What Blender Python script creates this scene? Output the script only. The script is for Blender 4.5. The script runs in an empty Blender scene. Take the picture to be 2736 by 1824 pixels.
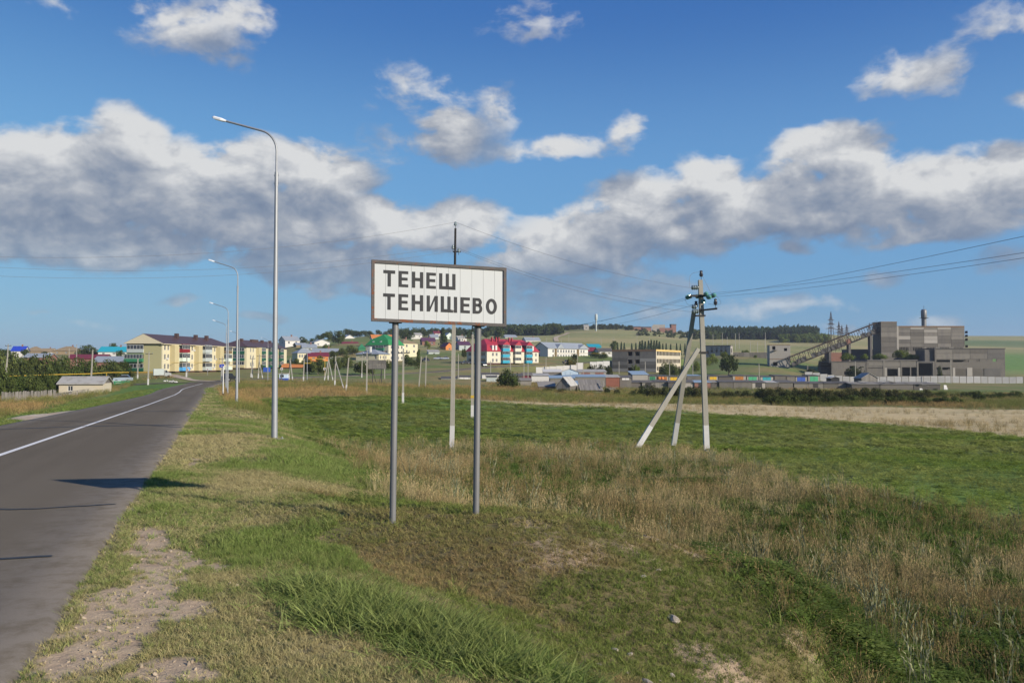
import bpy, bmesh, math, random
import numpy as np
from mathutils import Vector, Matrix
rnd = random.Random(7)
rs = np.random.RandomState(11)
SC = bpy.context.scene
COL = SC.collection
R = math.radians

# ------------------------------------------------------------------ camera
F = 2128.0                       # focal length in photo pixels (28 mm equivalent)
PITCH = math.atan(56.0 / F)
cam_d = bpy.data.cameras.new('camera')
cam_d.lens = 28.0; cam_d.sensor_width = 36.0; cam_d.sensor_fit = 'HORIZONTAL'
cam_d.clip_start = 0.1; cam_d.clip_end = 9000
cam = bpy.data.objects.new('camera', cam_d); COL.objects.link(cam)
cam.location = (0, 0, 0); cam.rotation_euler = (math.pi / 2 + PITCH, 0, 0)
SC.camera = cam

# ------------------------------------------------------------------ sun, sky, exposure
SUN_EL = R(22.7)
SUN_H = (0.814, -0.58)           # horizontal direction towards the sun
sl = bpy.data.lights.new('sun', 'SUN'); sl.energy = 5.0; sl.angle = R(0.53); sl.color = (1.0, 0.90, 0.76)
sun = bpy.data.objects.new('sun', sl); COL.objects.link(sun)
_d = Vector((SUN_H[0] * math.cos(SUN_EL), SUN_H[1] * math.cos(SUN_EL), math.sin(SUN_EL)))
sun.rotation_euler = _d.to_track_quat('Z', 'Y').to_euler(); sun.location = (60, -40, 60)
SC.view_settings.view_transform = 'Standard'; SC.view_settings.look = 'None'
SC.view_settings.exposure = 0.45; SC.view_settings.gamma = 1.0
SC.view_settings.use_curve_mapping = False
SC.cycles.max_bounces = 6; SC.cycles.diffuse_bounces = 2; SC.cycles.transparent_max_bounces = 8
SC.cycles.use_denoising = True

class NT:
    """small helper round a node tree"""
    def __init__(s, tree): s.t = tree; s.n = tree.nodes; s.l = tree.links
    def node(s, typ, **kw):
        n = s.n.new(typ)
        for k, v in kw.items(): setattr(n, k, v)
        return n
    def put(s, inp, v):
        if isinstance(v, bpy.types.NodeSocket): s.l.new(v, inp)
        elif v is not None: inp.default_value = v
    def math(s, op, a, b=None, c=None, clamp=False):
        n = s.n.new('ShaderNodeMath'); n.operation = op; n.use_clamp = clamp
        s.put(n.inputs[0], a); s.put(n.inputs[1], b)
        if c is not None: s.put(n.inputs[2], c)
        return n.outputs[0]
    def smooth(s, v, a, b, lo=0.0, hi=1.0):
        n = s.n.new('ShaderNodeMapRange'); n.interpolation_type = 'SMOOTHSTEP'
        s.put(n.inputs[0], v); n.inputs[1].default_value = a; n.inputs[2].default_value = b
        n.inputs[3].default_value = lo; n.inputs[4].default_value = hi
        return n.outputs[0]
    def noise(s, vec, scale, detail=4, rough=0.5, dist=0.0, out=0):
        n = s.n.new('ShaderNodeTexNoise'); s.put(n.inputs['Vector'], vec)
        n.inputs['Scale'].default_value = scale; n.inputs['Detail'].default_value = detail
        n.inputs['Roughness'].default_value = rough; n.inputs['Distortion'].default_value = dist
        return n.outputs[out]
    def mix(s, fac, a, b, mode='MIX'):
        n = s.n.new('ShaderNodeMix'); n.data_type = 'RGBA'; n.blend_type = mode; n.clamp_factor = True
        s.put(n.inputs[0], fac)
        for i, v in ((6, a), (7, b)):
            if isinstance(v, (tuple, list)): v = (*v[:3], 1.0)
            s.put(n.inputs[i], v)
        return n.outputs[2]

world = bpy.data.worlds.new('World'); SC.world = world; world.use_nodes = True
world.cycles.sampling_method = 'MANUAL'; world.cycles.sample_map_resolution = 512
W = NT(world.node_tree)
for n in list(W.n): W.n.remove(n)
sky = W.node('ShaderNodeTexSky', sky_type='NISHITA', sun_disc=False)
sky.sun_elevation = SUN_EL; sky.sun_rotation = math.atan2(SUN_H[0], SUN_H[1])
sky.altitude = 200; sky.air_density = 1.0; sky.dust_density = 0.35; sky.ozone_density = 2.2

def blob(px, py, rx, ry, w=1.0, rot=0.0):
    """a cloud seen in the photograph, as azimuth / tangent of elevation on the sky"""
    u = (px - 1368) / F; v = (968 - py) / F; a = math.atan(u)
    return (a, v * math.cos(a), rx / F * math.cos(a) ** 2, ry / F * math.cos(a), w, rot)
BLOBS = [
 # long bank on the left
 blob(120, 470, 350, 175), blob(60, 600, 440, 115), blob(330, 380, 150, 115, 0.85), blob(470, 510, 350, 165),
 blob(730, 455, 260, 100), blob(760, 600, 340, 125), blob(890, 480, 150, 80, 0.85), blob(330, 650, 380, 70),
 # second bank towards the middle
 blob(1010, 605, 270, 95), blob(1200, 600, 190, 80, 0.95), blob(860, 715, 330, 75, 0.9), blob(1020, 760, 230, 55, 0.75), blob(860, 765, 110, 48, 0.9),
 # bank on the right
 blob(1560, 640, 300, 105, 1.0, 0.15), blob(1720, 545, 180, 105), blob(1890, 470, 110, 90), blob(2000, 560, 370, 130, 1.0, 0.16),
 blob(2220, 420, 215, 118), blob(2330, 520, 400, 135, 1.0, 0.05), blob(2640, 480, 310, 115), blob(2560, 580, 360, 65, 0.95, 0.1), blob(1500, 700, 290, 52),
 # single puffs
 blob(500, 70, 200, 95, 0.6), blob(640, 40, 120, 70, 0.55), blob(600, 130, 90, 60, 0.3), blob(1195, 355, 120, 115, 0.72, 0.4), blob(1110, 240, 150, 75, 0.42), blob(1320, 275, 80, 80, 0.45), blob(1090, 390, 140, 60, 0.35),
 blob(1500, 385, 170, 55, 0.62), blob(1680, 345, 60, 75, 0.6, -0.4), blob(1360, 405, 110, 45, 0.4), blob(2470, 185, 210, 80, 0.55), blob(2680, 60, 140, 75, 0.35), blob(2730, 275, 70, 35, 0.45),
 blob(480, 803, 75, 22, 0.6), blob(1500, 790, 330, 90, 0.5), blob(1680, 760, 230, 45, 0.45), blob(2060, 815, 220, 32, 0.45), blob(2360, 745, 95, 48, 0.5), blob(2110, 662, 65, 24, 0.6),
 blob(1780, 835, 150, 28, 0.45), blob(2250, 870, 140, 22, 0.45), blob(2500, 850, 110, 22, 0.42), blob(2690, 700, 130, 65, 0.45), blob(1400, 850, 180, 28, 0.42), blob(700, 857, 65, 12, 0.5),
 blob(250, 862, 100, 13, 0.4), blob(90, 832, 110, 13, 0.36), blob(1440, 60, 170, 80, 0.27), blob(130, 10, 100, 40, 0.32)]
g = bpy.data.node_groups.new('cloud_field', 'ShaderNodeTree')
for nm in ('A', 'W'): g.interface.new_socket(nm, in_out='INPUT', socket_type='NodeSocketFloat')
g.interface.new_socket('S', in_out='OUTPUT', socket_type='NodeSocketFloat')
G = NT(g); gi = G.node('NodeGroupInput'); go = G.node('NodeGroupOutput')
A_, W_ = gi.outputs[0], gi.outputs[1]
cmb = G.node('ShaderNodeCombineXYZ')
G.put(cmb.inputs[0], G.math('SINE', A_)); G.put(cmb.inputs[1], G.math('COSINE', A_)); G.put(cmb.inputs[2], G.math('MULTIPLY', W_, 1.5))
nz = cmb.outputs[0]
big = G.noise(nz, 9.0, 2, 0.5, 0.3, 1)       # warps the outlines
sep = G.node('ShaderNodeSeparateColor'); G.put(sep.inputs[0], big)
A2 = G.math('MULTIPLY_ADD', G.math('SUBTRACT', sep.outputs[0], 0.5), 0.07, A_)
W2 = G.math('MULTIPLY_ADD', G.math('SUBTRACT', sep.outputs[1], 0.5), 0.045, W_)
best = None
for (a0, w0, ra, rw, wt, rot) in BLOBS:
    da = G.math('SUBTRACT', A2, a0); dw = G.math('SUBTRACT', W2, w0)
    if rot:
        c, s_ = math.cos(rot), math.sin(rot)
        x = G.math('ADD', G.math('MULTIPLY', da, c), G.math('MULTIPLY', dw, s_))
        y = G.math('SUBTRACT', G.math('MULTIPLY', dw, c), G.math('MULTIPLY', da, s_))
        da, dw = x, y
    xx = G.math('MULTIPLY', da, 1 / ra); yy = G.math('MULTIPLY', dw, 1 / rw)
    r2 = G.math('MULTIPLY_ADD', xx, xx, G.math('MULTIPLY', yy, yy))
    f = G.math('MULTIPLY_ADD', r2, -0.75 * max(wt, .35), 0.75 * wt - .06)
    best = f if best is None else G.math('SMOOTH_MAX', best, f, 0.38)
# the rest of the sky carries the same kind of scattered banks
cov = G.noise(nz, 2.6, 3, 0.55)
rest = G.math('MULTIPLY_ADD', cov, 5.0, -3.1)
rest = G.math('SUBTRACT', rest, G.smooth(W_, 0.25, 0.8, 0, 1.3))
away = G.smooth(G.math('ABSOLUTE', A_), 0.62, 0.85)
rest = G.math('SUBTRACT', rest, G.math('MULTIPLY', G.math('SUBTRACT', 1.0, away), 4.0))
best = G.math('SMOOTH_MAX', best, rest, 0.1)
best = G.math('MAXIMUM', best, -1.2)
G.put(go.inputs[0], best)
g2 = bpy.data.node_groups.new('cloud_detail', 'ShaderNodeTree')
for nm in ('A', 'W'): g2.interface.new_socket(nm, in_out='INPUT', socket_type='NodeSocketFloat')
g2.interface.new_socket('N', in_out='OUTPUT', socket_type='NodeSocketFloat')
H = NT(g2); hi = H.node('NodeGroupInput'); ho = H.node('NodeGroupOutput'); hc = H.node('ShaderNodeCombineXYZ')
H.put(hc.inputs[0], H.math('SINE', hi.outputs[0])); H.put(hc.inputs[1], H.math('COSINE', hi.outputs[0])); H.put(hc.inputs[2], H.math('MULTIPLY', hi.outputs[1], 1.5))
fine = H.noise(hc.outputs[0], 13.0, 10, 0.60, 0.3)
bil = H.math('ABSOLUTE', H.math('SUBTRACT', H.noise(hc.outputs[0], 24.0, 6, 0.5), 0.5))
H.put(ho.inputs[0], H.math('MULTIPLY_ADD', bil, -1.0, H.math('MULTIPLY_ADD', H.math('SUBTRACT', fine, 0.5), 1.5, 0.09)))

tc = W.node('ShaderNodeTexCoord'); sp = W.node('ShaderNodeSeparateXYZ'); W.put(sp.inputs[0], tc.outputs['Generated'])
az = W.math('ARCTAN2', sp.outputs[0], sp.outputs[1])
hyp = W.math('SQRT', W.math('MULTIPLY_ADD', sp.outputs[0], sp.outputs[0], W.math('MULTIPLY', sp.outputs[1], sp.outputs[1])))
wel = W.math('DIVIDE', sp.outputs[2], W.math('MAXIMUM', hyp, 0.05))
def field(grp, da, dw):
    n = W.node('ShaderNodeGroup'); n.node_tree = grp
    W.put(n.inputs[0], W.math('ADD', az, da) if da else az); W.put(n.inputs[1], W.math('ADD', wel, dw) if dw else wel)
    return n.outputs[0]
s0, s1 = field(g, 0, 0), field(g, 0.016, 0.050)
n0_, n1_ = field(g2, 0, 0), field(g2, 0.010, 0.014)
f0 = W.math('ADD', s0, n0_)
alpha = W.math('MULTIPLY', W.smooth(f0, 0.0, 0.40), W.smooth(s0, -0.05, 0.40, 0.55, 1.0))
lit = W.math('MULTIPLY_ADD', W.math('SUBTRACT', n0_, n1_), 0.85, 0.45)
lit = W.math('MULTIPLY_ADD', W.math('MINIMUM', W.math('SUBTRACT', s0, W.math('MAXIMUM', s1, -0.45)), 0.80), 0.68, lit)
lit = W.math('SUBTRACT', lit, W.smooth(f0, 0.55, 1.2, 0, 0.16), clamp=True)
lit = W.math('ADD', lit, W.smooth(f0, 0.0, 0.45, 0.12, 0.0), clamp=True)
rmp = W.node('ShaderNodeValToRGB'); W.put(rmp.inputs[0], lit)
e = rmp.color_ramp.elements
e[0].position = 0.0; e[0].color = (0.115, 0.155, 0.235, 1)
e[1].position = 1.0; e[1].color = (0.56, 0.56, 0.555, 1)
for _p, _c in ((0.34, (0.19, 0.225, 0.29, 1)), (0.60, (0.30, 0.32, 0.36, 1)), (0.80, (0.42, 0.43, 0.45, 1))): e.new(_p).color = _c
# the clear sky, graded channel by channel towards the deep blue of the photograph
hump = W.math('MULTIPLY', W.smooth(wel, 0.23, 0.46, 1, 0), W.smooth(wel, -0.02, 0.2, 0.3, 1))     # paler towards mid height
ssp = W.node('ShaderNodeSeparateColor'); W.put(ssp.inputs[0], sky.outputs[0]); scm = W.node('ShaderNodeCombineColor')
for ci, (ka, kp) in enumerate(((0.251, 0.85), (0.39, 0.63), (0.583, 0.29))):
    ch = W.math('POWER', W.math('MULTIPLY', ssp.outputs[ci], 0.1025), kp)
    W.put(scm.inputs[ci], W.math('MULTIPLY_ADD', hump, (0.06, 0.11, 0.12)[ci] / 1.366 / 0.1, W.math('MULTIPLY', ch, ka * 1.366 ** (kp - 1) / 0.1)))
bs = W.node('ShaderNodeBackground'); W.put(bs.inputs[0], scm.outputs[0]); bs.inputs[1].default_value = 0.1
bc = W.node('ShaderNodeBackground'); W.put(bc.inputs[0], rmp.outputs[0]); bc.inputs[1].default_value = 0.96
mx = W.node('ShaderNodeMixShader')
above = W.smooth(wel, 0.0, 0.03)
W.put(mx.inputs[0], W.math('MULTIPLY', W.math('MULTIPLY', alpha, W.smooth(wel, 0.03, 0.16, 0.5, 0.95)), above)); W.l.new(bs.outputs[0], mx.inputs[1]); W.l.new(bc.outputs[0], mx.inputs[2])
wo = W.node('ShaderNodeOutputWorld'); W.l.new(mx.outputs[0], wo.inputs[0])

# ------------------------------------------------------------------ helpers
ORD = 'first second third fourth fifth sixth seventh eighth ninth tenth eleventh twelfth thirteenth fourteenth fifteenth sixteenth seventeenth eighteenth nineteenth twentieth twenty-first twenty-second twenty-third twenty-fourth twenty-fifth twenty-sixth twenty-seventh twenty-eighth twenty-ninth thirtieth thirty-first thirty-second thirty-third thirty-fourth thirty-fifth thirty-sixth thirty-seventh thirty-eighth thirty-ninth fortieth'.split()
def P(px, py, Z):
    """world point on the ray of a photo pixel, Z metres ahead of the camera"""
    u = (px - 1368) / F; v = (912 - py) / F
    d = (u, math.cos(PITCH) - v * math.sin(PITCH), math.sin(PITCH) + v * math.cos(PITCH))
    k = Z / d[1]
    return Vector((d[0] * k, Z, d[2] * k))
def tag(o, label=None, cat=None, group=None, kind=None):
    if label: o['label'] = label
    if cat: o['category'] = cat
    if group: o['group'] = group
    if kind: o['kind'] = kind
    return o
def empty(name, loc, rz=0.0, label=None, cat=None, group=None):
    o = bpy.data.objects.new(name, None); COL.objects.link(o)
    o.location = loc; o.rotation_euler = (0, 0, rz); o.empty_display_size = 0.3
    return tag(o, label, cat, group)
def link(name, mesh, parent=None, loc=None, rz=None):
    o = bpy.data.objects.new(name, mesh); COL.objects.link(o)
    if parent is not None: o.parent = parent
    if loc is not None: o.location = loc
    if rz is not None: o.rotation_euler = (0, 0, rz)
    return o
class MB:
    """collects simple solids, builds ONE mesh"""
    def __init__(s): s.v = []; s.f = []; s.smooth = []
    def add(s, vs, fs, smooth=False):
        b = len(s.v); s.v += [tuple(v) for v in vs]; s.f += [tuple(i + b for i in f) for f in fs]; s.smooth += [smooth] * len(fs); return s
    def box(s, x0, x1, y0, y1, z0, z1):
        return s.add([(x0, y0, z0), (x1, y0, z0), (x1, y1, z0), (x0, y1, z0), (x0, y0, z1), (x1, y0, z1), (x1, y1, z1), (x0, y1, z1)],
                     [(0, 3, 2, 1), (4, 5, 6, 7), (0, 1, 5, 4), (1, 2, 6, 5), (2, 3, 7, 6), (3, 0, 4, 7)])
    def hexa(s, b, t):      # four bottom points, four top points
        return s.add(list(b) + list(t), [(0, 3, 2, 1), (4, 5, 6, 7), (0, 1, 5, 4), (1, 2, 6, 5), (2, 3, 7, 6), (3, 0, 4, 7)])
    def tube(s, pts, rad, n=10, cap=True, squash=None):
        pts = [Vector(p) for p in pts]
        rads = rad if isinstance(rad, (list, tuple)) else [rad] * len(pts)
        vs = []; prev = None
        for i, p in enumerate(pts):
            d = (pts[min(i + 1, len(pts) - 1)] - pts[max(i - 1, 0)]).normalized()
            a = prev - d * prev.dot(d) if prev is not None else (Vector((1, 0, 0)) if abs(d.x) < 0.9 else Vector((0, 1, 0)))
            if prev is None: a = a - d * a.dot(d)
            a.normalize(); b = d.cross(a); prev = a
            for k in range(n):
                t = 2 * math.pi * (k + 0.5) / n
                vs.append(p + a * math.cos(t) * rads[i] + b * math.sin(t) * rads[i])
        fs = []
        for i in range(len(pts) - 1):
            for k in range(n):
                k2 = (k + 1) % n
                fs.append((i * n + k, i * n + k2, (i + 1) * n + k2, (i + 1) * n + k))
        s.add(vs, fs, n > 5)
        if cap: s.add(vs[:n], [tuple(range(n - 1, -1, -1))]); s.add(vs[-n:], [tuple(range(n))])
        return s
    def lathe(s, prof, c=(0, 0, 0), n=12):
        vs = [(c[0] + r * math.cos(2 * math.pi * k / n), c[1] + r * math.sin(2 * math.pi * k / n), c[2] + z) for r, z in prof for k in range(n)]
        fs = [(i * n + k, i * n + (k + 1) % n, (i + 1) * n + (k + 1) % n, (i + 1) * n + k) for i in range(len(prof) - 1) for k in range(n)]
        return s.add(vs, fs, True)
    def prism(s, poly, y0, y1):     # polygon in x,z extruded along y
        n = len(poly)
        vs = [(x, y0, z) for x, z in poly] + [(x, y1, z) for x, z in poly]
        fs = [tuple(range(n)), tuple(range(2 * n - 1, n - 1, -1))] + [(i, i + n, (i + 1) % n + n, (i + 1) % n) for i in range(n)]
        return s.add(vs, fs)
    def mesh(s, name, mat):
        m = bpy.data.meshes.new(name); m.from_pydata(s.v, [], s.f)
        if any(s.smooth): m.polygons.foreach_set('use_smooth', s.smooth)
        if mat is not None: m.materials.append(mat)
        m.update(); return m
    def build(s, name, mat, parent=None, loc=None, rz=None): return link(name, s.mesh(name, mat), parent, loc, rz)

MATS = {}
def mat(name, col, rough=0.85, var=0.18, scale=1.5, metal=0.0, col2=None, bump=0.0, bscale=20.0, spec=0.3, space='Object', stretch=(1, 1, 1), thr=(0.45, 0.62), rand=0.0):
    """base colour with blotchy wear: col2 shows through a noise mask"""
    if name in MATS: return MATS[name]
    m = bpy.data.materials.new(name); m.use_nodes = True; T = NT(m.node_tree); b = T.n['Principled BSDF']
    tc = T.node('ShaderNodeTexCoord'); mp = T.node('ShaderNodeMapping'); T.put(mp.inputs[0], tc.outputs[space]); mp.inputs['Scale'].default_value = stretch
    oi = T.node('ShaderNodeObjectInfo')
    vec = T.node('ShaderNodeVectorMath', operation='ADD'); T.put(vec.inputs[0], mp.outputs[0])
    off = T.node('ShaderNodeVectorMath', operation='SCALE'); T.put(off.inputs[0], oi.outputs['Location']); off.inputs['Scale'].default_value = 0.37
    T.put(vec.inputs[1], off.outputs[0]); v = vec.outputs[0]
    n1 = T.noise(v, scale, 6, 0.6); n2 = T.noise(v, scale * 7, 4, 0.6)
    k = T.math('ADD', T.math('MULTIPLY', n1, 0.7), T.math('MULTIPLY', n2, 0.3))
    fac = T.math('MULTIPLY_ADD', k, 2 * var / 0.5, 1 - var * 2)
    if rand: fac = T.math('MULTIPLY', fac, T.math('MULTIPLY_ADD', oi.outputs['Random'], 2 * rand, 1 - rand))
    base = T.node('ShaderNodeRGB'); base.outputs[0].default_value = (*col, 1)
    cc = base.outputs[0]
    if col2: cc = T.mix(T.smooth(k, thr[0], thr[1]), cc, col2)
    hv = T.node('ShaderNodeHueSaturation'); T.put(hv.inputs['Color'], cc); T.put(hv.inputs['Value'], fac)
    T.l.new(hv.outputs[0], b.inputs['Base Color'])
    b.inputs['Roughness'].default_value = rough; b.inputs['Metallic'].default_value = metal; b.inputs['Specular IOR Level'].default_value = spec
    if bump:
        bn = T.node('ShaderNodeBump'); bn.inputs['Strength'].default_value = bump; bn.inputs['Distance'].default_value = 0.02
        T.put(bn.inputs['Height'], T.noise(v, bscale, 5, 0.6)); T.l.new(bn.outputs[0], b.inputs['Normal'])
    MATS[name] = m; return m

# ------------------------------------------------------------------ terrain
RD = (-math.sin(R(20.5)), math.cos(R(20.5)))       # direction of the near road
RN = (RD[1], -RD[0])                                # to its right
EDGE_R, MIDL, EDGE_L = -1.105, -4.6, -8.1
road_c = [(MIDL * RN[0] + s * RD[0], MIDL * RN[1] + s * RD[1]) for s in (-60, -30, 0, 30, 60, 90, 120, 145)]
road_c += [(-64.5, 166), (-69, 184), (-69.0, 200), (-64.5, 222), (-56, 246), (-43, 266), (-29, 281), (-5.6, 315), (23, 345), (48, 367), (80, 390)]
def catmull(pts, step=2.0):
    out = []; p = [np.array(q, float) for q in pts]
    for i in range(len(p) - 1):
        p0 = p[max(i - 1, 0)]; p1 = p[i]; p2 = p[i + 1]; p3 = p[min(i + 2, len(p) - 1)]
        n = max(2, int(np.linalg.norm(p2 - p1) / step))
        for k in range(n):
            t = k / n
            out.append(0.5 * ((2 * p1) + (-p0 + p2) * t + (2 * p0 - 5 * p1 + 4 * p2 - p3) * t * t + (-p0 + 3 * p1 - 3 * p2 + p3) * t ** 3))
    out.append(p[-1]); return np.array(out)
ROADC = catmull(road_c, 2.0)
def road_h(Y): return np.interp(Y, [-60, 0, 60, 100, 120, 145, 180, 230, 262, 281, 315, 345, 365, 400], [-0.2, -1.7, -3.2, -4.1, -4.35, -4.45, -4.45, -4.3, -4.1, -3.4, -1.6, -0.65, 0.8, 2.2])
CP = [  # photo column, photo row, metres ahead: where the ground is seen
 (1208, 1205, 36), (1887, 1203, 42), (1262, 1115, 80), (1077, 1077, 97), (980, 1051, 137), (2400, 1600, 11.4), (2736, 1560, 12.6), (3300, 1500, 14), (1700, 1640, 10.8), (1400, 1640, 10.5),
 (1900, 1380, 18), (1400, 1360, 18.5), (2300, 1360, 18), (1000, 1290, 24), (2736, 1340, 21), (3300, 1300, 22),
 (2736, 1170, 58), (2300, 1130, 79), (1600, 1090, 105), (3300, 1160, 60), (800, 1090, 80),
 (2736, 1095, 117), (2000, 1080, 133), (1500, 1077, 133), (1250, 1062, 140), (3300, 1100, 115),
 (1520, 1047, 185), (1700, 1037, 250), (2000, 1037, 250), (2350, 1040, 250), (1650, 1016, 290), (2100, 1018, 290), (2250, 1022, 322), (2500, 1022, 325), (2736, 1023, 330), (3300, 1020, 340),
 (1200, 1022, 220), (1350, 1020, 230), (1150, 1000, 260), (2700, 985, 460), (2700, 945, 700), (2700, 900, 1300), (3300, 900, 1300), (2700, 905, 2600), (3300, 905, 2600), (2300, 905, 2600), (1700, 930, 2600), (1000, 930, 2600), (300, 942, 2600), (-600, 942, 2600),
 (2200, 962, 480), (2200, 925, 700), (2300, 898, 1200), (2500, 899, 1300),
 (1900, 905, 850), (2100, 908, 850), (2190, 908, 850), (1900, 896, 1000), (2150, 893, 1000), (1700, 881, 1000), (1550, 881, 950), (1450, 894, 850), (1420, 903, 700), (1650, 915, 650), (1900, 931, 600), (2050, 945, 520), (1900, 955, 470),
 (1640, 992, 345), (1752, 996, 330), (1820, 990, 365), (2085, 980, 370), (1920, 950, 450), (1440, 958, 400), (1570, 958, 420), (1300, 974, 345), (1440, 973, 365), (1350, 930, 560), (1250, 925, 560),
 (1000, 966, 380), (1075, 966, 380), (985, 981, 320), (870, 925, 520), (780, 925, 480), (1100, 905, 700), (1200, 925, 550), (1000, 905, 650), (900, 905, 650), (850, 957, 400), (700, 945, 480), (800, 915, 800), (1200, 893, 900), (1000, 897, 900),
 (434, 997, 231), (338, 998, 231), (625, 991, 280), (659, 986, 305), (765, 982, 349), (620, 988, 300), (598, 1003, 235), (450, 1010, 200),
 (200, 1052, 155), (40, 1075, 122), (150, 1068, 133), (247, 1027, 210), (100, 1010, 280), (250, 995, 300), (0, 948, 600), (300, 945, 600), (150, 947, 500), (-600, 945, 600), (0, 936, 1000), (300, 934, 1000), (-600, 936, 1000), (-600, 1030, 180), (-600, 1080, 120), (60, 1120, 78), (-600, 1140, 60), (-600, 1240, 30)]
cp = np.array(CP, float)
def _warp(px, Z): return np.stack([px / 900.0, np.log(Z) * 0.9], -1)
_q = _warp(cp[:, 0], cp[:, 2])
def _phi(d2): return 0.5 * d2 * np.log(d2 + 1e-12)
_n = len(cp); _d2 = ((_q[:, None] - _q[None]) ** 2).sum(-1)
_A = np.zeros((_n + 3, _n + 3)); _A[:_n, :_n] = _phi(_d2) + 2e-4 * np.eye(_n); _A[:_n, _n] = 1; _A[:_n, _n + 1:] = _q; _A[_n, :_n] = 1; _A[_n + 1:, :_n] = _q.T
_w = np.linalg.solve(_A, np.concatenate([np.arctan((968 - cp[:, 1]) / F), np.zeros(3)]))
def base_h(X, Y):
    X = np.asarray(X, float); Y = np.asarray(Y, float); sh = X.shape; X = X.ravel(); Y = Y.ravel()
    r = np.hypot(X, Y); Zc = np.clip(np.maximum(Y, 0.55 * r), 10.0, 2600); px = np.clip(1368 + F * X / Zc, -600, 3300)
    q = _warp(px, Zc); out = np.empty(len(X))
    for i in range(0, len(X), 20000):
        qq = q[i:i + 20000]; d2 = ((qq[:, None] - _q[None]) ** 2).sum(-1)
        out[i:i + 20000] = _phi(d2) @ _w[:_n] + _w[_n] + qq @ _w[_n + 1:]
    return (np.tan(out) * Zc).reshape(sh)
def sstep(x, a, b):
    t = np.clip((x - a) / (b - a), 0, 1); return t * t * (3 - 2 * t)
_perm = rs.rand(256, 256)
def vnoise(x, y):
    xi = np.floor(x).astype(int); yi = np.floor(y).astype(int); fx = x - xi; fy = y - yi
    fx = fx * fx * (3 - 2 * fx); fy = fy * fy * (3 - 2 * fy)
    g = lambda a, b: _perm[a & 255, b & 255]
    return (g(xi, yi) * (1 - fx) + g(xi + 1, yi) * fx) * (1 - fy) + (g(xi, yi + 1) * (1 - fx) + g(xi + 1, yi + 1) * fx) * fy
def fbm(x, y, o=4):
    s = 0; a = 0.5; t = 0
    for i in range(o): s = s + a * vnoise(x * 2 ** i + 17.3 * i, y * 2 ** i + 5.1 * i); t += a; a *= 0.55
    return s / t
_seg_a = ROADC[:-1]; _seg_d = ROADC[1:] - ROADC[:-1]; _seg_l2 = (_seg_d ** 2).sum(1)
def road_n(X, Y):
    """signed distance to the right of the road's centre line, and the forward coordinate of the nearest point"""
    X = np.asarray(X, float); sh = X.shape; p = np.stack([X.ravel(), np.asarray(Y, float).ravel()], -1)
    best = np.full(len(p), 1e9); yy = np.zeros(len(p)); sg = np.ones(len(p))
    for a, d, l2 in zip(_seg_a, _seg_d, _seg_l2):
        t = np.clip(((p - a) @ d) / l2, 0, 1); q = a + t[:, None] * d; e = p - q; dist = np.hypot(e[:, 0], e[:, 1])
        m = dist < best; best[m] = dist[m]; yy[m] = q[m, 1]; sg[m] = np.sign(d[1] * e[m, 0] - d[0] * e[m, 1])
    return (best * sg).reshape(sh), yy.reshape(sh)
MA, MBp = np.array((-4.2, 11.0)), np.array((0.05, 9.35))      # the sign's mound: spine from road to right
def mound_d(X, Y):
    d = MBp - MA; px_ = X - MA[0]; py_ = Y - MA[1]
    t = np.clip((px_ * d[0] + py_ * d[1]) / (d @ d), 0, 1)
    ex = px_ - t * d[0]; ey = py_ - t * d[1]
    return np.hypot(ex, ey), ex, ey
def G_(X, Y, rn=None):
    """height of the ground"""
    X = np.asarray(X, float); Y = np.asarray(Y, float)
    if rn is None: rn = road_n(X, Y)
    n, ry = rn; b = base_h(X, Y); rh = road_h(ry)
    far = sstep(np.hypot(X, Y), 100, 170)
    wr0 = 5.4; wr1 = 5.6 + 6.3 * (1 - far) + 4 * far
    wl0 = 5.2; wl1 = 13.0
    k = np.where(n >= 0, 1 - sstep(n, wr0, wr1), 1 - sstep(-n, wl0, wl1))
    h = b * (1 - k) + (rh - 0.03 * np.clip(np.abs(n) - 3.5, 0, 6) - 0.05) * k
    md, ex, ey = mound_d(X, Y)
    dd = np.clip(md - 0.75, 0, None)
    steep = np.where(ey > 0, 0.60, 0.29)
    ms = -1.92 + 0.06 * np.exp(-md) - steep * dd * dd / (dd + 0.7) - .55 * np.clip(dd - 2.5, 0, 9) * sstep(ex, -.5, .8) - 0.03 * np.clip(-ex, 0, 9) - .22 * (1 - sstep(n, 4.2, 6.0))
    kk = 0.18; mx_ = np.maximum(h, ms) + kk * np.log1p(np.exp(-np.abs(h - ms) / kk)) * 0.35
    near = (np.hypot(X, Y) < 30)
    h = np.where(near, np.where(md < 7, mx_, h), h)
    rough = np.clip((np.abs(n) - 3.7) / 1.5, 0, 1)
    h = h + rough * (0.10 * (fbm(X * 0.9, Y * 0.9, 3) - 0.5) + 0.03 * (fbm(X * 5, Y * 5, 2) - 0.5) + sstep(np.hypot(X, Y), 15, 60) * 0.5 * (fbm(X * .07, Y * .07, 3) - 0.5))
    return h
def gz(x, y): return float(G_(np.array([x]), np.array([y]))[0])
def on_ground(px, Z, dz=0.0):
    X = (px - 1368) / F * Z; return Vector((X, Z, gz(X, Z) + dz))

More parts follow.
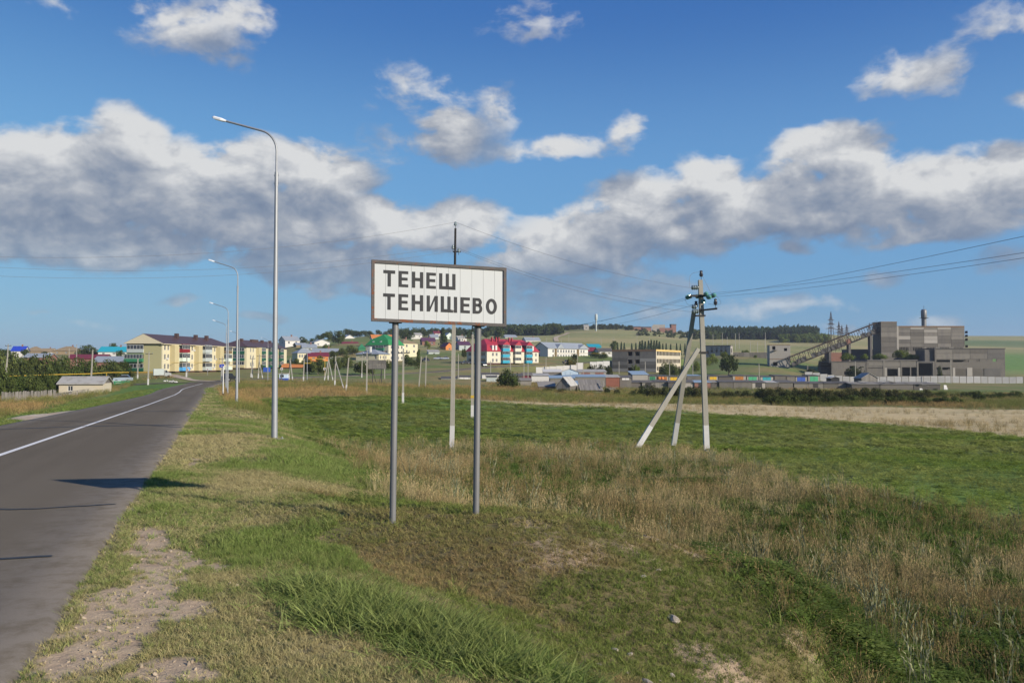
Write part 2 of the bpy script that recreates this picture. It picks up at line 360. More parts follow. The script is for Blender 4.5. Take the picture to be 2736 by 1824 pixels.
WILD_X = [300, 700, 900, 1208, 1650, 1850, 1950, 2100, 2350, 2736, 3300]; WILD_Z = [20, 28, 33, 38, 41, 39, 31, 23, 19.5, 16.5, 14]
TANN_X = [900, 1150, 1300, 1500, 1900, 2300, 2736, 3300]; TANN_Z = [150, 127, 122, 112, 95, 80, 58, 44]
TANF_X = [900, 1150, 1350, 1500, 2000, 2736, 3300]; TANF_Z = [150, 128, 131, 136, 134, 117, 105]
GRNF_X = [300, 560, 800, 980, 1150, 1300]; GRNF_Z = [90, 92, 108, 122, 128, 131]
DIRT = []
for (_px, _py, _ra, _rb) in ((400, 1455, .9, .24), (470, 1500, .7, .42), (430, 1585, .85, .50), (520, 1625, .5, .30), (350, 1680, .65, .40), (330, 1745, .6, .42), (420, 1790, .55, .40), (520, 1235, 1.2, .16), (545, 1170, 1.4, .18)):
    _z = 1.75 / ((_py - 968) / F - .025); DIRT.append(((_px - 1368) / F * _z, _z, _ra * .95, _rb * .85))
def regions(X, Y, n):
    """masks 0..1 of what grows where"""
    r = np.hypot(X, Y); Zs = np.maximum(Y, 1.0); px = 1368 + F * X / Zs
    w1 = fbm(X * .25 + 3, Y * .25, 3) - .5; w2 = fbm(X * .9, Y * .9 + 7, 3) - .5
    nn = n + w2 * 0.9
    right = n > 0
    wz = np.interp(px, WILD_X, WILD_Z) * (1 + 0.10 * w1 * 2) + w2 * 2
    md, ex, ey = mound_d(X, Y)
    mound = (1 - sstep(md + w2 * .8, 1.9, 3.4)) * (r < 25)
    # the mound's near slope reaches down towards the camera on the right
    slope = (1 - sstep(np.hypot((X - 1.0) / 1.5, (Y - 7.0) / 2.1) + w2 * .3, .9, 1.35)) * (r < 14)
    mound = np.maximum(mound, slope * (n > 6.5))
    mound = mound * sstep(n + w2, 4.9, 6.6)
    verge = np.where(right, 1 - sstep(nn, 6.4 + 1.2 * sstep(Y, 10, 22), 8.4 + 2.6 * sstep(Y, 10, 26)), 1.0)
    wild = right * (1 - sstep(Y, wz - 1.5, wz + 1.5)) * (1 - verge) * (Y > -5) * (1 - mound)
    tn = np.interp(px, TANN_X, TANN_Z) + w1 * 3; tf = np.interp(px, TANF_X, TANF_Z) + w1 * 3
    tan_ = right * sstep(Y, tn - 1, tn + 1) * (1 - sstep(Y, tf - 2, tf + 2)) * (px > 1000)
    gf = np.minimum(np.interp(px, GRNF_X, GRNF_Z) + w1 * 8, np.where(px > 1150, tn, 1e9))
    field_ = right * (1 - verge) * (1 - wild) * (1 - mound) * (1 - sstep(Y, gf - 1.5, gf + 1.5)) * (Y > 0)
    # bare dirt beside the asphalt
    e = n - 3.5
    dirt = np.zeros_like(X)
    for (dx, dy, ra, rb) in DIRT:
        al_ = (X - dx) * RD[0] + (Y - dy) * RD[1]; ac_ = (X - dx) * RN[0] + (Y - dy) * RN[1]
        dirt = np.maximum(dirt, 1 - sstep(np.hypot(al_ / ra, ac_ / rb) + (fbm(X * 2.6, Y * 2.6, 4) - .5) * 2.6, .70, 1.15))
    dirt = dirt * (r < 20)
    dirt = np.maximum(dirt, (1 - sstep(e + w2 * .25, 0.0, 0.28)) * (e > -.6) * .35)
    lush = right * (1 - sstep(np.abs((X * 0.55 + (Y - 5.4) * 0.62) + w2 * .5) - 0.1, .35, 1.0)) * 0
    lx = X + 0.95; ly = Y - 5.95
    la = lx * 0.80 - ly * 0.60; lb = lx * 0.60 + ly * 0.80      # along / across the gully
    lush = (1 - sstep(np.hypot(la / 2.2, lb / .70) + w2 * .7, .45, 1.1)) * sstep(n, 4.7, 5.7)
    lane = np.exp(-np.abs((Y - (43.5 + (X + 28) * .25) + w2) / (2.4 + 5.5 * np.exp(-np.clip(-n - 3.5, 0, 99) / 2.5))) ** 5) * (n < -3.4) * (Y > 20) * (Y < 70)
    return dict(lane=lane, r=r, px=px, verge=verge, wild=wild, tan=tan_, field=field_, dirt=dirt, lush=lush, mound=mound, md=md, w1=w1, w2=w2)
# ------------------------------------------------------------------ ground sheet
def grid_mesh(name, xs, ys, zs, cols, material):
    na, nr = xs.shape
    v = np.stack([xs, ys, zs], -1).reshape(-1, 3)
    i = np.arange(na - 1)[:, None] * nr + np.arange(nr - 1)[None]
    f = np.stack([i, i + nr, i + nr + 1, i + 1], -1).reshape(-1, 4)
    m = bpy.data.meshes.new(name); m.vertices.add(len(v)); m.vertices.foreach_set('co', v.ravel().astype(np.float32))
    m.loops.add(f.size); m.loops.foreach_set('vertex_index', f.ravel().astype(np.int32))
    m.polygons.add(len(f)); m.polygons.foreach_set('loop_start', np.arange(0, f.size, 4, dtype=np.int32))
    m.update(calc_edges=True); m.polygons.foreach_set('use_smooth', np.ones(len(f), bool))
    if cols is not None:
        a = m.attributes.new('gcol', 'FLOAT_COLOR', 'POINT'); a.data.foreach_set('color', cols.reshape(-1, 4).astype(np.float32).ravel())
    m.materials.append(material); m.validate(); return m
def C4(c): return np.array([*c, 1.0])
def lerp(a, b, k): return a + (b - a) * k[..., None]
def ground_colour(X, Y, n):
    g = regions(X, Y, n); r = g['r']; px = g['px']
    w3 = fbm(X * .02, Y * .02 + 11, 4); w4 = fbm(X * .11 + 5, Y * .11, 4); w5 = fbm(X * 1.7, Y * 1.7, 3)
    c = np.broadcast_to(C4((0.1688, 0.1688, 0.065)), X.shape + (4,)).copy()                 # rough meadow
    c = lerp(c, C4((0.2375, 0.1812, 0.08125)), sstep(w4, .45, .68) * .8)
    c = lerp(c, C4((0.1063, 0.1625, 0.04375)), sstep(w3, .5, .62) * .7)
    hill = sstep(r, 430, 560) * (px > 1100)
    c = lerp(c, lerp(np.broadcast_to(C4((0.2313, 0.2313, 0.09375)), c.shape), C4((0.3125, 0.2687, 0.125)), sstep(fbm(X * .012, Y * .035, 4), .42, .62)), hill)
    c = lerp(c, C4((0.1125, 0.2125, 0.05)), hill * (px > 2420) * (1 - sstep(Y, 640, 760)) * .9)
    c = lerp(c, C4((0.09375, 0.15, 0.05625)), hill * (px > 2380) * sstep(Y, 800, 900) * (1 - sstep(Y, 1000, 1100)) * .8)
    left = (n < -3.5)
    c = lerp(c, C4((0.1063, 0.1812, 0.04)), left * (1 - sstep(Y, 165, 200)) * (1 - sstep(-n + 6 * (w4 - .5), 14, 22)))
    c = lerp(c, C4((0.275, 0.2125, 0.09375)), left * sstep(-n + 6 * (w4 - .5), 12, 18) * (1 - sstep(Y, 130, 170)) * .8)
    vg = lerp(np.broadcast_to(C4((0.1438, 0.15, 0.05625)), c.shape), C4((0.2875, 0.2375, 0.125)), sstep(g['w2'] + .5 + .3 * (w5 - .5), .45, .7))
    c = lerp(c, vg, g['verge'] * (r < 170) * (n > 0))
    c = lerp(c, C4((.115, .125, .045)), g['wild'])
    fg = lerp(np.broadcast_to(C4((0.125, 0.1938, 0.0425)), c.shape), C4((0.1812, 0.2125, 0.06875)), sstep(w4, .42, .62))
    rows = 0.5 + 0.5 * np.sin((X * .30 + Y * .95) * 2 * math.pi / 9.0 + 4 * g['w1'])
    fg = lerp(fg, C4((0.08125, 0.15, 0.03125)), rows * .35)
    c = lerp(c, fg, g['field'])
    tn = lerp(np.broadcast_to(C4((.475, .375, .205)), c.shape), C4((0.375, 0.3125, 0.1625)), sstep(fbm(X * .12, Y * .5, 3), .55, .75) * .7)
    c = lerp(c, tn, g['tan'])
    c = lerp(c, C4((.165, .130, .065)), g['mound'] * .85)
    scr = sstep(fbm(X * 1.1 + 9, Y * 1.1, 4) + .13 * np.exp(-((X - 1.25) ** 2 / .5 + (Y - 6.6) ** 2 / 2.5)), .60, .70) * g['mound'] * sstep(X, -.2, .5)
    c = lerp(c, C4((0.425, 0.3187, 0.225)), scr * .8)
    c = lerp(c, C4((.45, .34, .225)), g['dirt'])
    # dirt lane joining from the left
    c = lerp(c, lerp(np.broadcast_to(C4((.50, .355, .235)), c.shape), C4((.54, .47, .36)), sstep(-n, 8, 4) * sstep(w5, .3, .6)), np.clip(g['lane'] * 1.3, 0, 1))
    return c

gm = bpy.data.materials.new('meadow_ground'); gm.use_nodes = True; T = NT(gm.node_tree); b = T.n['Principled BSDF']
at = T.node('ShaderNodeAttribute', attribute_name='gcol'); geo = T.node('ShaderNodeNewGeometry'); pos = geo.outputs['Position']
n1 = T.noise(pos, 0.35, 5, .6); n2 = T.noise(pos, 5.5, 6, .65); n3 = T.noise(pos, 42, 4, .7)
k = T.math('ADD', T.math('MULTIPLY', n1, .3), T.math('ADD', T.math('MULTIPLY', n2, .4), T.math('MULTIPLY', n3, .3)))
hv = T.node('ShaderNodeHueSaturation'); T.put(hv.inputs['Color'], at.outputs['Color']); T.put(hv.inputs['Value'], T.math('MULTIPLY_ADD', k, 2.2, -.1)); T.put(hv.inputs['Hue'], T.math('MULTIPLY_ADD', n2, .03, .485))
peb = T.node('ShaderNodeTexVoronoi'); T.put(peb.inputs['Vector'], pos); peb.inputs['Scale'].default_value = 55
T.l.new(hv.outputs[0], b.inputs['Base Color']); b.inputs['Roughness'].default_value = .95; b.inputs['Specular IOR Level'].default_value = .1
bn = T.node('ShaderNodeBump'); bn.inputs['Strength'].default_value = .8; bn.inputs['Distance'].default_value = .03
T.put(bn.inputs['Height'], T.math('ADD', T.math('MULTIPLY', n3, .5), n2)); T.l.new(bn.outputs[0], b.inputs['Normal'])

ang = np.radians(np.concatenate([np.linspace(-180, -40, 40)[:-1], np.linspace(-40, 40, 440), np.linspace(40, 180, 40)[1:]]))
rad = np.concatenate([[0.01, .6, 1.2, 1.8, 2.4, 3.0], np.geomspace(3.3, 30, 250), np.geomspace(30, 2900, 330)[1:], [3600, 5000]])
AX, RA = np.meshgrid(ang, rad, indexing='ij'); TX = RA * np.sin(AX); TY = RA * np.cos(AX)
RNF = road_n(TX, TY); TZ = G_(TX, TY, RNF)
TZ = np.where(RA > 2950, TZ - 25, TZ)
TZ = np.where(np.abs(RNF[0]) < 3.35, TZ - .10 - .1 * sstep(RA, 60, 200), TZ)
ground = link('ground', grid_mesh('ground', TX, TY, TZ, ground_colour(TX, TY, RNF[0]), gm)); tag(ground, kind='structure')

# ------------------------------------------------------------------ road
rm = bpy.data.materials.new('asphalt'); rm.use_nodes = True; T = NT(rm.node_tree); b = T.n['Principled BSDF']
geo = T.node('ShaderNodeNewGeometry'); pos = geo.outputs['Position']
mp0 = T.node('ShaderNodeMapping'); mp0.inputs['Rotation'].default_value = (0, 0, R(-20.5)); T.put(mp0.inputs[0], pos)
mp = T.node('ShaderNodeMapping'); mp.inputs['Scale'].default_value = (1, .06, 1); T.put(mp.inputs[0], mp0.outputs[0])
n1 = T.noise(mp.outputs[0], .9, 5, .55); n2 = T.noise(pos, 160, 3, .7); n3 = T.noise(pos, .5, 4, .6)
cc = T.mix(T.smooth(n1, .4, .62), (.114, .093, .066), (.136, .113, .082)); cc = T.mix(T.math('MULTIPLY', n3, .35), cc, (.160, .131, .092))
uvn = T.node('ShaderNodeAttribute', attribute_name='edge')
cc = T.mix(T.math('MULTIPLY', uvn.outputs['Fac'], T.smooth(T.noise(pos, 3.5, 5, .7), .3, .62)), cc, (.23, .20, .165))
cc = T.mix(T.smooth(n2, .58, .72), cc, (.24, .212, .172)); cc = T.mix(T.smooth(n2, .42, .30), cc, (.04, .038, .036))
wv = T.node('ShaderNodeTexWave', wave_type='BANDS', bands_direction='X'); T.put(wv.inputs['Vector'], mp0.outputs[0]); wv.inputs['Scale'].default_value = .17; wv.inputs['Distortion'].default_value = .6; wv.inputs['Detail'].default_value = 2
cc = T.mix(T.math('MULTIPLY', wv.outputs['Fac'], .22), cc, (.168, .142, .106))
T.l.new(cc, b.inputs['Base Color']); b.inputs['Roughness'].default_value = .92; b.inputs['Specular IOR Level'].default_value = .10
bn = T.node('ShaderNodeBump'); bn.inputs['Strength'].default_value = .5; bn.inputs['Distance'].default_value = .01; T.put(bn.inputs['Height'], n2); T.l.new(bn.outputs[0], b.inputs['Normal'])
def strip(cl, offs, zoff, name, material, parent=None, edge=False, hfun=None, jitter=0.0):
    """a sheet along a centre line: offs = offsets across"""
    cl = np.asarray(cl); d = np.gradient(cl, axis=0); d /= np.linalg.norm(d, axis=1)[:, None]; nr = np.stack([d[:, 1], -d[:, 0]], 1)
    offs = np.asarray(offs, float); o = np.broadcast_to(offs, (len(cl), len(offs))).copy()
    if jitter:
        s_ = np.cumsum(np.r_[0, np.linalg.norm(np.diff(cl, axis=0), axis=1)])
        o[:, -1] += jitter * (fbm(s_ * 1.1, s_ * 0 + 3, 4) - .5) * 2; o[:, 0] += jitter * (fbm(s_ * 1.1, s_ * 0 + 40, 4) - .5) * 2
    x = cl[:, :1] + nr[:, :1] * o; y = cl[:, 1:] + nr[:, 1:] * o
    z = (hfun(x, y, o, cl) if hfun else G_(x, y)) + zoff
    m = grid_mesh(name, x[::1], y, z, None, material)
    if edge:
        a = m.attributes.new('edge', 'FLOAT', 'POINT'); e = np.clip((np.abs(o) - 2.7) / .7, 0, 1); a.data.foreach_set('value', e.astype(np.float32).ravel())
    ob = link(name, m, parent); return ob
def roadsurf(x, y, o, cl): return road_h(cl[:, 1:]) - .012 * np.abs(o) + .03 + 0 * x
fine_c = catmull(road_c, 0.35)
road = strip(fine_c, [-3.62, -3.5, -3.1, -2.4, -1.2, 0, 1.2, 2.4, 3.1, 3.5, 3.62], 0, 'road', rm, edge=True, jitter=.10,
             hfun=lambda x, y, o, cl: roadsurf(x, y, o, cl) - .09 * (np.abs(o) > 3.55)); tag(road, kind='structure')
white_line = mat('road_paint', (.72, .70, .66), .7, .12, 6, col2=(.36, .34, .32), space='Object', thr=(.56, .66))
il = int(np.argmin(np.abs(fine_c[:, 1] - 168)))
strip(fine_c[:il], [-.075, 0, .075], .006, 'centre_line', white_line, road, hfun=roadsurf)
tar = mat('bitumen_seal', (.022, .021, .02), .5, .1, 8)
dcl = np.gradient(fine_c, axis=0); dcl /= np.linalg.norm(dcl, axis=1)[:, None]
for Yc, o0, o1, wd in ((4.2, -3.3, 3.0, .017), (6.7, -3.4, 3.15, .017), (10.1, -3.3, 3.35, .018), (30.6, -3.4, 3.4, .07), (45.5, -1.2, 3.4, .08), (19.0, -3.4, -.2, .03), (62, -3.2, 1, .1)):
    i = int(np.argmin(np.abs(fine_c[:, 1] - Yc))); c0 = fine_c[i]; nr = np.array((dcl[i, 1], -dcl[i, 0]))
    os_ = np.linspace(o0, o1, 60); wob = (fbm(os_ * .8 + Yc, os_ * 0 + Yc, 4) - .5) * .5
    pts = c0 + nr * os_[:, None] + dcl[i] * wob[:, None]
    w_ = 1.9 * wd * (.35 + 1.3 * fbm(os_ * 2.3, os_ * 0 + Yc * 3, 3))[:, None]
    x = np.stack([pts[:, 0] - dcl[i, 0] * w_[:, 0], pts[:, 0] + dcl[i, 0] * w_[:, 0]], 1); y = np.stack([pts[:, 1] - dcl[i, 1] * w_[:, 0], pts[:, 1] + dcl[i, 1] * w_[:, 0]], 1)
    z = road_h(c0[1] + 0 * y) + (road_h(c0[1] + 1) - road_h(c0[1] - 1)) / 2 * ((x - c0[0] - nr[0] * os_[:, None]) * dcl[i, 0] + (y - c0[1] - nr[1] * os_[:, None]) * dcl[i, 1]) * dcl[i, 1] - .012 * np.abs(os_)[:, None] + .037
    link('tar_seam', grid_mesh('tar_seam', x[::-1], y[::-1], z[::-1], None, tar), road)
gravel_lane = mat('packed_dirt', (.40, .32, .23), .95, .2, .3, space='Object', bump=.3)
side = catmull([(-66, 178), (-80, 176), (-100, 181), (-125, 186), (-160, 188)], 2.5)
tag(strip(side, [-2.6, -1, 1, 2.6], .10, 'side_road', rm), kind='structure')
yard = catmull([(-70, 187), (-80, 196), (-86, 205), (-92, 216), (-97, 224)], 2.0)
tag(strip(yard, [-1.6, 0, 1.6], .10, 'dirt_track', gravel_lane), kind='structure')
trk = catmull([(36, 640), (40, 720), (52, 800), (62, 870)], 8)
tag(strip(trk, [-2.0, 0, 2.0], .35, 'hill_track', gravel_lane), kind='structure')

# ------------------------------------------------------------------ grass (uncountable): instanced tufts
gmat = bpy.data.materials.new('grass_blades'); gmat.use_nodes = True; T = NT(gmat.node_tree)
for n in list(T.n): T.n.remove(n)
ai = T.node('ShaderNodeAttribute', attribute_name='tint', attribute_type='INSTANCER'); av = T.node('ShaderNodeAttribute', attribute_name='shade')
cc = T.mix(1.0, ai.outputs['Color'], av.outputs['Color'], 'MULTIPLY')
df = T.node('ShaderNodeBsdfDiffuse'); tr = T.node('ShaderNodeBsdfTranslucent'); T.put(df.inputs[0], cc); T.put(tr.inputs[0], cc)
ms = T.node('ShaderNodeMixShader'); ms.inputs[0].default_value = .28; T.l.new(df.outputs[0], ms.inputs[1]); T.l.new(tr.outputs[0], ms.inputs[2])
ou = T.node('ShaderNodeOutputMaterial'); T.l.new(ms.outputs[0], ou.inputs[0])
def proto_mesh(name, vs, fs, shade):
    m = bpy.data.meshes.new(name); m.from_pydata(vs, [], fs)
    a = m.attributes.new('shade', 'FLOAT_COLOR', 'POINT'); a.data.foreach_set('color', np.array(shade, np.float32).ravel()); m.materials.append(gmat); m.update()
    return bpy.data.objects.new(name, m)
def blades(rg, n, spread, lean, width, hmin=.6, seg=3, curve=.5, tint=None):
    vs = []; fs = []; sh = []
    for i in range(n):
        a = rg.random() * 6.283; rr = spread * math.sqrt(rg.random()); x0, y0 = rr * math.cos(a), rr * math.sin(a)
        d = rg.random() * 6.283; ln = lean * (.3 + rg.random()); h = hmin + (1 - hmin) * rg.random(); wa = rg.random() * 6.283
        wx, wy = math.cos(wa) * width / 2, math.sin(wa) * width / 2; s = .75 + .5 * rg.random(); t0 = tint(rg) if tint else (1, 1, 1); b = len(vs)
        for k in range(seg + 1):
            t = k / seg; q = ln * (t ** 1.8); z = h * (t - curve * ln * .35 * t * t); wk = (1 - t ** 1.5)
            px_, py_ = x0 + math.cos(d) * q * h, y0 + math.sin(d) * q * h
            c = [s * t0[j] for j in range(3)] + [1]
            if k < seg: vs += [(px_ - wx * wk, py_ - wy * wk, z), (px_ + wx * wk, py_ + wy * wk, z)]; sh += [c, c]
            else: vs.append((px_, py_, z)); sh.append(c)
        for k in range(seg - 1): fs.append((b + 2 * k, b + 2 * k + 1, b + 2 * k + 3, b + 2 * k + 2))
        fs.append((b + 2 * seg - 2, b + 2 * seg - 1, b + 2 * seg))
    return vs, fs, sh
def heads(rg, vs, fs, sh, n, spread, lean, stemw, col, hcol, hl=.22, hw=.03):
    """stems with a feathery head"""
    for i in range(n):
        a = rg.random() * 6.283; rr = spread * math.sqrt(rg.random()); x0, y0 = rr * math.cos(a), rr * math.sin(a); d = rg.random() * 6.283; ln = lean * rg.random(); h = .7 + .3 * rg.random()
        wa = rg.random() * 6.283; wx, wy = math.cos(wa) * stemw / 2, math.sin(wa) * stemw / 2; s = .8 + .4 * rg.random(); c = [s * q for q in col] + [1]; ch = [s * q for q in hcol] + [1]
        f = lambda t: (x0 + math.cos(d) * ln * t * t * h, y0 + math.sin(d) * ln * t * t * h, h * t)
        b = len(vs)
        for t in (0, .5, 1 - hl):
            p = f(t); vs += [(p[0] - wx, p[1] - wy, p[2]), (p[0] + wx, p[1] + wy, p[2])]; sh += [c, c]
        fs += [(b, b + 1, b + 3, b + 2), (b + 2, b + 3, b + 5, b + 4)]
        for j in range(5):
            t = 1 - hl + hl * j / 5; p = f(t); q = f(t + hl * .34); e = rg.random() * 6.283; ww = hw * (1 - .5 * j / 5)
            b = len(vs); ox, oy = math.cos(e) * ww, math.sin(e) * ww
            vs += [p, (p[0] + ox, p[1] + oy, (p[2] + q[2]) / 2 + .01), q, (p[0] - ox * .6, p[1] - oy * .6, (p[2] + q[2]) / 2)]; sh += [ch] * 4; fs.append((b, b + 1, b + 2, b + 3))
def leafy(rg, n, spread, size):
    """broad-leaved weed"""
    vs = []; fs = []; sh = []
    for i in range(n):
        a = rg.random() * 6.283; z = .08 + .9 * rg.random() ** .8; rr = spread * (1 - .55 * z) * math.sqrt(rg.random()); x, y = rr * math.cos(a), rr * math.sin(a)
        d = a + rg.uniform(-.8, .8); l = size * (.6 + .8 * rg.random()); w = l * .33; up = rg.uniform(-.2, .7); s = .7 + .6 * rg.random(); b = len(vs)
        dx, dy = math.cos(d), math.sin(d)
        vs += [(x, y, z), (x + dx * l * .5 - dy * w, y + dy * l * .5 + dx * w, z + up * l * .5), (x + dx * l, y + dy * l, z + up * l * .6), (x + dx * l * .5 + dy * w, y + dy * l * .5 - dx * w, z + up * l * .5)]
        sh += [[s, s, s, 1]] * 4; fs.append((b, b + 1, b + 2, b + 3))
    return vs, fs, sh
def gn_scatter(name, protos, pts, rot, scl, tint, which, label):
    """one object whose points carry tufts"""
    m = bpy.data.meshes.new(name); m.vertices.add(len(pts)); m.vertices.foreach_set('co', pts.astype(np.float32).ravel())
    for an, ty, key, arr in (('rot', 'FLOAT_VECTOR', 'vector', rot), ('scl', 'FLOAT_VECTOR', 'vector', scl), ('tint', 'FLOAT_COLOR', 'color', tint), ('which', 'INT', 'value', which)):
        a = m.attributes.new(an, ty, 'POINT'); a.data.foreach_set(key, np.ascontiguousarray(arr, dtype=np.int32 if ty == 'INT' else np.float32).ravel())
    m.update(); ob = link(name, m); tag(ob, label, kind='stuff')
    ng = bpy.data.node_groups.new(name, 'GeometryNodeTree'); ng.interface.new_socket('Geometry', in_out='INPUT', socket_type='NodeSocketGeometry'); ng.interface.new_socket('Geometry', in_out='OUTPUT', socket_type='NodeSocketGeometry')
    N = NT(ng); i_ = N.node('NodeGroupInput'); o_ = N.node('NodeGroupOutput'); jn = N.node('GeometryNodeJoinGeometry')
    def na(nm, ty):
        q = N.node('GeometryNodeInputNamedAttribute', data_type=ty); q.inputs[0].default_value = nm; return [s for s in q.outputs if s.enabled][0]
    for k_, pr in enumerate(protos):
        oi = N.node('GeometryNodeObjectInfo'); oi.inputs[0].default_value = pr
        ip = N.node('GeometryNodeInstanceOnPoints'); N.l.new(i_.outputs[0], ip.inputs['Points']); N.l.new(oi.outputs['Geometry'], ip.inputs['Instance'])
        cm = N.node('FunctionNodeCompare', data_type='INT', operation='EQUAL'); ins = [s for s in cm.inputs if s.enabled]
        N.l.new(na('which', 'INT'), ins[0]); ins[1].default_value = k_; N.l.new(cm.outputs[0], ip.inputs['Selection'])
        e2 = N.node('FunctionNodeEulerToRotation'); N.l.new(na('rot', 'FLOAT_VECTOR'), e2.inputs[0]); N.l.new(e2.outputs[0], ip.inputs['Rotation'])
        N.l.new(na('scl', 'FLOAT_VECTOR'), ip.inputs['Scale']); N.l.new(ip.outputs[0], jn.inputs[0])
    N.l.new(jn.outputs[0], o_.inputs[0])
    md = ob.modifiers.new('tufts', 'NODES'); md.node_group = ng
    return ob
rg = random.Random(3)
SHORT = [proto_mesh('tuft_short', *blades(rg, 16, .55, .9, .07, .45, 2)) for _ in range(4)]
LUSH = [proto_mesh('tuft_lush', *blades(rg, 18, .22, .75, .030, .55, 4, .8)) for _ in range(3)]
DRY = []
for _ in range(4):
    v_, f_, s_ = blades(rg, 12, .26, .6, .013, .3, 3); heads(rg, v_, f_, s_, 10, .26, .5, .009, (1.05, 1, .9), (1.25, 1.12, 1.0), .28, .012); DRY.append(proto_mesh('tuft_dry', v_, f_, s_))
WEED = [proto_mesh('tuft_weed', *leafy(rg, 120, .5, .105)) for _ in range(3)]
PLUME = []
for _ in range(3):
    v_, f_, s_ = [], [], []; heads(rg, v_, f_, s_, 4, .10, .35, .006, (.8, .8, .7), (1, 1, 1), .45, .013); heads(rg, v_, f_, s_, 4, .10, .30, .006, (.8, .8, .7), (1, 1, 1), .30, .012); PLUME.append(proto_mesh('tuft_plume', v_, f_, s_))
CROP = [proto_mesh('tuft_crop', *leafy(rg, 48, .6, .20)) for _ in range(3)]
def sample(r0, r1, dens, a0=-40, a1=43):
    n = int(.5 * (r1 * r1 - r0 * r0) * R(a1 - a0) * dens); rr = np.sqrt(r0 * r0 + rs.rand(n) * (r1 * r1 - r0 * r0)); aa = np.radians(a0 + (a1 - a0) * rs.rand(n))
    return rr * np.sin(aa), rr * np.cos(aa)
bags = {k: [] for k in ('verge', 'lush', 'wild', 'weed', 'plume', 'field', 'stubble', 'under')}
def emit(bag, X, Y, h, w, c0, c1, mixv, keep, nprot, tilt=.15):
    m = keep & (rs.rand(len(X)) < 2)
    if not m.any(): return
    bags[bag].append((X[m], Y[m], np.broadcast_to(h, X.shape)[m], np.broadcast_to(w, X.shape)[m], (np.array(c0) + (np.array(c1) - np.array(c0)) * np.clip(mixv, 0, 1)[:, None])[m], rs.randint(0, nprot, m.sum()), tilt))
rings = [(3.4, 9, 1000, 1.0), (9, 18, 330, 1.7), (18, 42, 60, 3.2), (42, 95, 9, 7), (95, 150, 2.4, 12)]
for (r0, r1, dn, sz) in rings:
    X, Y = sample(r0, r1, dn); n, ry = road_n(X, Y); g = regions(X, Y, n); u = rs.rand(len(X)); v = rs.rand(len(X))
    ok = (np.abs(n) > 3.55 + .12 * (rs.rand(len(X)) - .3))
    patch = fbm(X * .45 + 2, Y * .45, 4); green = sstep(patch + .25 * (v - .5), .38, .60)
    vg = ok & (n > 0) & (u < g['verge'] * (1 - .93 * g['dirt'])) & (g['mound'] < .6)
    sc = .055 * sz ** .55
    emit('verge', X, Y, sc * (.6 + .8 * v) * (1 + .6 * (green > .6) * (patch > .55)), .060 * sz * (.7 + .6 * rs.rand(len(X))), (0.3881, 0.3306, 0.1654), (0.1471, 0.2171, 0.0504), np.clip(green + .55 * sstep(n, 6.8, 8.6) * (Y > 11), 0, 1) * .85 + .3 * (rs.rand(len(X)) - .5), vg, 4)
    mo = ok & (u < g['mound'] * .95) & (g['lush'] < .5) & (g['dirt'] < .5)
    topp = (1 - sstep(g['md'], .6, 1.5))
    brown = sstep(fbm(X * .8 + 4, Y * .8 + 8, 4), .42, .60)
    emit('verge', X, Y, .050 * sz ** .5 * (.4 + v), .062 * sz * (.7 + .6 * v), (.160, .200, .052), (.29, .215, .105), brown * .8 + .6 * (rs.rand(len(X)) - .5) - .3 * topp, mo, 4, .45)
    if r0 < 100:
        lu = (u < g['lush'] ** 1.3 * .6) & (r0 < 15)
        emit('lush', X, Y, (.09 + .16 * v) * (.5 + .6 * g['lush']), .26 + .15 * v, (.118, .198, .040), (.22, .25, .085), v ** 1.3, lu, 3, .2)
        # field crop
        fd = (u < g['field'] * (.55 if r0 > 20 else .3))
        emit('field', X, Y, .07 + .07 * v + .012 * sz, .075 * sz * (.7 + .6 * v), (.170, .236, .042), (.25, .27, .075), v * .45 + .6 * sstep(fbm(X * .11 + 5, Y * .11, 3), .42, .6) + .25 * np.sin((X * .30 + Y * .95) * 2 * math.pi / 9.0 + 4 * g['w1']), fd, 3)
        # verge on the left
        lv = ok & (n < 0) & (n > -30) & (u < .6)
        emit('verge', X, Y, .07 * sz ** .5 * (.6 + .8 * v), .06 * sz, (0.1125, 0.1938, 0.0375), (0.275, 0.225, 0.1), .5 * v + sstep(-n, 16, 24), lv & (g['lane'] < .3), 4)
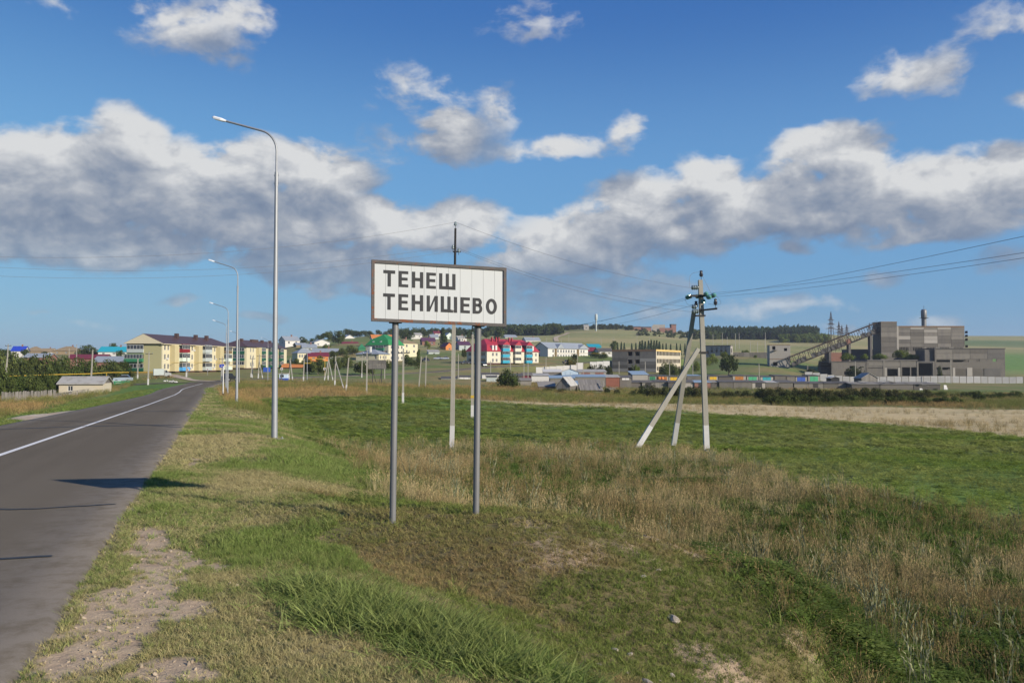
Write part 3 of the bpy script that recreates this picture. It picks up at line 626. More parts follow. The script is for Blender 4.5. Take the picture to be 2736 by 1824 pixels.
for (r0, r1, dn, sz) in ((7, 16, 210, 1.0), (16, 30, 95, 1.25), (30, 50, 42, 1.7)):
    X, Y = sample(r0, r1, dn, -24, 44); n, ry = road_n(X, Y); g = regions(X, Y, n); u = rs.rand(len(X)); v = rs.rand(len(X)); v2 = rs.rand(len(X)); edge = g['wild']
    gp = fbm(X * .34 + 9, Y * .34 + 1, 4); gq = fbm(X * 1.3 + 2, Y * 1.3 + 5, 3)
    ditch = np.exp(-((X - 2.9 - .62 * (9.3 - Y)) / 1.25) ** 2) * (Y < 12) * (.45 + .9 * gq)       # greener at the mound's foot
    greenish = np.clip(.85 * sstep(gp + .4 * (gq - .5), .44, .58) + ditch, 0, .95)
    tall = (.30 + .42 * fbm(X * .22, Y * .22 + 4, 3)) * (.85 + .25 * sstep(Y, 24, 40)) * (1 - .5 * np.clip(ditch, 0, 1))
    hue = fbm(X * .4, Y * .4 + 6, 4)
    # undergrowth: olive grass everywhere
    emit('under', X, Y, tall * .55 * (.6 + .8 * v), .34 * sz * (.7 + .6 * v2), (.125, .195, .042), (.215, .215, .080), v * .45 + sstep(hue, .4, .6) * .6 - .5 * greenish, u < .55 * edge, 3, .32)
    # dry stalks
    emit('wild', X, Y, tall * (.65 + .75 * v ** 1.5), .40 * sz * (.6 + .7 * v2), (.215, .172, .085), (.38, .33, .19), sstep(hue, .35, .7) * .9 + .6 * (v2 - .5), (u > .55) & (u - .55 < edge * .20 * (1 - .8 * greenish)), 4, .26)
    # leafy weeds
    emit('weed', X, Y, (.12 + .24 * v) * (.75 + .5 * gq), (.24 + .2 * v2) * sz, (.080, .130, .028), (.145, .185, .052), v2, (v < edge * greenish * .42) | (v < .02 * edge), 3, .2)
    emit('plume', X, Y, .50 + .45 * v2, .7 + .4 * v2, (.24, .235, .14), (.17, .18, .10), v, (u > .992 + .015 * (1 - edge)) & (gq > .42), 3, .25)
# rough grass on the lower slopes beyond the field, and dead stems on the stubble strip
for (r0, r1, dn, sz) in ((50, 95, 2.5, 2.4), (95, 190, 1.1, 4.0), (190, 260, .35, 6.0)):
    X, Y = sample(r0, r1, dn); n, ry = road_n(X, Y); g = regions(X, Y, n); u = rs.rand(len(X)); v = rs.rand(len(X)); dk = fbm(X * .06, Y * .06 + 3, 3)
    rough_ = (np.abs(n) > 5.5) & (g['field'] < .3) & (g['tan'] < .3) & (g['wild'] < .3) & ((n > 0) | (n < -15)) & ((Y < 200) | (g['px'] > 1300))
    emit('wild', X, Y, (.35 + .5 * v) * (1 + .25 * (r0 > 90)), .55 * sz * (.7 + .6 * v), (0.3, 0.225, 0.1063), (0.15, 0.175, 0.05625), sstep(dk + .3 * (v - .5), .4, .6), rough_ & (u < .75), 4, .2)
    emit('stubble', X, Y, .25 + .45 * v, .8 + .5 * v, (0.45, 0.3625, 0.2), (0.2125, 0.1875, 0.09375), v, (g['tan'] > .5) & (u < .10 + .55 * sstep(fbm(X * .10, Y * .45, 3), .52, .62)), 4, .2)
def flush(bag, protos, name, label):
    b_ = bags[bag]
    if not b_: return
    X = np.concatenate([q[0] for q in b_]); Y = np.concatenate([q[1] for q in b_]); h = np.concatenate([q[2] for q in b_]); w = np.concatenate([q[3] for q in b_]); c = np.concatenate([q[4] for q in b_]); k_ = np.concatenate([q[5] for q in b_]); tl = np.concatenate([np.full(len(q[0]), q[6]) for q in b_])
    Zp = G_(X, Y) - .005 - .01 * h; N_ = len(X)
    rot = np.stack([(rs.rand(N_) - .5) * 2 * tl, (rs.rand(N_) - .5) * 2 * tl, rs.rand(N_) * 6.283], 1); c = c * (.75 + .5 * rs.rand(N_))[:, None]
    print(name, N_)
    gn_scatter(name, protos, np.stack([X, Y, Zp], 1), rot, np.stack([w, w, h], 1), np.concatenate([c, np.ones((N_, 1))], 1), k_, label)
flush('verge', SHORT, 'mown_grass', 'short mown yellow-green grass of the road verge and mound')
flush('lush', LUSH, 'lush_grass', 'long bright green grass in the dip before the mound')
flush('wild', DRY, 'dry_meadow_grass', 'tall brown dry grass of the meadow and slopes')
flush('under', LUSH, 'meadow_undergrowth', 'olive green grass growing between the dry stalks')
flush('weed', WEED, 'green_weeds', 'patches of green leafy weeds in the dry meadow')
flush('plume', PLUME, 'wormwood_stalks', 'pale wormwood plumes standing above the dry grass')
flush('field', CROP, 'field_crop', 'low green crop of the mown field')
flush('stubble', DRY, 'stubble_weeds', 'dead stems on the pale stubble strip')
# ------------------------------------------------------------------ materials of the built things
M = dict(
 galv=mat('galvanised_steel', (.28, .295, .31), .5, .14, 4, metal=.35, col2=(.27, .28, .30), spec=.5),
 galv_old=mat('weathered_galvanised_steel', (.17, .172, .175), .5, .18, 5, metal=.3, col2=(.15, .115, .085), thr=(.58, .72), stretch=(1, 1, .25)),
 lamp=mat('lamp_housing', (.62, .64, .66), .45, .05), lens=mat('lamp_lens', (.75, .77, .8), .2, .03),
 rust=mat('rusty_frame', (.095, .088, .085), .75, .3, 9, col2=(.14, .05, .022), thr=(.52, .60), bump=.4, bscale=60),
 board=mat('white_sign_board', (.46, .48, .485), .55, .05, 2.5, col2=(.435, .45, .45), stretch=(1, 1, .3)),
 letter=mat('black_letter_film', (.030, .031, .034), .6, .1, 4), letter_worn=mat('worn_letter_film', (.030, .031, .034), .6, .1, 14, col2=(.45, .45, .44), thr=(.60, .66), stretch=(1, 1, .35)),
 conc=mat('pole_concrete', (.29, .275, .235), .9, .16, 3, bump=.3, stretch=(1, 1, .3)), white=mat('whitewash', (.48, .475, .46), .9, .10, 4, col2=(.36, .345, .31), thr=(.6, .7)),
 black=mat('tarred_wood_and_shade', (.012, .012, .013), .7, .2, 5), iron=mat('dark_iron', (.035, .033, .033), .6, .2, 6), wire=mat('wire', (.13, .13, .135), .5, .05),
 insul=mat('dark_insulator', (.02, .015, .02), .2, .05, spec=.6), porc=mat('grey_glass_disc', (.16, .20, .21), .15, .05, spec=.7),
 wood=mat('grey_weathered_wood', (.20, .185, .165), .95, .25, 2, stretch=(6, 6, .5), rand=.22, bump=.4), wood_d=mat('dark_weathered_wood', (.105, .095, .085), .95, .28, 2, stretch=(6, 6, .5), rand=.25),
 slate=mat('asbestos_sheet', (.33, .325, .31), .95, .16, .8, col2=(.22, .21, .19), rand=.15), felt=mat('roofing_felt', (.085, .08, .078), .95, .25, 1, rand=.2),
 yellow=mat('yellow_render', (.52, .475, .33), .9, .05, .4), yellow_d=mat('ochre_render', (.43, .37, .21), .9, .06, .4), olive=mat('olive_render', (.33, .31, .17), .9, .06, .3),
 cream=mat('cream_trim', (.50, .45, .32), .8, .05, .5), cream_w=mat('cream_wall', (.50, .47, .38), .9, .06, .5), white_w=mat('white_wall', (.50, .49, .465), .9, .07, .5),
 brownroof=mat('brown_metal_roof', (.068, .038, .032), .5, .12, .3, spec=.5), redroof=mat('red_metal_roof', (.30, .022, .035), .5, .12, .25, spec=.5), greenroof=mat('green_metal_roof', (.025, .19, .05), .5, .10, .3, spec=.5),
 greyroof=mat('grey_metal_roof', (.24, .265, .29), .5, .15, .3, spec=.5), blueroof=mat('blue_metal_roof', (.02, .05, .38), .5, .1, .4), tealroof=mat('teal_metal_roof', (.02, .30, .38), .5, .1, .4), maroon=mat('maroon_roof', (.15, .022, .035), .6, .15, .4),
 orange=mat('orange_wall', (.50, .18, .05), .8, .12, .5), brick=mat('red_brick', (.20, .105, .08), .9, .2, 1), brownwall=mat('brown_thatch_roof', (.22, .165, .10), .95, .2, .5), purple=mat('purple_roof', (.085, .035, .07), .6, .12, .5),
 plinth=mat('dark_plinth', (.06, .03, .025), .9, .15, .6), glass=mat('window_glass', (.035, .042, .05), .08, .25, .8, spec=.6, rand=.5), frame=mat('white_window_frame', (.48, .48, .475), .6, .04),
 bgreen=mat('dark_green_cladding', (.012, .075, .045), .6, .1, .5), bgreen2=mat('green_cladding', (.03, .16, .075), .6, .1, .5), bred=mat('dark_red_cladding', (.19, .015, .02), .6, .1, .5), bblue=mat('blue_cladding', (.07, .30, .60), .6, .1, .5), bteal=mat('teal_cladding', (.025, .25, .36), .6, .1, .5), bgrey=mat('grey_cladding', (.36, .40, .39), .7, .12, .8), bmint=mat('mint_cladding', (.52, .60, .52), .7, .05, .5), bbrown=mat('brown_recess', (.14, .10, .05), .8, .1, .6),
 pan=mat('concrete_panel', (.155, .142, .122), .95, .34, .45, col2=(.105, .097, .088), rand=.28, bump=.3, bscale=3, stretch=(1, 1, .35)), pan_l=mat('light_concrete_panel', (.30, .28, .25), .95, .16, .3, col2=(.27, .25, .22), rand=.10, stretch=(1, 1, .5)),  # pan: base colour darkened in place of a cloud shadow over the factory
 pan_d=mat('dark_concrete', (.115, .108, .10), .95, .25, .25, rand=.2), pan_w=mat('sun_toned_cream_panel', (.43, .39, .31), .95, .15, .4, col2=(.40, .35, .26), stretch=(1, 1, .4)), rustband=mat('rust_stained_parapet', (.20, .125, .07), .95, .25, .6, col2=(.12, .09, .07)), tanband=mat('sun_toned_parapet', (.52, .37, .14), .95, .2, .5),  # pan_w and tanband: brighter sun-side tones, sunlight put into the colour
 fence=mat('fence_panel', (.30, .30, .30), .95, .14, .6, rand=.12), steel=mat('rusty_steelwork', (.032, .027, .025), .85, .3, 1, col2=(.05, .03, .022)), galleryw=mat('gallery_cladding', (.085, .083, .08), .9, .3, .5),
 gas=mat('yellow_gas_pipe', (.50, .33, .04), .5, .08, 2), tyre=mat('tyre', (.02, .02, .02), .8, .1), rim=mat('wheel_rim', (.4, .4, .41), .4, .05, metal=.5), carglass=mat('car_glass', (.02, .025, .03), .05, .1, spec=.8), headl=mat('headlamp', (.7, .7, .7), .15, .05),
 stone=mat('pale_stone', (.38, .335, .27), .95, .25, 6, col2=(.24, .20, .15), bump=.6, bscale=30, rand=.2), boulder=mat('boulder', (.30, .255, .20), .95, .3, 6, col2=(.16, .13, .10), bump=.8, bscale=25), rubble=mat('white_rubble', (.5, .49, .48), .9, .1, 3, rand=.1),
)
def solid(name, col, rough=.6, var=.1, **kw): return mat(name, col, rough, var, **kw)

# ------------------------------------------------------------------ town sign
sL = P(992, 776, 9.32); sR = P(1352, 792, 9.74)
hd = Vector((sR.x - sL.x, sR.y - sL.y, 0)); Wd = hd.length; srz = math.atan2(hd.y, hd.x)
zt = P(995, 694, 9.32).z; zb = P(991, 858, 9.32).z; Hd = zt - zb; zmid = (zt + zb) / 2
tiltr = -math.asin(min(.05, max(-.05, (P(1352, 716, 9.74).z - zt) / Wd * -1)))      # the board hangs slightly askew
gl = on_ground(1050, 9.45); gr = on_ground(1274, 9.66)
sign = empty('town_sign', Vector((sL.x + hd.x * .5, sL.y + hd.y * .5, (gl.z + gr.z) / 2)), srz, 'white town name board in a rusty frame on two steel posts', 'sign')
z0 = sign.location.z
def sgn(mb, name, m, parent=sign): return mb.build(name, m, parent)
a_t = math.tan((P(1352, 716, 9.74).z - zt) / Wd)
def sk(x, z): return (x, z + x * a_t)         # board plane coordinates -> local x,z
zc = zmid - z0 + a_t * Wd / 2
def plate(mb, x0, x1, z0_, z1_, y0, y1):
    pts = [(x0, z0_), (x1, z0_), (x1, z1_), (x0, z1_)]
    mb.hexa([(*_p(sk(*pts[0]), y0),), (*_p(sk(*pts[1]), y0),), (*_p(sk(*pts[1]), y1),), (*_p(sk(*pts[0]), y1),)], [(*_p(sk(*pts[3]), y0),), (*_p(sk(*pts[2]), y0),), (*_p(sk(*pts[2]), y1),), (*_p(sk(*pts[3]), y1),)])
def _p(q, y): return (q[0], y, q[1] + zc)
hw, hh, fb = Wd / 2, Hd / 2, .036
fr = MB(); plate(fr, -hw, hw, hh - fb, hh, -.028, .03); plate(fr, -hw, hw, -hh, -hh + fb, -.028, .03); plate(fr, -hw, -hw + fb, -hh + fb, hh - fb, -.028, .03); plate(fr, hw - fb, hw, -hh + fb, hh - fb, -.028, .03); sgn(fr, 'frame', M['rust'])
seams = [0, .083, .180, .278, .375, .471, .563, .655, .747, .838, .928, 1.0]
iw = 2 * (hw - fb)
for a, b_ in zip(seams[:-1], seams[1:]):
    pl = MB(); x0 = -hw + fb + a * iw; x1 = -hw + fb + b_ * iw; plate(pl, x0 + .0012, x1 - .0012, -hh + fb, hh - fb, -.012 - .0012 * rnd.random(), .012); sgn(pl, 'board_strip', M['board'])
bk = MB(); plate(bk, -hw + fb, hw - fb, -hh + fb, hh - fb, .0125, .016); sgn(bk, 'backing', M['iron'])
def glyph(ch):
    """strokes of a letter in a unit-high box: list of polygons"""
    s = .195
    if ch == 'T': w = .72; return w, [[(0, 1 - s), (w, 1 - s), (w, 1), (0, 1)], [(w / 2 - s / 2, 0), (w / 2 + s / 2, 0), (w / 2 + s / 2, 1 - s), (w / 2 - s / 2, 1 - s)]]
    if ch == 'E': w = .60; return w, [[(0, 0), (s, 0), (s, 1), (0, 1)], [(s, 0), (w, 0), (w, s * .9), (s, s * .9)], [(s, .42), (w * .93, .42), (w * .93, .42 + s * .9), (s, .42 + s * .9)], [(s, 1 - s * .9), (w, 1 - s * .9), (w, 1), (s, 1)]]
    if ch == 'N': w = .70; return w, [[(0, 0), (s, 0), (s, 1), (0, 1)], [(w - s, 0), (w, 0), (w, 1), (w - s, 1)], [(s, .43), (w - s, .43), (w - s, .43 + s), (s, .43 + s)]]
    if ch == 'W': w = 1.04; return w, [[(0, 0), (w, 0), (w, s), (0, s)], [(0, s), (s, s), (s, 1), (0, 1)], [(w / 2 - s / 2, s), (w / 2 + s / 2, s), (w / 2 + s / 2, 1), (w / 2 - s / 2, 1)], [(w - s, s), (w, s), (w, 1), (w - s, 1)]]
    if ch == 'I': w = .70; return w, [[(0, 0), (s, 0), (s, 1), (0, 1)], [(w - s, 0), (w, 0), (w, 1), (w - s, 1)], [(s, 0), (s, .26), (w - s, 1), (w - s, .74)]]
    if ch in 'VO':
        polys = []
        def ring(cx, cz, rx, rz, t, a0, a1, n=16):
            for i in range(n):
                u0 = a0 + (a1 - a0) * i / n; u1 = a0 + (a1 - a0) * (i + 1) / n
                polys.append([(cx + rx * math.cos(u0), cz + rz * math.sin(u0)), (cx + rx * math.cos(u1), cz + rz * math.sin(u1)), (cx + (rx - t) * math.cos(u1), cz + (rz - t) * math.sin(u1)), (cx + (rx - t) * math.cos(u0), cz + (rz - t) * math.sin(u0))])
        if ch == 'O': ring(.36, .5, .36, .5, s, 0, 2 * math.pi, 28); return .72, polys
        t = s * .92
        polys += [[(0, 0), (s, 0), (s, 1), (0, 1)]]
        for z_a, z_b in ((0, t), (.455, .455 + t), (1 - t, 1)): polys.append([(s, z_a), (.34, z_a), (.34, z_b), (s, z_b)])
        ring(.34, (.455 + t) / 2, .28, (.455 + t) / 2, t, -math.pi / 2, math.pi / 2, 12); ring(.34, .5 * (1 + .455), .25, .5 * (1 - .455), t, -math.pi / 2, math.pi / 2, 12)
        return .62, polys
def write(text, starts, zbase, height, worn=()):
    for i, (ch, xs_) in enumerate(zip(text, starts)):
        w, polys = glyph(ch); mb = MB(); x0 = -hw + fb + xs_ * iw
        for pg in polys:
            pts = [sk(x0 + px_ * height, zbase + pz_ * height) for px_, pz_ in pg]
            ar = sum(pts[k][0] * pts[(k + 1) % 4][1] - pts[(k + 1) % 4][0] * pts[k][1] for k in range(4))
            if ar < 0: pts = pts[::-1]
            n = len(pts); mb.add([(q[0], -.0165, q[1] + zc) for q in pts] + [(q[0], -.0115, q[1] + zc) for q in pts], [tuple(range(n))] + [(k, k + n, (k + 1) % n + n, (k + 1) % n) for k in range(n)])
        mb.build('letter', M['letter_worn'] if i in worn else M['letter'], sign)
Hl = 2 * (hh - fb) * .292
write('TENEW', [.067, .181, .283, .393, .492], .5 * (hh - fb) * .36, Hl)
write('TENIWEVO', [.066, .181, .283, .396, .505, .659, .755, .860], -(hh - fb) * .665, Hl, worn=(4,))
for gp, nm in ((gl, 'left'), (gr, 'right')):
    lx = (gp.x - sign.location.x) * math.cos(srz) + (gp.y - sign.location.y) * math.sin(srz)
    top = Vector((lx + .03, .062, -hh * .2 + zc + lx * a_t)); pm = MB(); pm.tube([(lx, .062, gp.z - z0 - .3), top], .0385, 16); pm.build('post', M['galv_old'], sign)
    pm = MB(); pm.box(lx - .05, lx + .10, .028, .064, -hh + zc + lx * a_t - .012, -hh + zc + lx * a_t + .05); pm.build('bracket', M['iron'], sign)

# ------------------------------------------------------------------ street lamps
def make_lamp():
    root = empty('street_lamp', (0, 0, 0))
    bp = MB(); bp.box(-.22, .22, -.22, .22, 0, .025); 
    for sx in (-1, 1):
        for sy in (-1, 1): bp.tube([(sx * .17, sy * .17, .02), (sx * .17, sy * .17, .075)], .018, 6)
    bp.build('base_plate', M['galv'], root)
    MB().tube([(0, 0, .02), (0, 0, 8.0)], [.095, .052], 8).build('pole', M['galv'], root)
    cl = MB(); cl.tube([(0, 0, 7.9), (0, 0, 8.35)], .058, 12)
    for z in (8.0, 8.25): cl.tube([(-.09, 0, z), (.09, 0, z)], .012, 6)
    cl.build('collar', M['galv'], root)
    pts = [(0, 0, 8.3), (0, 0, 9.0)]
    for i in range(1, 9): t = i / 8 * R(73); pts.append((-.72 * (1 - math.cos(t)), 0, 9.0 + .72 * math.sin(t)))
    e_ = pts[-1]; d_ = (-math.sin(R(73)), math.cos(R(73))); pts.append((e_[0] + d_[0] * 1.35, 0, e_[2] + d_[1] * 1.35))
    MB().tube(pts, .034, 10).build('arm', M['galv'], root)
    p0 = Vector(pts[-1]); dv = Vector((d_[0], 0, d_[1])); up = Vector((d_[1], 0, -d_[0])); up = -up if up.z < 0 else up
    prof = [(-.05, .035, .03), (.05, .07, .045), (.12, .10, .055), (.38, .105, .055), (.43, .08, .04)]
    hb = MB(); vs = []
    for (t, hwid, hhei) in prof:
        c = p0 + dv * t
        for (a, b_) in ((-1, -.6), (1, -.6), (1, .3), (.6, 1), (-.6, 1), (-1, .3)): vs.append(c + Vector((0, a * hwid, 0)) + up * (b_ * hhei))
    fs = [tuple(range(6)), tuple(range(len(vs) - 1, len(vs) - 7, -1))] + [(i * 6 + k, i * 6 + (k + 1) % 6, (i + 1) * 6 + (k + 1) % 6, (i + 1) * 6 + k) for i in range(len(prof) - 1) for k in range(6)]
    hb.add(vs, fs); h = hb.build('lamp_head', M['lamp'], root)
    c = p0 + dv * .25 - up * .035; lb = MB(); lb.box(-.11, .11, -.085, .085, -.006, .004); l = lb.build('lens', M['lens'], h, c); l.rotation_euler = (0, R(17), 0)
    return root
def copy_tree(o, parent=None):
    c = o.copy(); COL.objects.link(c); c.parent = parent
    for ch in o.children: copy_tree(ch, c)
    return c
lamps = [(735, 26.8, 1.0, 0, 'tall galvanised street lamp with bolted base plate, nearest on the verge'), (633.5, 60.7, 1.0, -4, 'street lamp second nearest along the road verge'), (609, 93.5, 1.0, -3, 'street lamp third along the road, behind the slim white post'), (604.5, 130, 1.0, -2, 'fourth street lamp in the row before the road bends'),
         (639.5, 172, 1.0, 4, 'street lamp on the inside of the bend before the second apartment block'), (716, 198, 1.0, 12, 'street lamp after the bend before the yellow apartment block end'), (821, 216, 1.0, 20, 'farthest street lamp, near the concrete poles by the road')]
proto = make_lamp()
def solve_base(px, Z): return on_ground(px, Z)
for i, (px_, Z_, s_, yaw, lb) in enumerate(lamps):
    o = proto if i == 0 else copy_tree(proto)
    p_ = on_ground(px_, Z_); o.location = p_ - Vector((0, 0, .01)); o.rotation_euler = (0, 0, R(-12 if i == 0 else -14 - yaw)); o['label'] = lb; o['category'] = 'street lamp'; o['group'] = 'street lamps along the road'
    want = {0: 320, 1: 700, 2: 812, 3: 858, 4: 886, 5: 903, 6: 906}[i]; top = P(px_ - 40, want, Z_).z - p_.z; o.scale = (1, 1, 1); k_ = top / 10.0; o.scale = (k_, k_, k_)

# ------------------------------------------------------------------ wires and poles
def wire(a, b_, sag, name, label, group=None, rad=.006):
    a = Vector(a); b_ = Vector(b_); pts = [a.lerp(b_, t) - Vector((0, 0, sag * 4 * t * (1 - t))) for t in [i / 20 for i in range(21)]]
    o = MB().tube(pts, rad, 4).build(name, M['wire']); return tag(o, label, 'wire', group)
# pole behind the sign: concrete leg, tarred top piece
pb = on_ground(1208, 36); tp = P(1217, 592, 36)
pole1 = empty('concrete_power_pole', pb, 0, 'concrete power pole with a black top piece behind the town sign', 'power pole')
H1 = tp.z - pb.z; lx = tp.x - pb.x
def taper(mb, x0, z0_, x1, z1_, w0, w1, y=0.0, dy=0.0):
    mb.hexa([(x0 - w0, y - w0, z0_), (x0 + w0, y - w0, z0_), (x0 + w0, y + w0, z0_), (x0 - w0, y + w0, z0_)], [(x1 - w1, y + dy - w1, z1_), (x1 + w1, y + dy - w1, z1_), (x1 + w1, y + dy + w1, z1_), (x1 - w1, y + dy + w1, z1_)]); return mb
wz = 1.15
taper(MB(), -.02, -.4, lx * wz / H1, wz, .10, .097).build('painted_foot', M['white'], pole1)
taper(MB(), lx * wz / H1, wz, lx * .82, H1 * .80, .0955, .072).build('concrete_leg', M['conc'], pole1)
MB().tube([(lx * .82, -.02, H1 * .74), (lx, -.02, H1 * .97)], [.058, .050], 10).build('top_piece', M['black'], pole1)
def pin(parent, at, s=1.0, m='porc'):
    mb = MB(); mb.tube([at, (at[0], at[1], at[2] + .16 * s)], .012 * s, 6); mb.build('pin', M['iron'], parent)
    MB().lathe([(.02 * s, .0), (.075 * s, .02 * s), (.075 * s, .05 * s), (.045 * s, .06 * s), (.065 * s, .09 * s), (.062 * s, .12 * s), (.04 * s, .13 * s), (.05 * s, .17 * s), (.0, .19 * s)], (at[0], at[1], at[2] + .12 * s), 10).build('insulator', M[m], parent)
pin(pole1, (lx, -.02, H1 * .97)); 
arm_z = H1 * .865; MB().box(lx * .86 - .09, lx * .86 + .26, -.05, .02, arm_z, arm_z + .05).build('cross_bracket', M['iron'], pole1); pin(pole1, (lx * .86 - .09, -.02, arm_z + .03)); pin(pole1, (lx * .86 + .17, -.02, arm_z - .12))
top1 = pb + Vector((lx, -.02, H1 * .97 + .28)); mid1 = pb + Vector((lx * .86 - .1, -.02, arm_z + .28)); mid1b = pb + Vector((lx * .86 + .18, -.02, arm_z + .1))
# braced pole: an upright and two struts
ab = on_ground(1887, 42); at_ = P(1871, 748, 42); HA = at_.z - ab.z; LA = at_.x - ab.x
frame = empty('braced_power_pole', ab, 0, 'concrete power pole with two slanted struts and green insulators in the field', 'power pole')
def leg(px, Z, tx, ty, tz, w, nm):
    g_ = on_ground(px, Z); x0, y0, z0_ = g_.x - ab.x, g_.y - ab.y, g_.z - ab.z - .35; t = (1.35 - z0_) / (tz - z0_)
    m0 = (x0 + (tx - x0) * t, y0 + (ty - y0) * t, z0_ + (tz - z0_) * t)
    for (A_p, B_p, wa, wb, mm, nn) in (((x0, y0, z0_), m0, w, w * .985, 'white', 'painted_foot'), (m0, (tx, ty, tz), w * .97, w * .78, 'conc', nm)):
        A_p, B_p = Vector(A_p), Vector(B_p); d = (B_p - A_p).normalized(); u_ = Vector((d.z, 0, -d.x)).normalized() if abs(d.z) > .2 else Vector((0, 0, 1)); v_ = d.cross(u_)
        q = lambda c, w_: [c - u_ * w_ - v_ * w_, c + u_ * w_ - v_ * w_, c + u_ * w_ + v_ * w_, c - u_ * w_ + v_ * w_]
        mb = MB(); mb.hexa(q(A_p, wa), q(B_p, wb)); mb.build(nn, M[mm], frame)
leg(1887, 42, LA, 0, HA, .135, 'upright')
leg(1687, 40.9, LA * .48 - .30, -.10, HA * .595, .125, 'strut'); leg(1795, 44.5, LA * .83 - .34, .25, HA * .815, .125, 'strut')
za = HA * .575; MB().box(LA * .58 - .34, LA * .58 + .2, -.17, -.13, za - .05, za + .04).build('clamp', M['iron'], frame); MB().box(LA * .58 - .34, LA * .58 + .2, .13, .17, za - .05, za + .04).build('clamp', M['iron'], frame)
za = HA * .79; MB().box(LA * .8 - .30, LA * .8 + .18, -.15, -.12, za - .04, za + .04).build('clamp', M['iron'], frame); MB().box(LA * .8 - .30, LA * .8 + .18, .12, .15, za - .04, za + .04).build('clamp', M['iron'], frame)
green_g = mat('green_glass', (.09, .24, .20), .08, .1, spec=.9)
def string(a, d, n, mt, s=1.0, parent=frame):
    """a strain string of bell discs, from a along d"""
    d = Vector(d).normalized(); a = Vector(a); q = d.to_track_quat('Z', 'Y').to_matrix()
    mb = MB(); mb.tube([a, a + d * (.16 + n * .14) * s], .015, 6)
    for i in range(n):
        o_ = a + d * (.10 + i * .14) * s
        prof = [(.03, .09), (.05, .075), (.125, .03), (.13, .0), (.09, .012), (.04, .005)]; k = 12
        vs = [o_ + q @ Vector((r_ * s * math.cos(2 * math.pi * j / k), r_ * s * math.sin(2 * math.pi * j / k), z_ * s)) for r_, z_ in prof for j in range(k)]
        mb.add(vs, [(i2 * k + j, i2 * k + (j + 1) % k, (i2 + 1) * k + (j + 1) % k, (i2 + 1) * k + j) for i2 in range(len(prof) - 1) for j in range(k)], True)
    mb.build('insulator_string', mt, parent); return a + d * (.2 + n * .14) * s
fx = lambda f: LA * f
zx = HA * .905; ca = MB(); ca.box(fx(.9) - .60, fx(.9) + .62, -.20, -.13, zx - .05, zx + .06); ca.build('crossarm', M['iron'], frame)
zy = HA * .825; ca = MB(); ca.hexa([(fx(.83) - .30, -.05, zy - .10), (fx(.83) + .70, -.55, zy - .02), (fx(.83) + .70, -.45, zy - .02), (fx(.83) - .30, .05, zy - .10)], [(fx(.83) - .30, -.05, zy - .02), (fx(.83) + .70, -.55, zy + .08), (fx(.83) + .70, -.45, zy + .08), (fx(.83) - .30, .05, zy - .02)]); ca.build('lower_crossarm', M['iron'], frame)
p2t = P(1262, 880, 80); rt = P(2736, 628, 17); rt2 = P(2736, 672, 17.5); rt3 = P(2736, 686, 18.2)
dl = (p2t - (ab + Vector((0, 0, zx)))).normalized(); dr = (rt - (ab + Vector((0, 0, zx)))).normalized()
eL = [string((fx(.9) - .55, -.16, zx), (dl.x, dl.y, -.12), 3, green_g, .95), string((fx(.9) - .12, -.16, zx), (dl.x * .9, dl.y, -.05), 2, green_g, .9), string((fx(.9) + .15, -.2, zx - .25), (dl.x, dl.y, -.2), 3, green_g, 1.0)]
eR = [string((fx(.9) + .55, -.16, zx), (dr.x, dr.y, .02), 3, green_g, .95), string((fx(.9) + .18, -.18, zx + .08), (dr.x, dr.y, .05), 2, green_g, .9), string((fx(.9) + .3, -.25, zx - .08), (dr.x, dr.y, -.05), 3, green_g, .9)]
dp = (mid1 - (ab + Vector((0, 0, HA * .95)))).normalized()
e1 = [string((fx(.95) - .14, -.1, HA * .955), (dp.x, dp.y, -.05), 3, M['porc'], .95), string((fx(.82) - .16, -.1, HA * .815), (dp.x, dp.y, -.05), 3, M['porc'], .95), string((fx(.9) - .3, -.3, HA * .84), (dp.x, dp.y, -.03), 2, M['porc'], .9)]
for at3 in ((fx(1) + .05, 0, HA + .02), (fx(.83) - .28, 0, zy - .02), (fx(.83) + .62, -.5, zy + .06)):
    MB().tube([at3, (at3[0], at3[1], at3[2] + .22)], .014, 6).build('pin', M['iron'], frame)
    MB().lathe([(.03, 0), (.10, .03), (.07, .06), (.12, .10), (.07, .14), (.11, .17), (.06, .22), (.08, .27), (.075, .32), (.0, .34)], (at3[0], at3[1], at3[2] + .15), 12).build('pin_insulator', M['insul'], frame)
def jump(pts): 
    c = catmull(pts, .1); MB().tube([tuple(q) for q in c], .007, 5).build('jumper', M['wire'], frame)
jump([tuple(e1[0]), (fx(1) - .55, -.1, HA + .22), (fx(1) - .25, -.05, HA + .40), (fx(1) + .05, 0, HA + .40)]); jump([(fx(1) + .08, 0, HA + .36), (fx(1) + .22, -.1, HA - .05), (fx(.9) + .5, -.2, zx + .12)])
jump([tuple(eR[0]), (fx(.9) + .95, -.4, zx - .35), (fx(.83) + .80, -.45, zy + .25), (fx(.83) + .3, -.3, zy + .28)]); jump([tuple(eL[0]), (fx(.9) - .75, -.1, zx - .42), (fx(.9) - .45, 0, zx - .45), (fx(.83) - .2, 0, zy + .4)])
W3 = 'overhead wires between the poles'
for i, (a, b_, s_) in enumerate(((top1, ab + e1[0], .35), (mid1, ab + e1[2], .45), (mid1b, ab + e1[1], .45))): wire(a, b_, s_, 'power_wire', ['top overhead wire from the black-topped pole to the braced pole', 'middle overhead wire from the black-topped pole to the braced pole', 'lowest overhead wire from the black-topped pole to the braced pole'][i], W3)
lefts = [P(-60, 685, 30), P(-60, 711, 31), P(-60, 735, 31)]
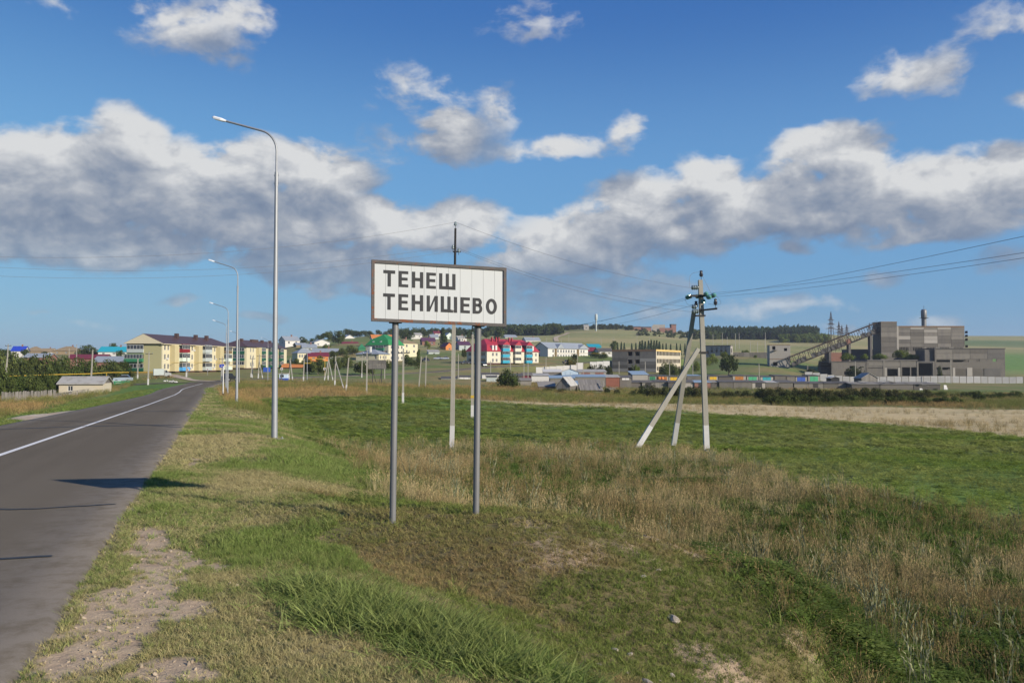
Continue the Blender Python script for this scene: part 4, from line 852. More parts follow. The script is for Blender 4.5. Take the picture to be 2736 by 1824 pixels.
for i, (a, b_) in enumerate(zip((top1, mid1, mid1b), lefts)): wire(a, b_, .55, 'power_wire', ['highest overhead wire running left from the black-topped pole', 'middle overhead wire running left from the black-topped pole', 'lowest overhead wire running left from the black-topped pole'][i], W3)
for i, (a, b_) in enumerate(zip(eR, (rt, rt2, rt3))): wire(ab + a, b_ + (b_ - ab - a) * .06, .12, 'power_wire', ['highest overhead wire running right from the braced pole', 'middle overhead wire running right from the braced pole', 'lowest overhead wire running right from the braced pole'][i], W3)
# second and further field poles
def simple_pole(px, Z, ztop_py, lean_px=0, label='', arm=True, foot=True, name='power_pole', mt='conc', w=.11, brace=None, group='poles between field and village', yellow=False):
    b0 = on_ground(px, Z); t = P(px + lean_px, ztop_py, Z); H = t.z - b0.z; L = t.x - b0.x
    r_ = empty(name, b0, 0, label, 'power pole', group)
    zf = min(1.3, H * .2) if foot else 0
    if foot: taper(MB(), 0, -.4, L * zf / H, zf, w, w).build('painted_foot', M['white'], r_)
    taper(MB(), L * zf / H, zf if foot else -.4, L, H, w * .96, w * .7).build('shaft', M[mt], r_)
    if arm:
        MB().box(L - .75, L + .75, -.06, .06, H - .42, H - .30).build('crossarm', M['iron'], r_)
        for dx in (-.7, 0, .7): MB().lathe([(.03, 0), (.08, .05), (.05, .12), (.07, .18), (0, .24)], (L + dx, 0, H - .30 if dx else H), 8).build('insulator', M['porc'], r_)
    if brace:
        for (bpx, bz, f) in brace:
            g_ = on_ground(bpx, bz); p0 = g_ - b0; p0.z -= .3; p1 = Vector((L * f, .12, H * f)); 
            mb = MB(); mb.tube([p0 + Vector((0, 0, .0)), p0.lerp(p1, .2)], w * 1.1, 4); mb.build('painted_foot', M['white'], r_); mb = MB(); mb.tube([p0.lerp(p1, .2), p1], w * 1.05, 4); mb.build('strut', M[mt], r_)
    if yellow: MB().box(-w * 1.1 + L * .13, w * 1.1 + L * .13, -w * 1.1, w * 1.1, H * .24, H * .27).build('yellow_band', M['gas'], r_)
    return r_, b0 + Vector((L, 0, H))
p2, p2top = simple_pole(1262, 80, 893, 1, 'concrete pole with yellow band just left of the right sign post', True, True, w=.14, yellow=True)
MB().tube([(0, 0, p2top.z - p2.location.z - .1), (0, 0, p2top.z - p2.location.z + .75)], .05, 8).build('top_piece', M['black'], p2); p2top.z += .7
for i, a in enumerate(eL): wire(ab + a, p2top + Vector(((-.7, 0, .7)[i], 0, -.4 * (i != 1))), .9, 'power_wire', ['outer overhead wire from the braced pole back to the yellow-banded pole', 'upper overhead wire from the braced pole back to the yellow-banded pole', 'lower overhead wire from the braced pole back to the yellow-banded pole'][i], W3, .007)
POLES = [ # px, Z, top row, lean, label, crossarm, foot, brace
 (1077, 97, 935, 1, 'concrete pole with crossarm right of the left sign post', True, True, None), (980, 137, 940, 1, 'concrete pole before the grey billboard', True, False, None),
 (925, 150, 955, 7, 'leaning concrete pole left of the billboard', False, True, None), (895, 170, 952, 2, 'concrete pole with one long slanted strut by the road', True, True, [(921, 160, .85)]),
 (877, 215, 955, 1, 'tripod pole with two white-footed struts by the roadside bushes', True, True, [(866.5, 212, .9), (891, 212, .9)]), (811, 200, 958, 2, 'slim pole under the yellow gas pipe loop', False, True, None),
 (772.5, 215, 957, 3, 'A-shaped pole by the orange-roofed low building', True, True, [(783, 213, .92)]), (690.5, 225, 948, 3, 'A-shaped pole before the second yellow block', True, True, [(703, 222, .75)]), (671, 228, 955, 4, 'twin pole before the second yellow block', True, True, [(674.5, 226, .95)]),
 (498.5, 205, 950, 1, 'white-footed pole before the balconies of the first yellow block', True, True, None), (396.5, 172, 941, 2, 'white-footed pole with crossarm by the side road junction', True, True, None), (368.5, 205, 957, 0, 'slim white pole at the corner of the yellow block', False, True, None),
 (243, 165, 935, 5, 'tall concrete pole behind the small brick hut', True, True, None), (16, 205, 920, 6, 'concrete pole with strut rising above the bushes at the picture edge', True, False, [(11, 204, .8)]), (205, 330, 920, 0, 'thin wooden pole by the maroon roof', False, False, None), (185, 340, 930, 0, 'thin grey pole left of the maroon roof', False, False, None),
 (594, 190, 955, 0, 'white-footed pole by the blue road sign', True, True, None), (967, 235, 950, 1, 'pole before the two-storey cream house', True, True, None), (1028, 230, 945, 0, 'pole at the billboard end', False, False, None), (1119, 180, 952, 7, 'leaning pole right of the left sign post', False, False, None), (1137, 185, 950, 2, 'pole with lamp right of the left sign post', False, False, None),
 (1225, 235, 945, 0, 'grey pole left of the red-roofed building', False, False, None), (1311, 250, 965, 0, 'pole before the red-roofed building, over the white garages', True, False, None), (1363, 250, 968, 1, 'pole between the garages and the red-roofed building', True, False, None), (1400, 225, 960, 0, 'darker of two poles behind the round bush', False, False, None), (1411, 225, 968, 0, 'paler of two poles behind the round bush', False, False, None),
 (1459, 300, 955, 0, 'pole before the white school', False, False, None), (1543, 300, 945, 0, 'pole right of the white school', False, False, None), (1558, 250, 970, 0, 'pole rising from the blue-white garage', False, False, None), (1654, 270, 965, 0, 'pole before the blank side of the unfinished office block', False, False, None), (1724, 270, 966, 0, 'pole before the office block windows', False, False, None), (1789, 290, 965, 0, 'pole by the sunlit office facade', False, False, None), (1851, 300, 958, 0, 'thin pole between the struts of the braced pole', False, False, None),
 (2028, 270, 972, 0, 'pole among the coloured garage doors', False, False, None), (2285, 315, 965, 0, 'pole before the low factory hall', False, False, None), (2540, 318, 962, 0, 'pole before the tall factory annex', False, False, None)]
for (px_, Z_, tpy, ln, lb, arm, foot, br) in POLES: simple_pole(px_, Z_, tpy, ln, lb, arm, foot, brace=br, w=.13 if Z_ > 150 else .12)
HP = [(1460, 560, 902), (1500, 600, 905), (1640, 600, 900), (1702, 620, 890), (1735, 600, 900), (1905, 560, 892), (1930, 600, 888), (1943, 560, 900), (1965, 580, 890), (1975, 600, 890), (2005, 520, 912), (2024, 520, 912), (2045, 640, 888), (1520, 640, 893), (2044, 520, 905), (1606, 500, 905)]
for i_, (px_, Z_, tpy) in enumerate(sorted(HP)): simple_pole(px_, Z_, tpy, 0, 'thin distant power pole on the grassy hillside, ' + ORD[i_] + ' from the left', False, False, name='distant_pole', w=.16, group='thin poles on the hillside')
# lattice pylons
def pylon(px, Z, top, label, w=3.0):
    b0 = on_ground(px, Z); H = P(px, top, Z).z - b0.z; r_ = empty('lattice_pylon', b0, .3, label, 'pylon', 'pylons behind the factory')
    f = lambda z: w * (1 - z / H) ** 1.0 * .5 + .25
    for sx in (-1, 1):
        for sy in (-1, 1): MB().tube([(sx * f(0), sy * f(0), -1), (sx * f(H * .8), sy * f(H * .8), H * .8), (0, 0, H)], .14, 4).build('leg', M['steel'], r_)
    br = MB(); n = 9
    for i in range(n):
        za, zb_ = H * .9 * i / n, H * .9 * (i + 1) / n
        for s_ in (-1, 1): br.tube([(-f(za) * s_, -f(za), za), (f(zb_) * s_, -f(zb_), zb_)], .07, 4); br.tube([(-f(za) * s_, f(za), za), (f(zb_) * s_, f(zb_), zb_)], .07, 4)
    br.build('bracing', M['steel'], r_)
    for k, (zf, L) in enumerate(((.60, 5.2), (.70, 3.9), (.80, 3.0))):
        MB().hexa([(-L, -.1, H * zf), (L, -.1, H * zf), (L, .1, H * zf), (-L, .1, H * zf)], [(-.3, -.1, H * zf + .9), (.3, -.1, H * zf + .9), (.3, .1, H * zf + .9), (-.3, .1, H * zf + .9)]).build('crossarm', M['steel'], r_)
pylon(2221, 560, 832, 'tall lattice pylon with pointed top behind the conveyor', 4); pylon(2242, 640, 858, 'second pylon right of the tallest one behind the conveyor', 2.2); pylon(2250, 700, 868, 'slim third pylon behind the conveyor', 2); pylon(2263, 720, 866, 'fourth pylon nearest the factory tower', 2.5); pylon(2324, 1000, 862, 'small far pylon just left of the factory tower', 3)
# water tower on the hill
b0 = on_ground(1593, 900); H = P(1593, 838, 900).z - b0.z; wt = empty('water_tower', b0, 0, 'slim white water tower on the hilltop', 'water tower')
MB().lathe([(.9, -1), (.9, H * .60)], (0, 0, 0), 12).build('shaft', M['bgrey'], wt); MB().lathe([(.9, H * .60), (1.6, H * .66), (1.6, H * .97), (0, H)], (0, 0, 0), 12).build('tank', M['bgrey'], wt)

# ------------------------------------------------------------------ road signs
b0 = on_ground(597, 88); ps = empty('marker_post', b0, 0, 'slim white marker post with dark foot on the verge', 'post'); Hm = P(597, 978, 88).z - b0.z
MB().tube([(0, 0, -.2), (0, 0, .4)], .075, 8).build('dark_foot', M['black'], ps); MB().tube([(0, 0, .4), (0, 0, Hm)], .07, 8).build('shaft', M['white'], ps)
b0 = on_ground(588, 186); ps = empty('road_sign', b0, 0, 'blue road sign on a post before the first yellow block', 'road sign'); Hm = P(592, 978, 186).z - b0.z
MB().tube([(.3, 0, -.2), (.3, 0, Hm - .2)], .06, 8).build('post', M['galv'], ps); MB().box(-.1, 1.0, -.05, -.01, Hm - .3, Hm + .45).build('panel', M['blueroof'], ps); MB().box(.25, .6, -.058, -.05, Hm - .0, Hm + .15).build('symbol', M['white'], ps)
for px_, Z_, tpy, lb in ((867.5, 214, 985, 'small white and red sign by the tripod pole'), (753, 204, 985, 'small white and red sign over the blue kiosk'), (502, 207, 987, 'small white and red sign on the pole by the first block'), (555, 230, 987, 'small white and red sign before the grey balcony')):
    b0 = on_ground(px_, Z_); ps = empty('notice_sign', b0, 0, lb, 'road sign', 'small white and red signs'); Hm = P(px_, tpy, Z_).z - b0.z
    MB().tube([(0, .05, -.2), (0, .05, Hm)], .05, 6).build('post', M['galv'], ps); MB().box(-.32, .32, -.03, .0, Hm - .3, Hm + .3).build('panel', M['white'], ps); MB().box(-.12, .12, -.036, -.03, Hm - .12, Hm + .12).build('symbol', M['bred'], ps)
# billboard seen from behind
b0 = on_ground(1008, 196); bb = empty('billboard', b0, R(3), 'grey plank-backed billboard on two dark legs', 'billboard'); k_ = 196 / F; zt = P(1008, 961, 196).z - b0.z; zb_ = P(1008, 985.5, 196).z - b0.z
for i in range(4):
    for j in range(2):
        x0 = -24 * k_ + i * 12 * k_; z_ = zb_ + j * (zt - zb_) / 2; MB().box(x0 + .02, x0 + 12 * k_ - .02, -.05 - .02 * rnd.random(), .05, z_ + .02, z_ + (zt - zb_) / 2 - .02).build('board', mat('billboard_board', (.125, .118, .108), .95, .25, 1.2, rand=.18, stretch=(1, 1, 3)), bb)
for x in (-12.5, 11.5): MB().tube([(x * k_, .12, -.3), (x * k_, .12, zt - .2)], .10, 6).build('leg', M['iron'], bb)
for x in (-12.5, 11.5): MB().tube([(x * k_, .12, zb_ - .3), (x * .3 * k_, 1.8, .0)], .06, 5).build('brace', M['iron'], bb)
# ------------------------------------------------------------------ buildings
_WC = {}
def holes_wall(L, z0_, z1_, holes, t=.3):
    """a wall slab 0..L with real openings; local x along, outer face y=0, inner y=t"""
    mb = MB(); xs = sorted({0, L, *[h[0] for h in holes], *[h[1] for h in holes]}); 
    for x0, x1 in zip(xs[:-1], xs[1:]):
        if x1 - x0 < 1e-4: continue
        cut = sorted((max(h[2], z0_), min(h[3], z1_)) for h in holes if h[0] < x0 + 1e-5 and h[1] > x1 - 1e-5); z = z0_
        for a, b_ in cut:
            if a > z + 1e-4: mb.box(x0, x1, 0, t, z, a)
            z = max(z, b_)
        if z1_ > z + 1e-4: mb.box(x0, x1, 0, t, z, z1_)
    return mb
def win_mesh(w, h, bars, m):
    key = ('w', round(w, 2), round(h, 2), bars, m)
    if key not in _WC:
        mb = MB(); f = .09; mb.box(0, w, .08, .16, 0, f); mb.box(0, w, .08, .16, h - f, h); mb.box(0, f, .08, .16, f, h - f); mb.box(w - f, w, .08, .16, f, h - f)
        for i in range(1, bars): mb.box(w * i / bars - f / 2, w * i / bars + f / 2, .085, .155, f, h - f)
        pn = MB(); pn.box(f * .5, w - f * .5, .115, .125, f * .5, h - f * .5); _WC[key] = (mb.mesh('window', M[m]), pn.mesh('pane', M['glass']))
    return _WC[key]
def window(parent, frame_of, x, z, w, h, bars=2, m='frame', glass=True):
    o = link('window', win_mesh(w, h, bars, m)[0], parent); o.location = frame_of(x, 0, z)[0]; o.rotation_euler = (0, 0, frame_of(x, 0, z)[1])
    if glass: link('pane', win_mesh(w, h, bars, m)[1], o)
def F_front(W, D): return lambda x, y, z: ((x, y, z), 0.0)
def F_left(W, D): return lambda x, y, z: ((y, D - x, z), -math.pi / 2)      # x measured from the far-left end towards the near corner
def roof_mesh(kind, W, D, z, rise, oh, th=.18, k=.3):
    mb = MB(); x0, x1, y0, y1 = -oh, W + oh, -oh, D + oh
    if kind == 'gx': mb.prism([], 0, 0) if False else None
    if kind in ('gx', 'gy'):
        if kind == 'gx': a = [(x0, y0, z), (x1, y0, z), (x1, (y0 + y1) / 2, z + rise), (x0, (y0 + y1) / 2, z + rise)]; b_ = [(x1, y1, z), (x0, y1, z), (x0, (y0 + y1) / 2, z + rise), (x1, (y0 + y1) / 2, z + rise)]
        else: a = [(x0, y1, z), (x0, y0, z), ((x0 + x1) / 2, y0, z + rise), ((x0 + x1) / 2, y1, z + rise)]; b_ = [(x1, y0, z), (x1, y1, z), ((x0 + x1) / 2, y1, z + rise), ((x0 + x1) / 2, y0, z + rise)]
        for q in (a, b_): mb.hexa([(v[0], v[1], v[2] - th) for v in q], q)
    elif kind == 'shed': q = [(x0, y0, z), (x1, y0, z), (x1, y1, z + rise), (x0, y1, z + rise)]; mb.hexa([(v[0], v[1], v[2] - th) for v in q], q)
    elif kind == 'flat': mb.box(x0, x1, y0, y1, z, z + max(rise, .12))
    elif kind in ('hip', 'hipfar'):
        m = (y1 - y0) / 2 if W >= D else (x1 - x0) / 2; yc, xc = (y0 + y1) / 2, (x0 + x1) / 2; B = [(x0, y0, z), (x1, y0, z), (x1, y1, z), (x0, y1, z)]
        if W >= D: r0 = (x0 + (m if kind == 'hip' else 0), yc, z + rise); r1 = (x1 - m, yc, z + rise); fs = [(0, 1, 5, 4), (2, 3, 4, 5), (3, 0, 4), (1, 2, 5)]
        else: r0 = (xc, y0 + m, z + rise); r1 = (xc, y1 - m, z + rise); fs = [(0, 1, 4), (1, 2, 5, 4), (2, 3, 5), (3, 0, 4, 5)]
        mb.add(B + [r0, r1], fs + [(3, 2, 1, 0)])
    elif kind == 'mansard':
        i1 = oh + min(W, D) * .13; za = z + rise * .52; B = [(x0, y0, z), (x1, y0, z), (x1, y1, z), (x0, y1, z)]; T_ = [(x0 + i1, y0 + i1, za), (x1 - i1, y0 + i1, za), (x1 - i1, y1 - i1, za), (x0 + i1, y1 - i1, za)]
        m = (y1 - y0) / 2 - i1; yc = (y0 + y1) / 2; xc = (x0 + x1) / 2
        if W >= D: Rr = [(x0 + i1 + m * .7, yc, z + rise), (x1 - i1 - m * .7, yc, z + rise)]; top = [(4, 5, 9, 8), (6, 7, 8, 9), (7, 4, 8), (5, 6, 9)]
        else: m2 = (x1 - x0) / 2 - i1; Rr = [(xc, y0 + i1 + m2 * .7, z + rise), (xc, y1 - i1 - m2 * .7, z + rise)]; top = [(4, 5, 8), (5, 6, 9, 8), (6, 7, 9), (7, 4, 8, 9)]
        mb.add(B + T_ + Rr, [(0, 1, 5, 4), (1, 2, 6, 5), (2, 3, 7, 6), (3, 0, 4, 7), (3, 2, 1, 0)] + top)
    return mb
def building(name, label, cat, loc, rz, W, D, H, wall, roofm, kind='gx', rise=2.0, oh=.4, front=(), left=(), base=1.5, gable=None, group=None, plinth=None, ph=0.0, wall_left=None, bars=2, fm='frame', glass=True):
    """near corner at loc, local x along the right-hand facade, local y back along the left-hand one.
    front/left: window rectangles (x0, z0, w, h); left x runs from the far-left end to the near corner"""
    r_ = empty(name, loc, rz, label, cat, group); t = .3
    fw = holes_wall(W, ph if plinth else -base, H, [(x, x + w, z, z + h) for x, z, w, h in front], t).build('wall', M[wall], r_)
    lw = holes_wall(D - 2 * t, ph if plinth else -base, H, [(x - t, x - t + w, z, z + h) for x, z, w, h in left if x > t], t).build('wall', M[wall_left or wall], r_, (0, D - t, 0), -math.pi / 2)
    MB().box(0, W, D - t, D, -base, H).build('wall', M[wall], r_); MB().box(W - t, W, t, D - t, -base, H).build('wall', M[wall], r_)
    if plinth: MB().box(-.05, W + .05, -.06, D + .05, -base, ph).build('plinth', M[plinth], r_)
    if glass is not None:
        for x, z, w, h in front: window(r_, F_front(W, D), x, z, w, h, bars, fm, glass)
        for x, z, w, h in left: window(r_, F_left(W, D), x, z, w, h, bars, fm, glass)
    if kind: ro = roof_mesh(kind, W, D, H, rise, oh).build('roof', M[roofm], r_)
    if kind in ('gx', 'gy') :
        if kind == 'gx':
            for xx in (0.02, W - t - .02): MB().add([(xx, 0, H), (xx, D, H), (xx, D / 2, H + rise * D / (D + 2 * oh)), (xx + t, 0, H), (xx + t, D, H), (xx + t, D / 2, H + rise * D / (D + 2 * oh))], [(0, 2, 1), (3, 4, 5), (0, 1, 4, 3), (1, 2, 5, 4), (2, 0, 3, 5)]).build('gable', M[gable or wall], r_)
        else:
            for yy in (0.02, D - t - .02): MB().prism([(0, H), (W, H), (W / 2, H + rise * W / (W + 2 * oh))], yy, yy + t).build('gable', M[gable or wall], r_)
    return r_
def corner(px, Z, dz=0.0): return on_ground(px, Z, dz)
def along(pa, Za, rz):
    """photo column -> metres along a facade that starts at (pa, Za) and runs at angle rz"""
    X0 = (pa - 1368) / F * Za; c, s_ = math.cos(rz), math.sin(rz)
    return lambda px: ((px - 1368) / F * Za - X0) / 1 if False else (lambda u: (u * Za - X0) / (c - u * s_))((px - 1368) / F)
def balcony(parent, x0, x1, z, h, clad, front=True, depth=1.1, D=10, glaz=True, name='balcony', ratio=.42, fm='frame'):
    """glazed balcony box: cladding below, window band above"""
    w = x1 - x0; b0 = MB(); b0.box(0, w, -depth, .0, 0, h * ratio); b0.box(0, w, -depth, 0, h - .12, h); loc = (x0, 0, z) if front else (0, D - x0, z)
    rz_ = 0 if front else -math.pi / 2
    o = b0.build(name, M[clad], parent, loc, rz_)
    g_ = MB(); n = max(2, int(w / .9)); f = .07; za, zb_ = h * ratio, h - .12
    if glaz:
        for i in range(n + 1): g_.box(w * i / n - f / 2 + (f / 2 if i == 0 else 0) - (f / 2 if i == n else 0), w * i / n + f / 2 + (f / 2 if i == 0 else 0) - (f / 2 if i == n else 0), -depth + .01, -depth + .08, za, zb_)
        g_.box(0, w, -depth + .015, -depth + .075, za, za + f); g_.box(0, w, -depth + .015, -depth + .075, zb_ - f, zb_); g_.build('window_frame', M[fm], o)
        MB().box(.04, w - .04, -depth + .04, -.02, za + .01, zb_ - .01).build('pane', M['glass'], o)
    return o
# ---- two long yellow apartment blocks
rz1 = R(86.0); c1 = corner(434, 231); c1.z = P(434, 996, 231).z - .1
al = along(434, 231, rz1); Wb, Db, Hb = al(622), 10.8, 8.6
fl = [.95, 3.75, 6.45]
wins = []
for px_ in (441, 450, 474, 505, 514, 536, 566, 574, 594): wins += [(al(px_) - .55, z + .25, 1.1, 1.55) for z in fl]
b1 = building('apartment_block', 'long yellow three-storey apartment block with brown roof, nearest the road', 'apartment block', c1, rz1, Wb, Db, Hb, 'yellow', 'brownroof', 'hipfar', 2.9, .75, front=[w for w in wins if w[0] > .3], plinth='plinth', ph=.55, wall_left='olive', fm='frame')
MB().box(-.72, Wb + .72, -.72, -.02, Hb - .02 - .2, Hb - .03).build('eaves_trim', M['cream'], b1)
MB().add([(-.80, -.7, Hb), (-.80, Db + .7, Hb), (-.80, Db / 2, Hb + 2.8), (-.6, -.7, Hb), (-.6, Db + .7, Hb), (-.6, Db / 2, Hb + 2.8)], [(0, 2, 1), (3, 4, 5), (0, 1, 4, 3), (1, 2, 5, 4), (2, 0, 3, 5)]).build('gable', M['cream'], b1)
for a, b_ in ((454, 465), (519, 529), (577, 587)): MB().box(al(a), al(b_), -1.5, -.01, .5, Hb - .22).build('stair_bay', M['yellow_d'], b1)
for (a, b_, cl_) in ((479, 499, ('bblue', 'bmint', 'bred')), (541, 558, ('bgrey', 'bgrey', 'bgrey')), (598, 612, ('bmint', 'bmint', 'bbrown'))):
    for k, z in enumerate(fl): balcony(b1, al(a), al(b_), z - .3 if k else z - .35, 2.55, cl_[k], glaz=not (a == 598 and k == 0))
lgn = [('bgreen', .6), ('bgreen2', 3.3), ('bgrey', 6.0)]
for k, (cl_, z) in enumerate(lgn): balcony(b1, .25 - .5 * (k == 1), 5.2, z, 2.3, cl_, front=False, D=Db, depth=.9 if k == 1 else .35)
MB().box(-.25, -.02, Db - 5.2, Db - .3, 8.32, 8.52).build('recess_band', M['bbrown'], b1)
for f in (.32, .58, .74): MB().box(Wb * f - .5, Wb * f + .6, Db / 2 - 2.2, Db / 2 - 1.2, Hb + 1.4, Hb + 3.5).build('chimney', M['brownroof'], b1)
for z in (3.1,): MB().tube([(2, -1.7, z), (Wb - 1, -1.7, z)], .05, 5).build('gas_pipe', M['gas'], b1)
for px_, k in ((441, 1), (479, 0), (514, 2), (566, 0), (574, 1), (505, 0)): MB().box(al(px_) + .7, al(px_) + 1.5, -.35, -.01, fl[k] + .2, fl[k] + .75).build('air_conditioner', M['frame'], b1)
rz2 = R(86.5); c2 = corner(659, 305); c2.z = P(659, 987, 305).z; al2 = along(659, 305, rz2); W2b, D2, H2 = al2(766), 10.8, 8.7
wins = []
for px_ in (670, 677, 706, 730, 755): wins += [(al2(px_) - .55, z + .25, 1.1, 1.55) for z in fl]
b2 = building('apartment_block', 'yellow apartment block with green balconies, farther from the road', 'apartment block', c2, rz2, W2b, D2, H2, 'yellow', 'brownroof', 'hip', 2.9, .7, front=wins, plinth='plinth', ph=.55)
for a, b_ in ((684, 691),): MB().box(al2(a), al2(b_), -1.3, -.01, .5, H2 - .1).build('stair_bay', M['yellow_d'], b2)
for (a, b_, cs) in ((691, 704, ('bgreen', 'bgreen', 'bgreen')), (717, 727, ('bgreen', 'bgreen', 'bgreen')), (744, 752, ('bgreen', 'bgreen', 'bgreen'))):
    for k, z in enumerate(fl): balcony(b2, al2(a), al2(b_), z - .35, 2.6, cs[k])
for k, z in enumerate((.7, 3.3, 6.0)): balcony(b2, 4.0, 10.0, z, 2.55, 'yellow_d' if k == 0 else 'bgreen', front=False, D=D2, depth=.5)
for f in (.12, .35, .6, .8): MB().box(W2b * f - .6, W2b * f + (.8 if f != .35 else 6), D2 / 2 - 1.6, D2 / 2 - .6, H2 + 1.6, H2 + 3.3).build('chimney', M['brownroof'], b2)
# ---- red-roofed building
rz3 = R(49.2); c3 = corner(1301, 345); c3.z = P(1301, 972.5, 345).z; al3 = along(1301, 345, rz3); W3b, D3, H3 = al3(1439), 12.2, 5.6
wins = []
for px_ in (1317, 1327, 1362, 1391, 1422, 1432): wins += [(al3(px_) - .6, z, 1.2, 1.5) for z in (.9, 3.5)]
b3 = building('apartment_block', 'cream building with red mansard roof and teal balconies', 'apartment block', c3, rz3, W3b, D3, H3, 'cream_w', 'redroof', 'mansard', 5.6, .5, front=wins, left=[(x, z, 2.6, 1.5) for x in (1.0, 4.6, 8.4) for z in (1.0, 3.6)], plinth='plinth', ph=.5, wall_left='cream_w', bars=3)
for (a, b_, cl_) in ((1338, 1356.5, 'bteal'), (1371, 1387, 'cream_w'), (1401, 1417, 'bteal')):
    xa, xb = al3(a), al3(b_)
    for k, z in enumerate((.4, 3.1, 5.8)): balcony(b3, xa, xb, z, 2.65, cl_, depth=1.3, ratio=.45)
    MB().prism([(xa - .3, 8.5), (xb + .3, 8.5), ((xa + xb) / 2, 10.2)], -1.6, 4.6).build('dormer_roof', M['redroof'], b3)
for px_ in (1316.5, 1325, 1361, 1391, 1423): MB().prism([(al3(px_) - .55, 6.1), (al3(px_) + .55, 6.1), (al3(px_) + .55, 8.2), (al3(px_) - .55, 8.2)], -.25, 1.2).build('roof_window', M['white_w'], b3)
for px_ in (1332, 1343, 1350, 1378, 1385): MB().box(al3(px_) - .25, al3(px_) + .25, D3 / 2 - 2.4, D3 / 2 - 1.8, 9.4, 12.0).build('chimney', M['redroof'], b3)
# ---- white school
rz4 = R(51); c4 = corner(1464, 420); c4.z = P(1464, 959, 420).z; al4 = along(1464, 420, rz4); W4, D4, H4 = al4(1571), 9.5, 5.8
wins = [(al4(p) - .65, z, 1.3, 1.6) for p in (1478, 1491, 1499, 1506, 1513, 1520, 1527, 1534, 1553, 1560) for z in (.8, 3.5)]
b4 = building('school', 'white two-storey building with grey roof and two small gables', 'school', c4, rz4, W4, D4, H4, 'white_w', 'greyroof', 'gx', 3.3, .6, front=wins, left=[(2.2, z, 2.0, 1.7) for z in (.9, 3.6)], plinth='plinth', ph=.3)
for a, b_ in ((1486, 1505), (1543, 1572)): MB().prism([(al4(a), 5.7), (al4(b_), 5.7), ((al4(a) + al4(b_)) / 2, 8.2)], -.8, 4).build('gable_roof', M['greyroof'], b4)
for a, b_ in ((1482, 1486.5), (1541, 1546)): MB().box(al4(a), al4(b_), -.35, -.01, .3, 5.6).build('porch', M['bbrown'], b4)
# ---- green-roofed house
rz5 = R(65); c5 = corner(1038, 380); c5.z = P(1038, 966, 380).z; b5 = building('apartment_house', 'white house with steep green roof behind the left sign post', 'house', c5, rz5, 13.4, 12.9, 8.0, 'cream_w', 'greenroof', 'mansard', 5.2, .4, front=[(x, z, 1.2, 1.5) for x in (2, 5, 8, 11) for z in (1, 3.7, 6.2)], left=[(x, z, 1.1, 1.7) for x in (4.0, 5.8) for z in (3.4, 5.9)] + [(10.9, z, 1.1, 1.6) for z in (1, 3.6)], plinth='plinth', ph=.4)
for k, (z, c_) in enumerate(((.8, 'bmint'), (3.2, 'bteal'), (5.6, 'bgreen2'))): balcony(b5, 6.0, 10.6, z, 2.35, c_, front=False, D=12.9, depth=.9)
for y in (4.5, 8.8): MB().box(.6, 1.4, y, y + .9, 8.8, 9.9).build('roof_window', M['frame'], b5)
# ---- cream two-storey houses
b6 = building('house', 'cream two-storey house with grey hipped roof behind the billboard', 'house', P(1012, 983, 320), R(70), 9, 10.5, 5.6, 'yellow', 'greyroof', 'hip', 2.0, .5, front=[(x, z, 1.0, 1.4) for x in (1, 3.2, 5.4) for z in (.9, 3.6)], left=[(4.5, 3.6, 1.2, 1.5), (4.5, .9, 1.2, 1.5), (8.4, 3.6, 1.0, 1.5)])
MB().box(-.04, -.005, .1, 10.4, 2.6, 2.85).build('string_course', M['bgreen2'], b6); MB().box(1.2, 2.1, 4.5, 5.3, 6.4, 8.6).build('chimney', M['white_w'], b6)
b7 = building('house', 'cream house with grey roof behind the second yellow block end', 'house', P(795, 972, 380), R(38), 9, 6.5, 5.2, 'yellow', 'greyroof', 'hip', 2.2, .5, front=[(x, 3.0, .9, 1.5) for x in (.6, 1.9, 3.2, 4.5, 5.8, 7.1)], left=())
MB().box(-.04, -.005, .1, 6.4, 2.3, 2.55).build('string_course', M['bgreen2'], b7)
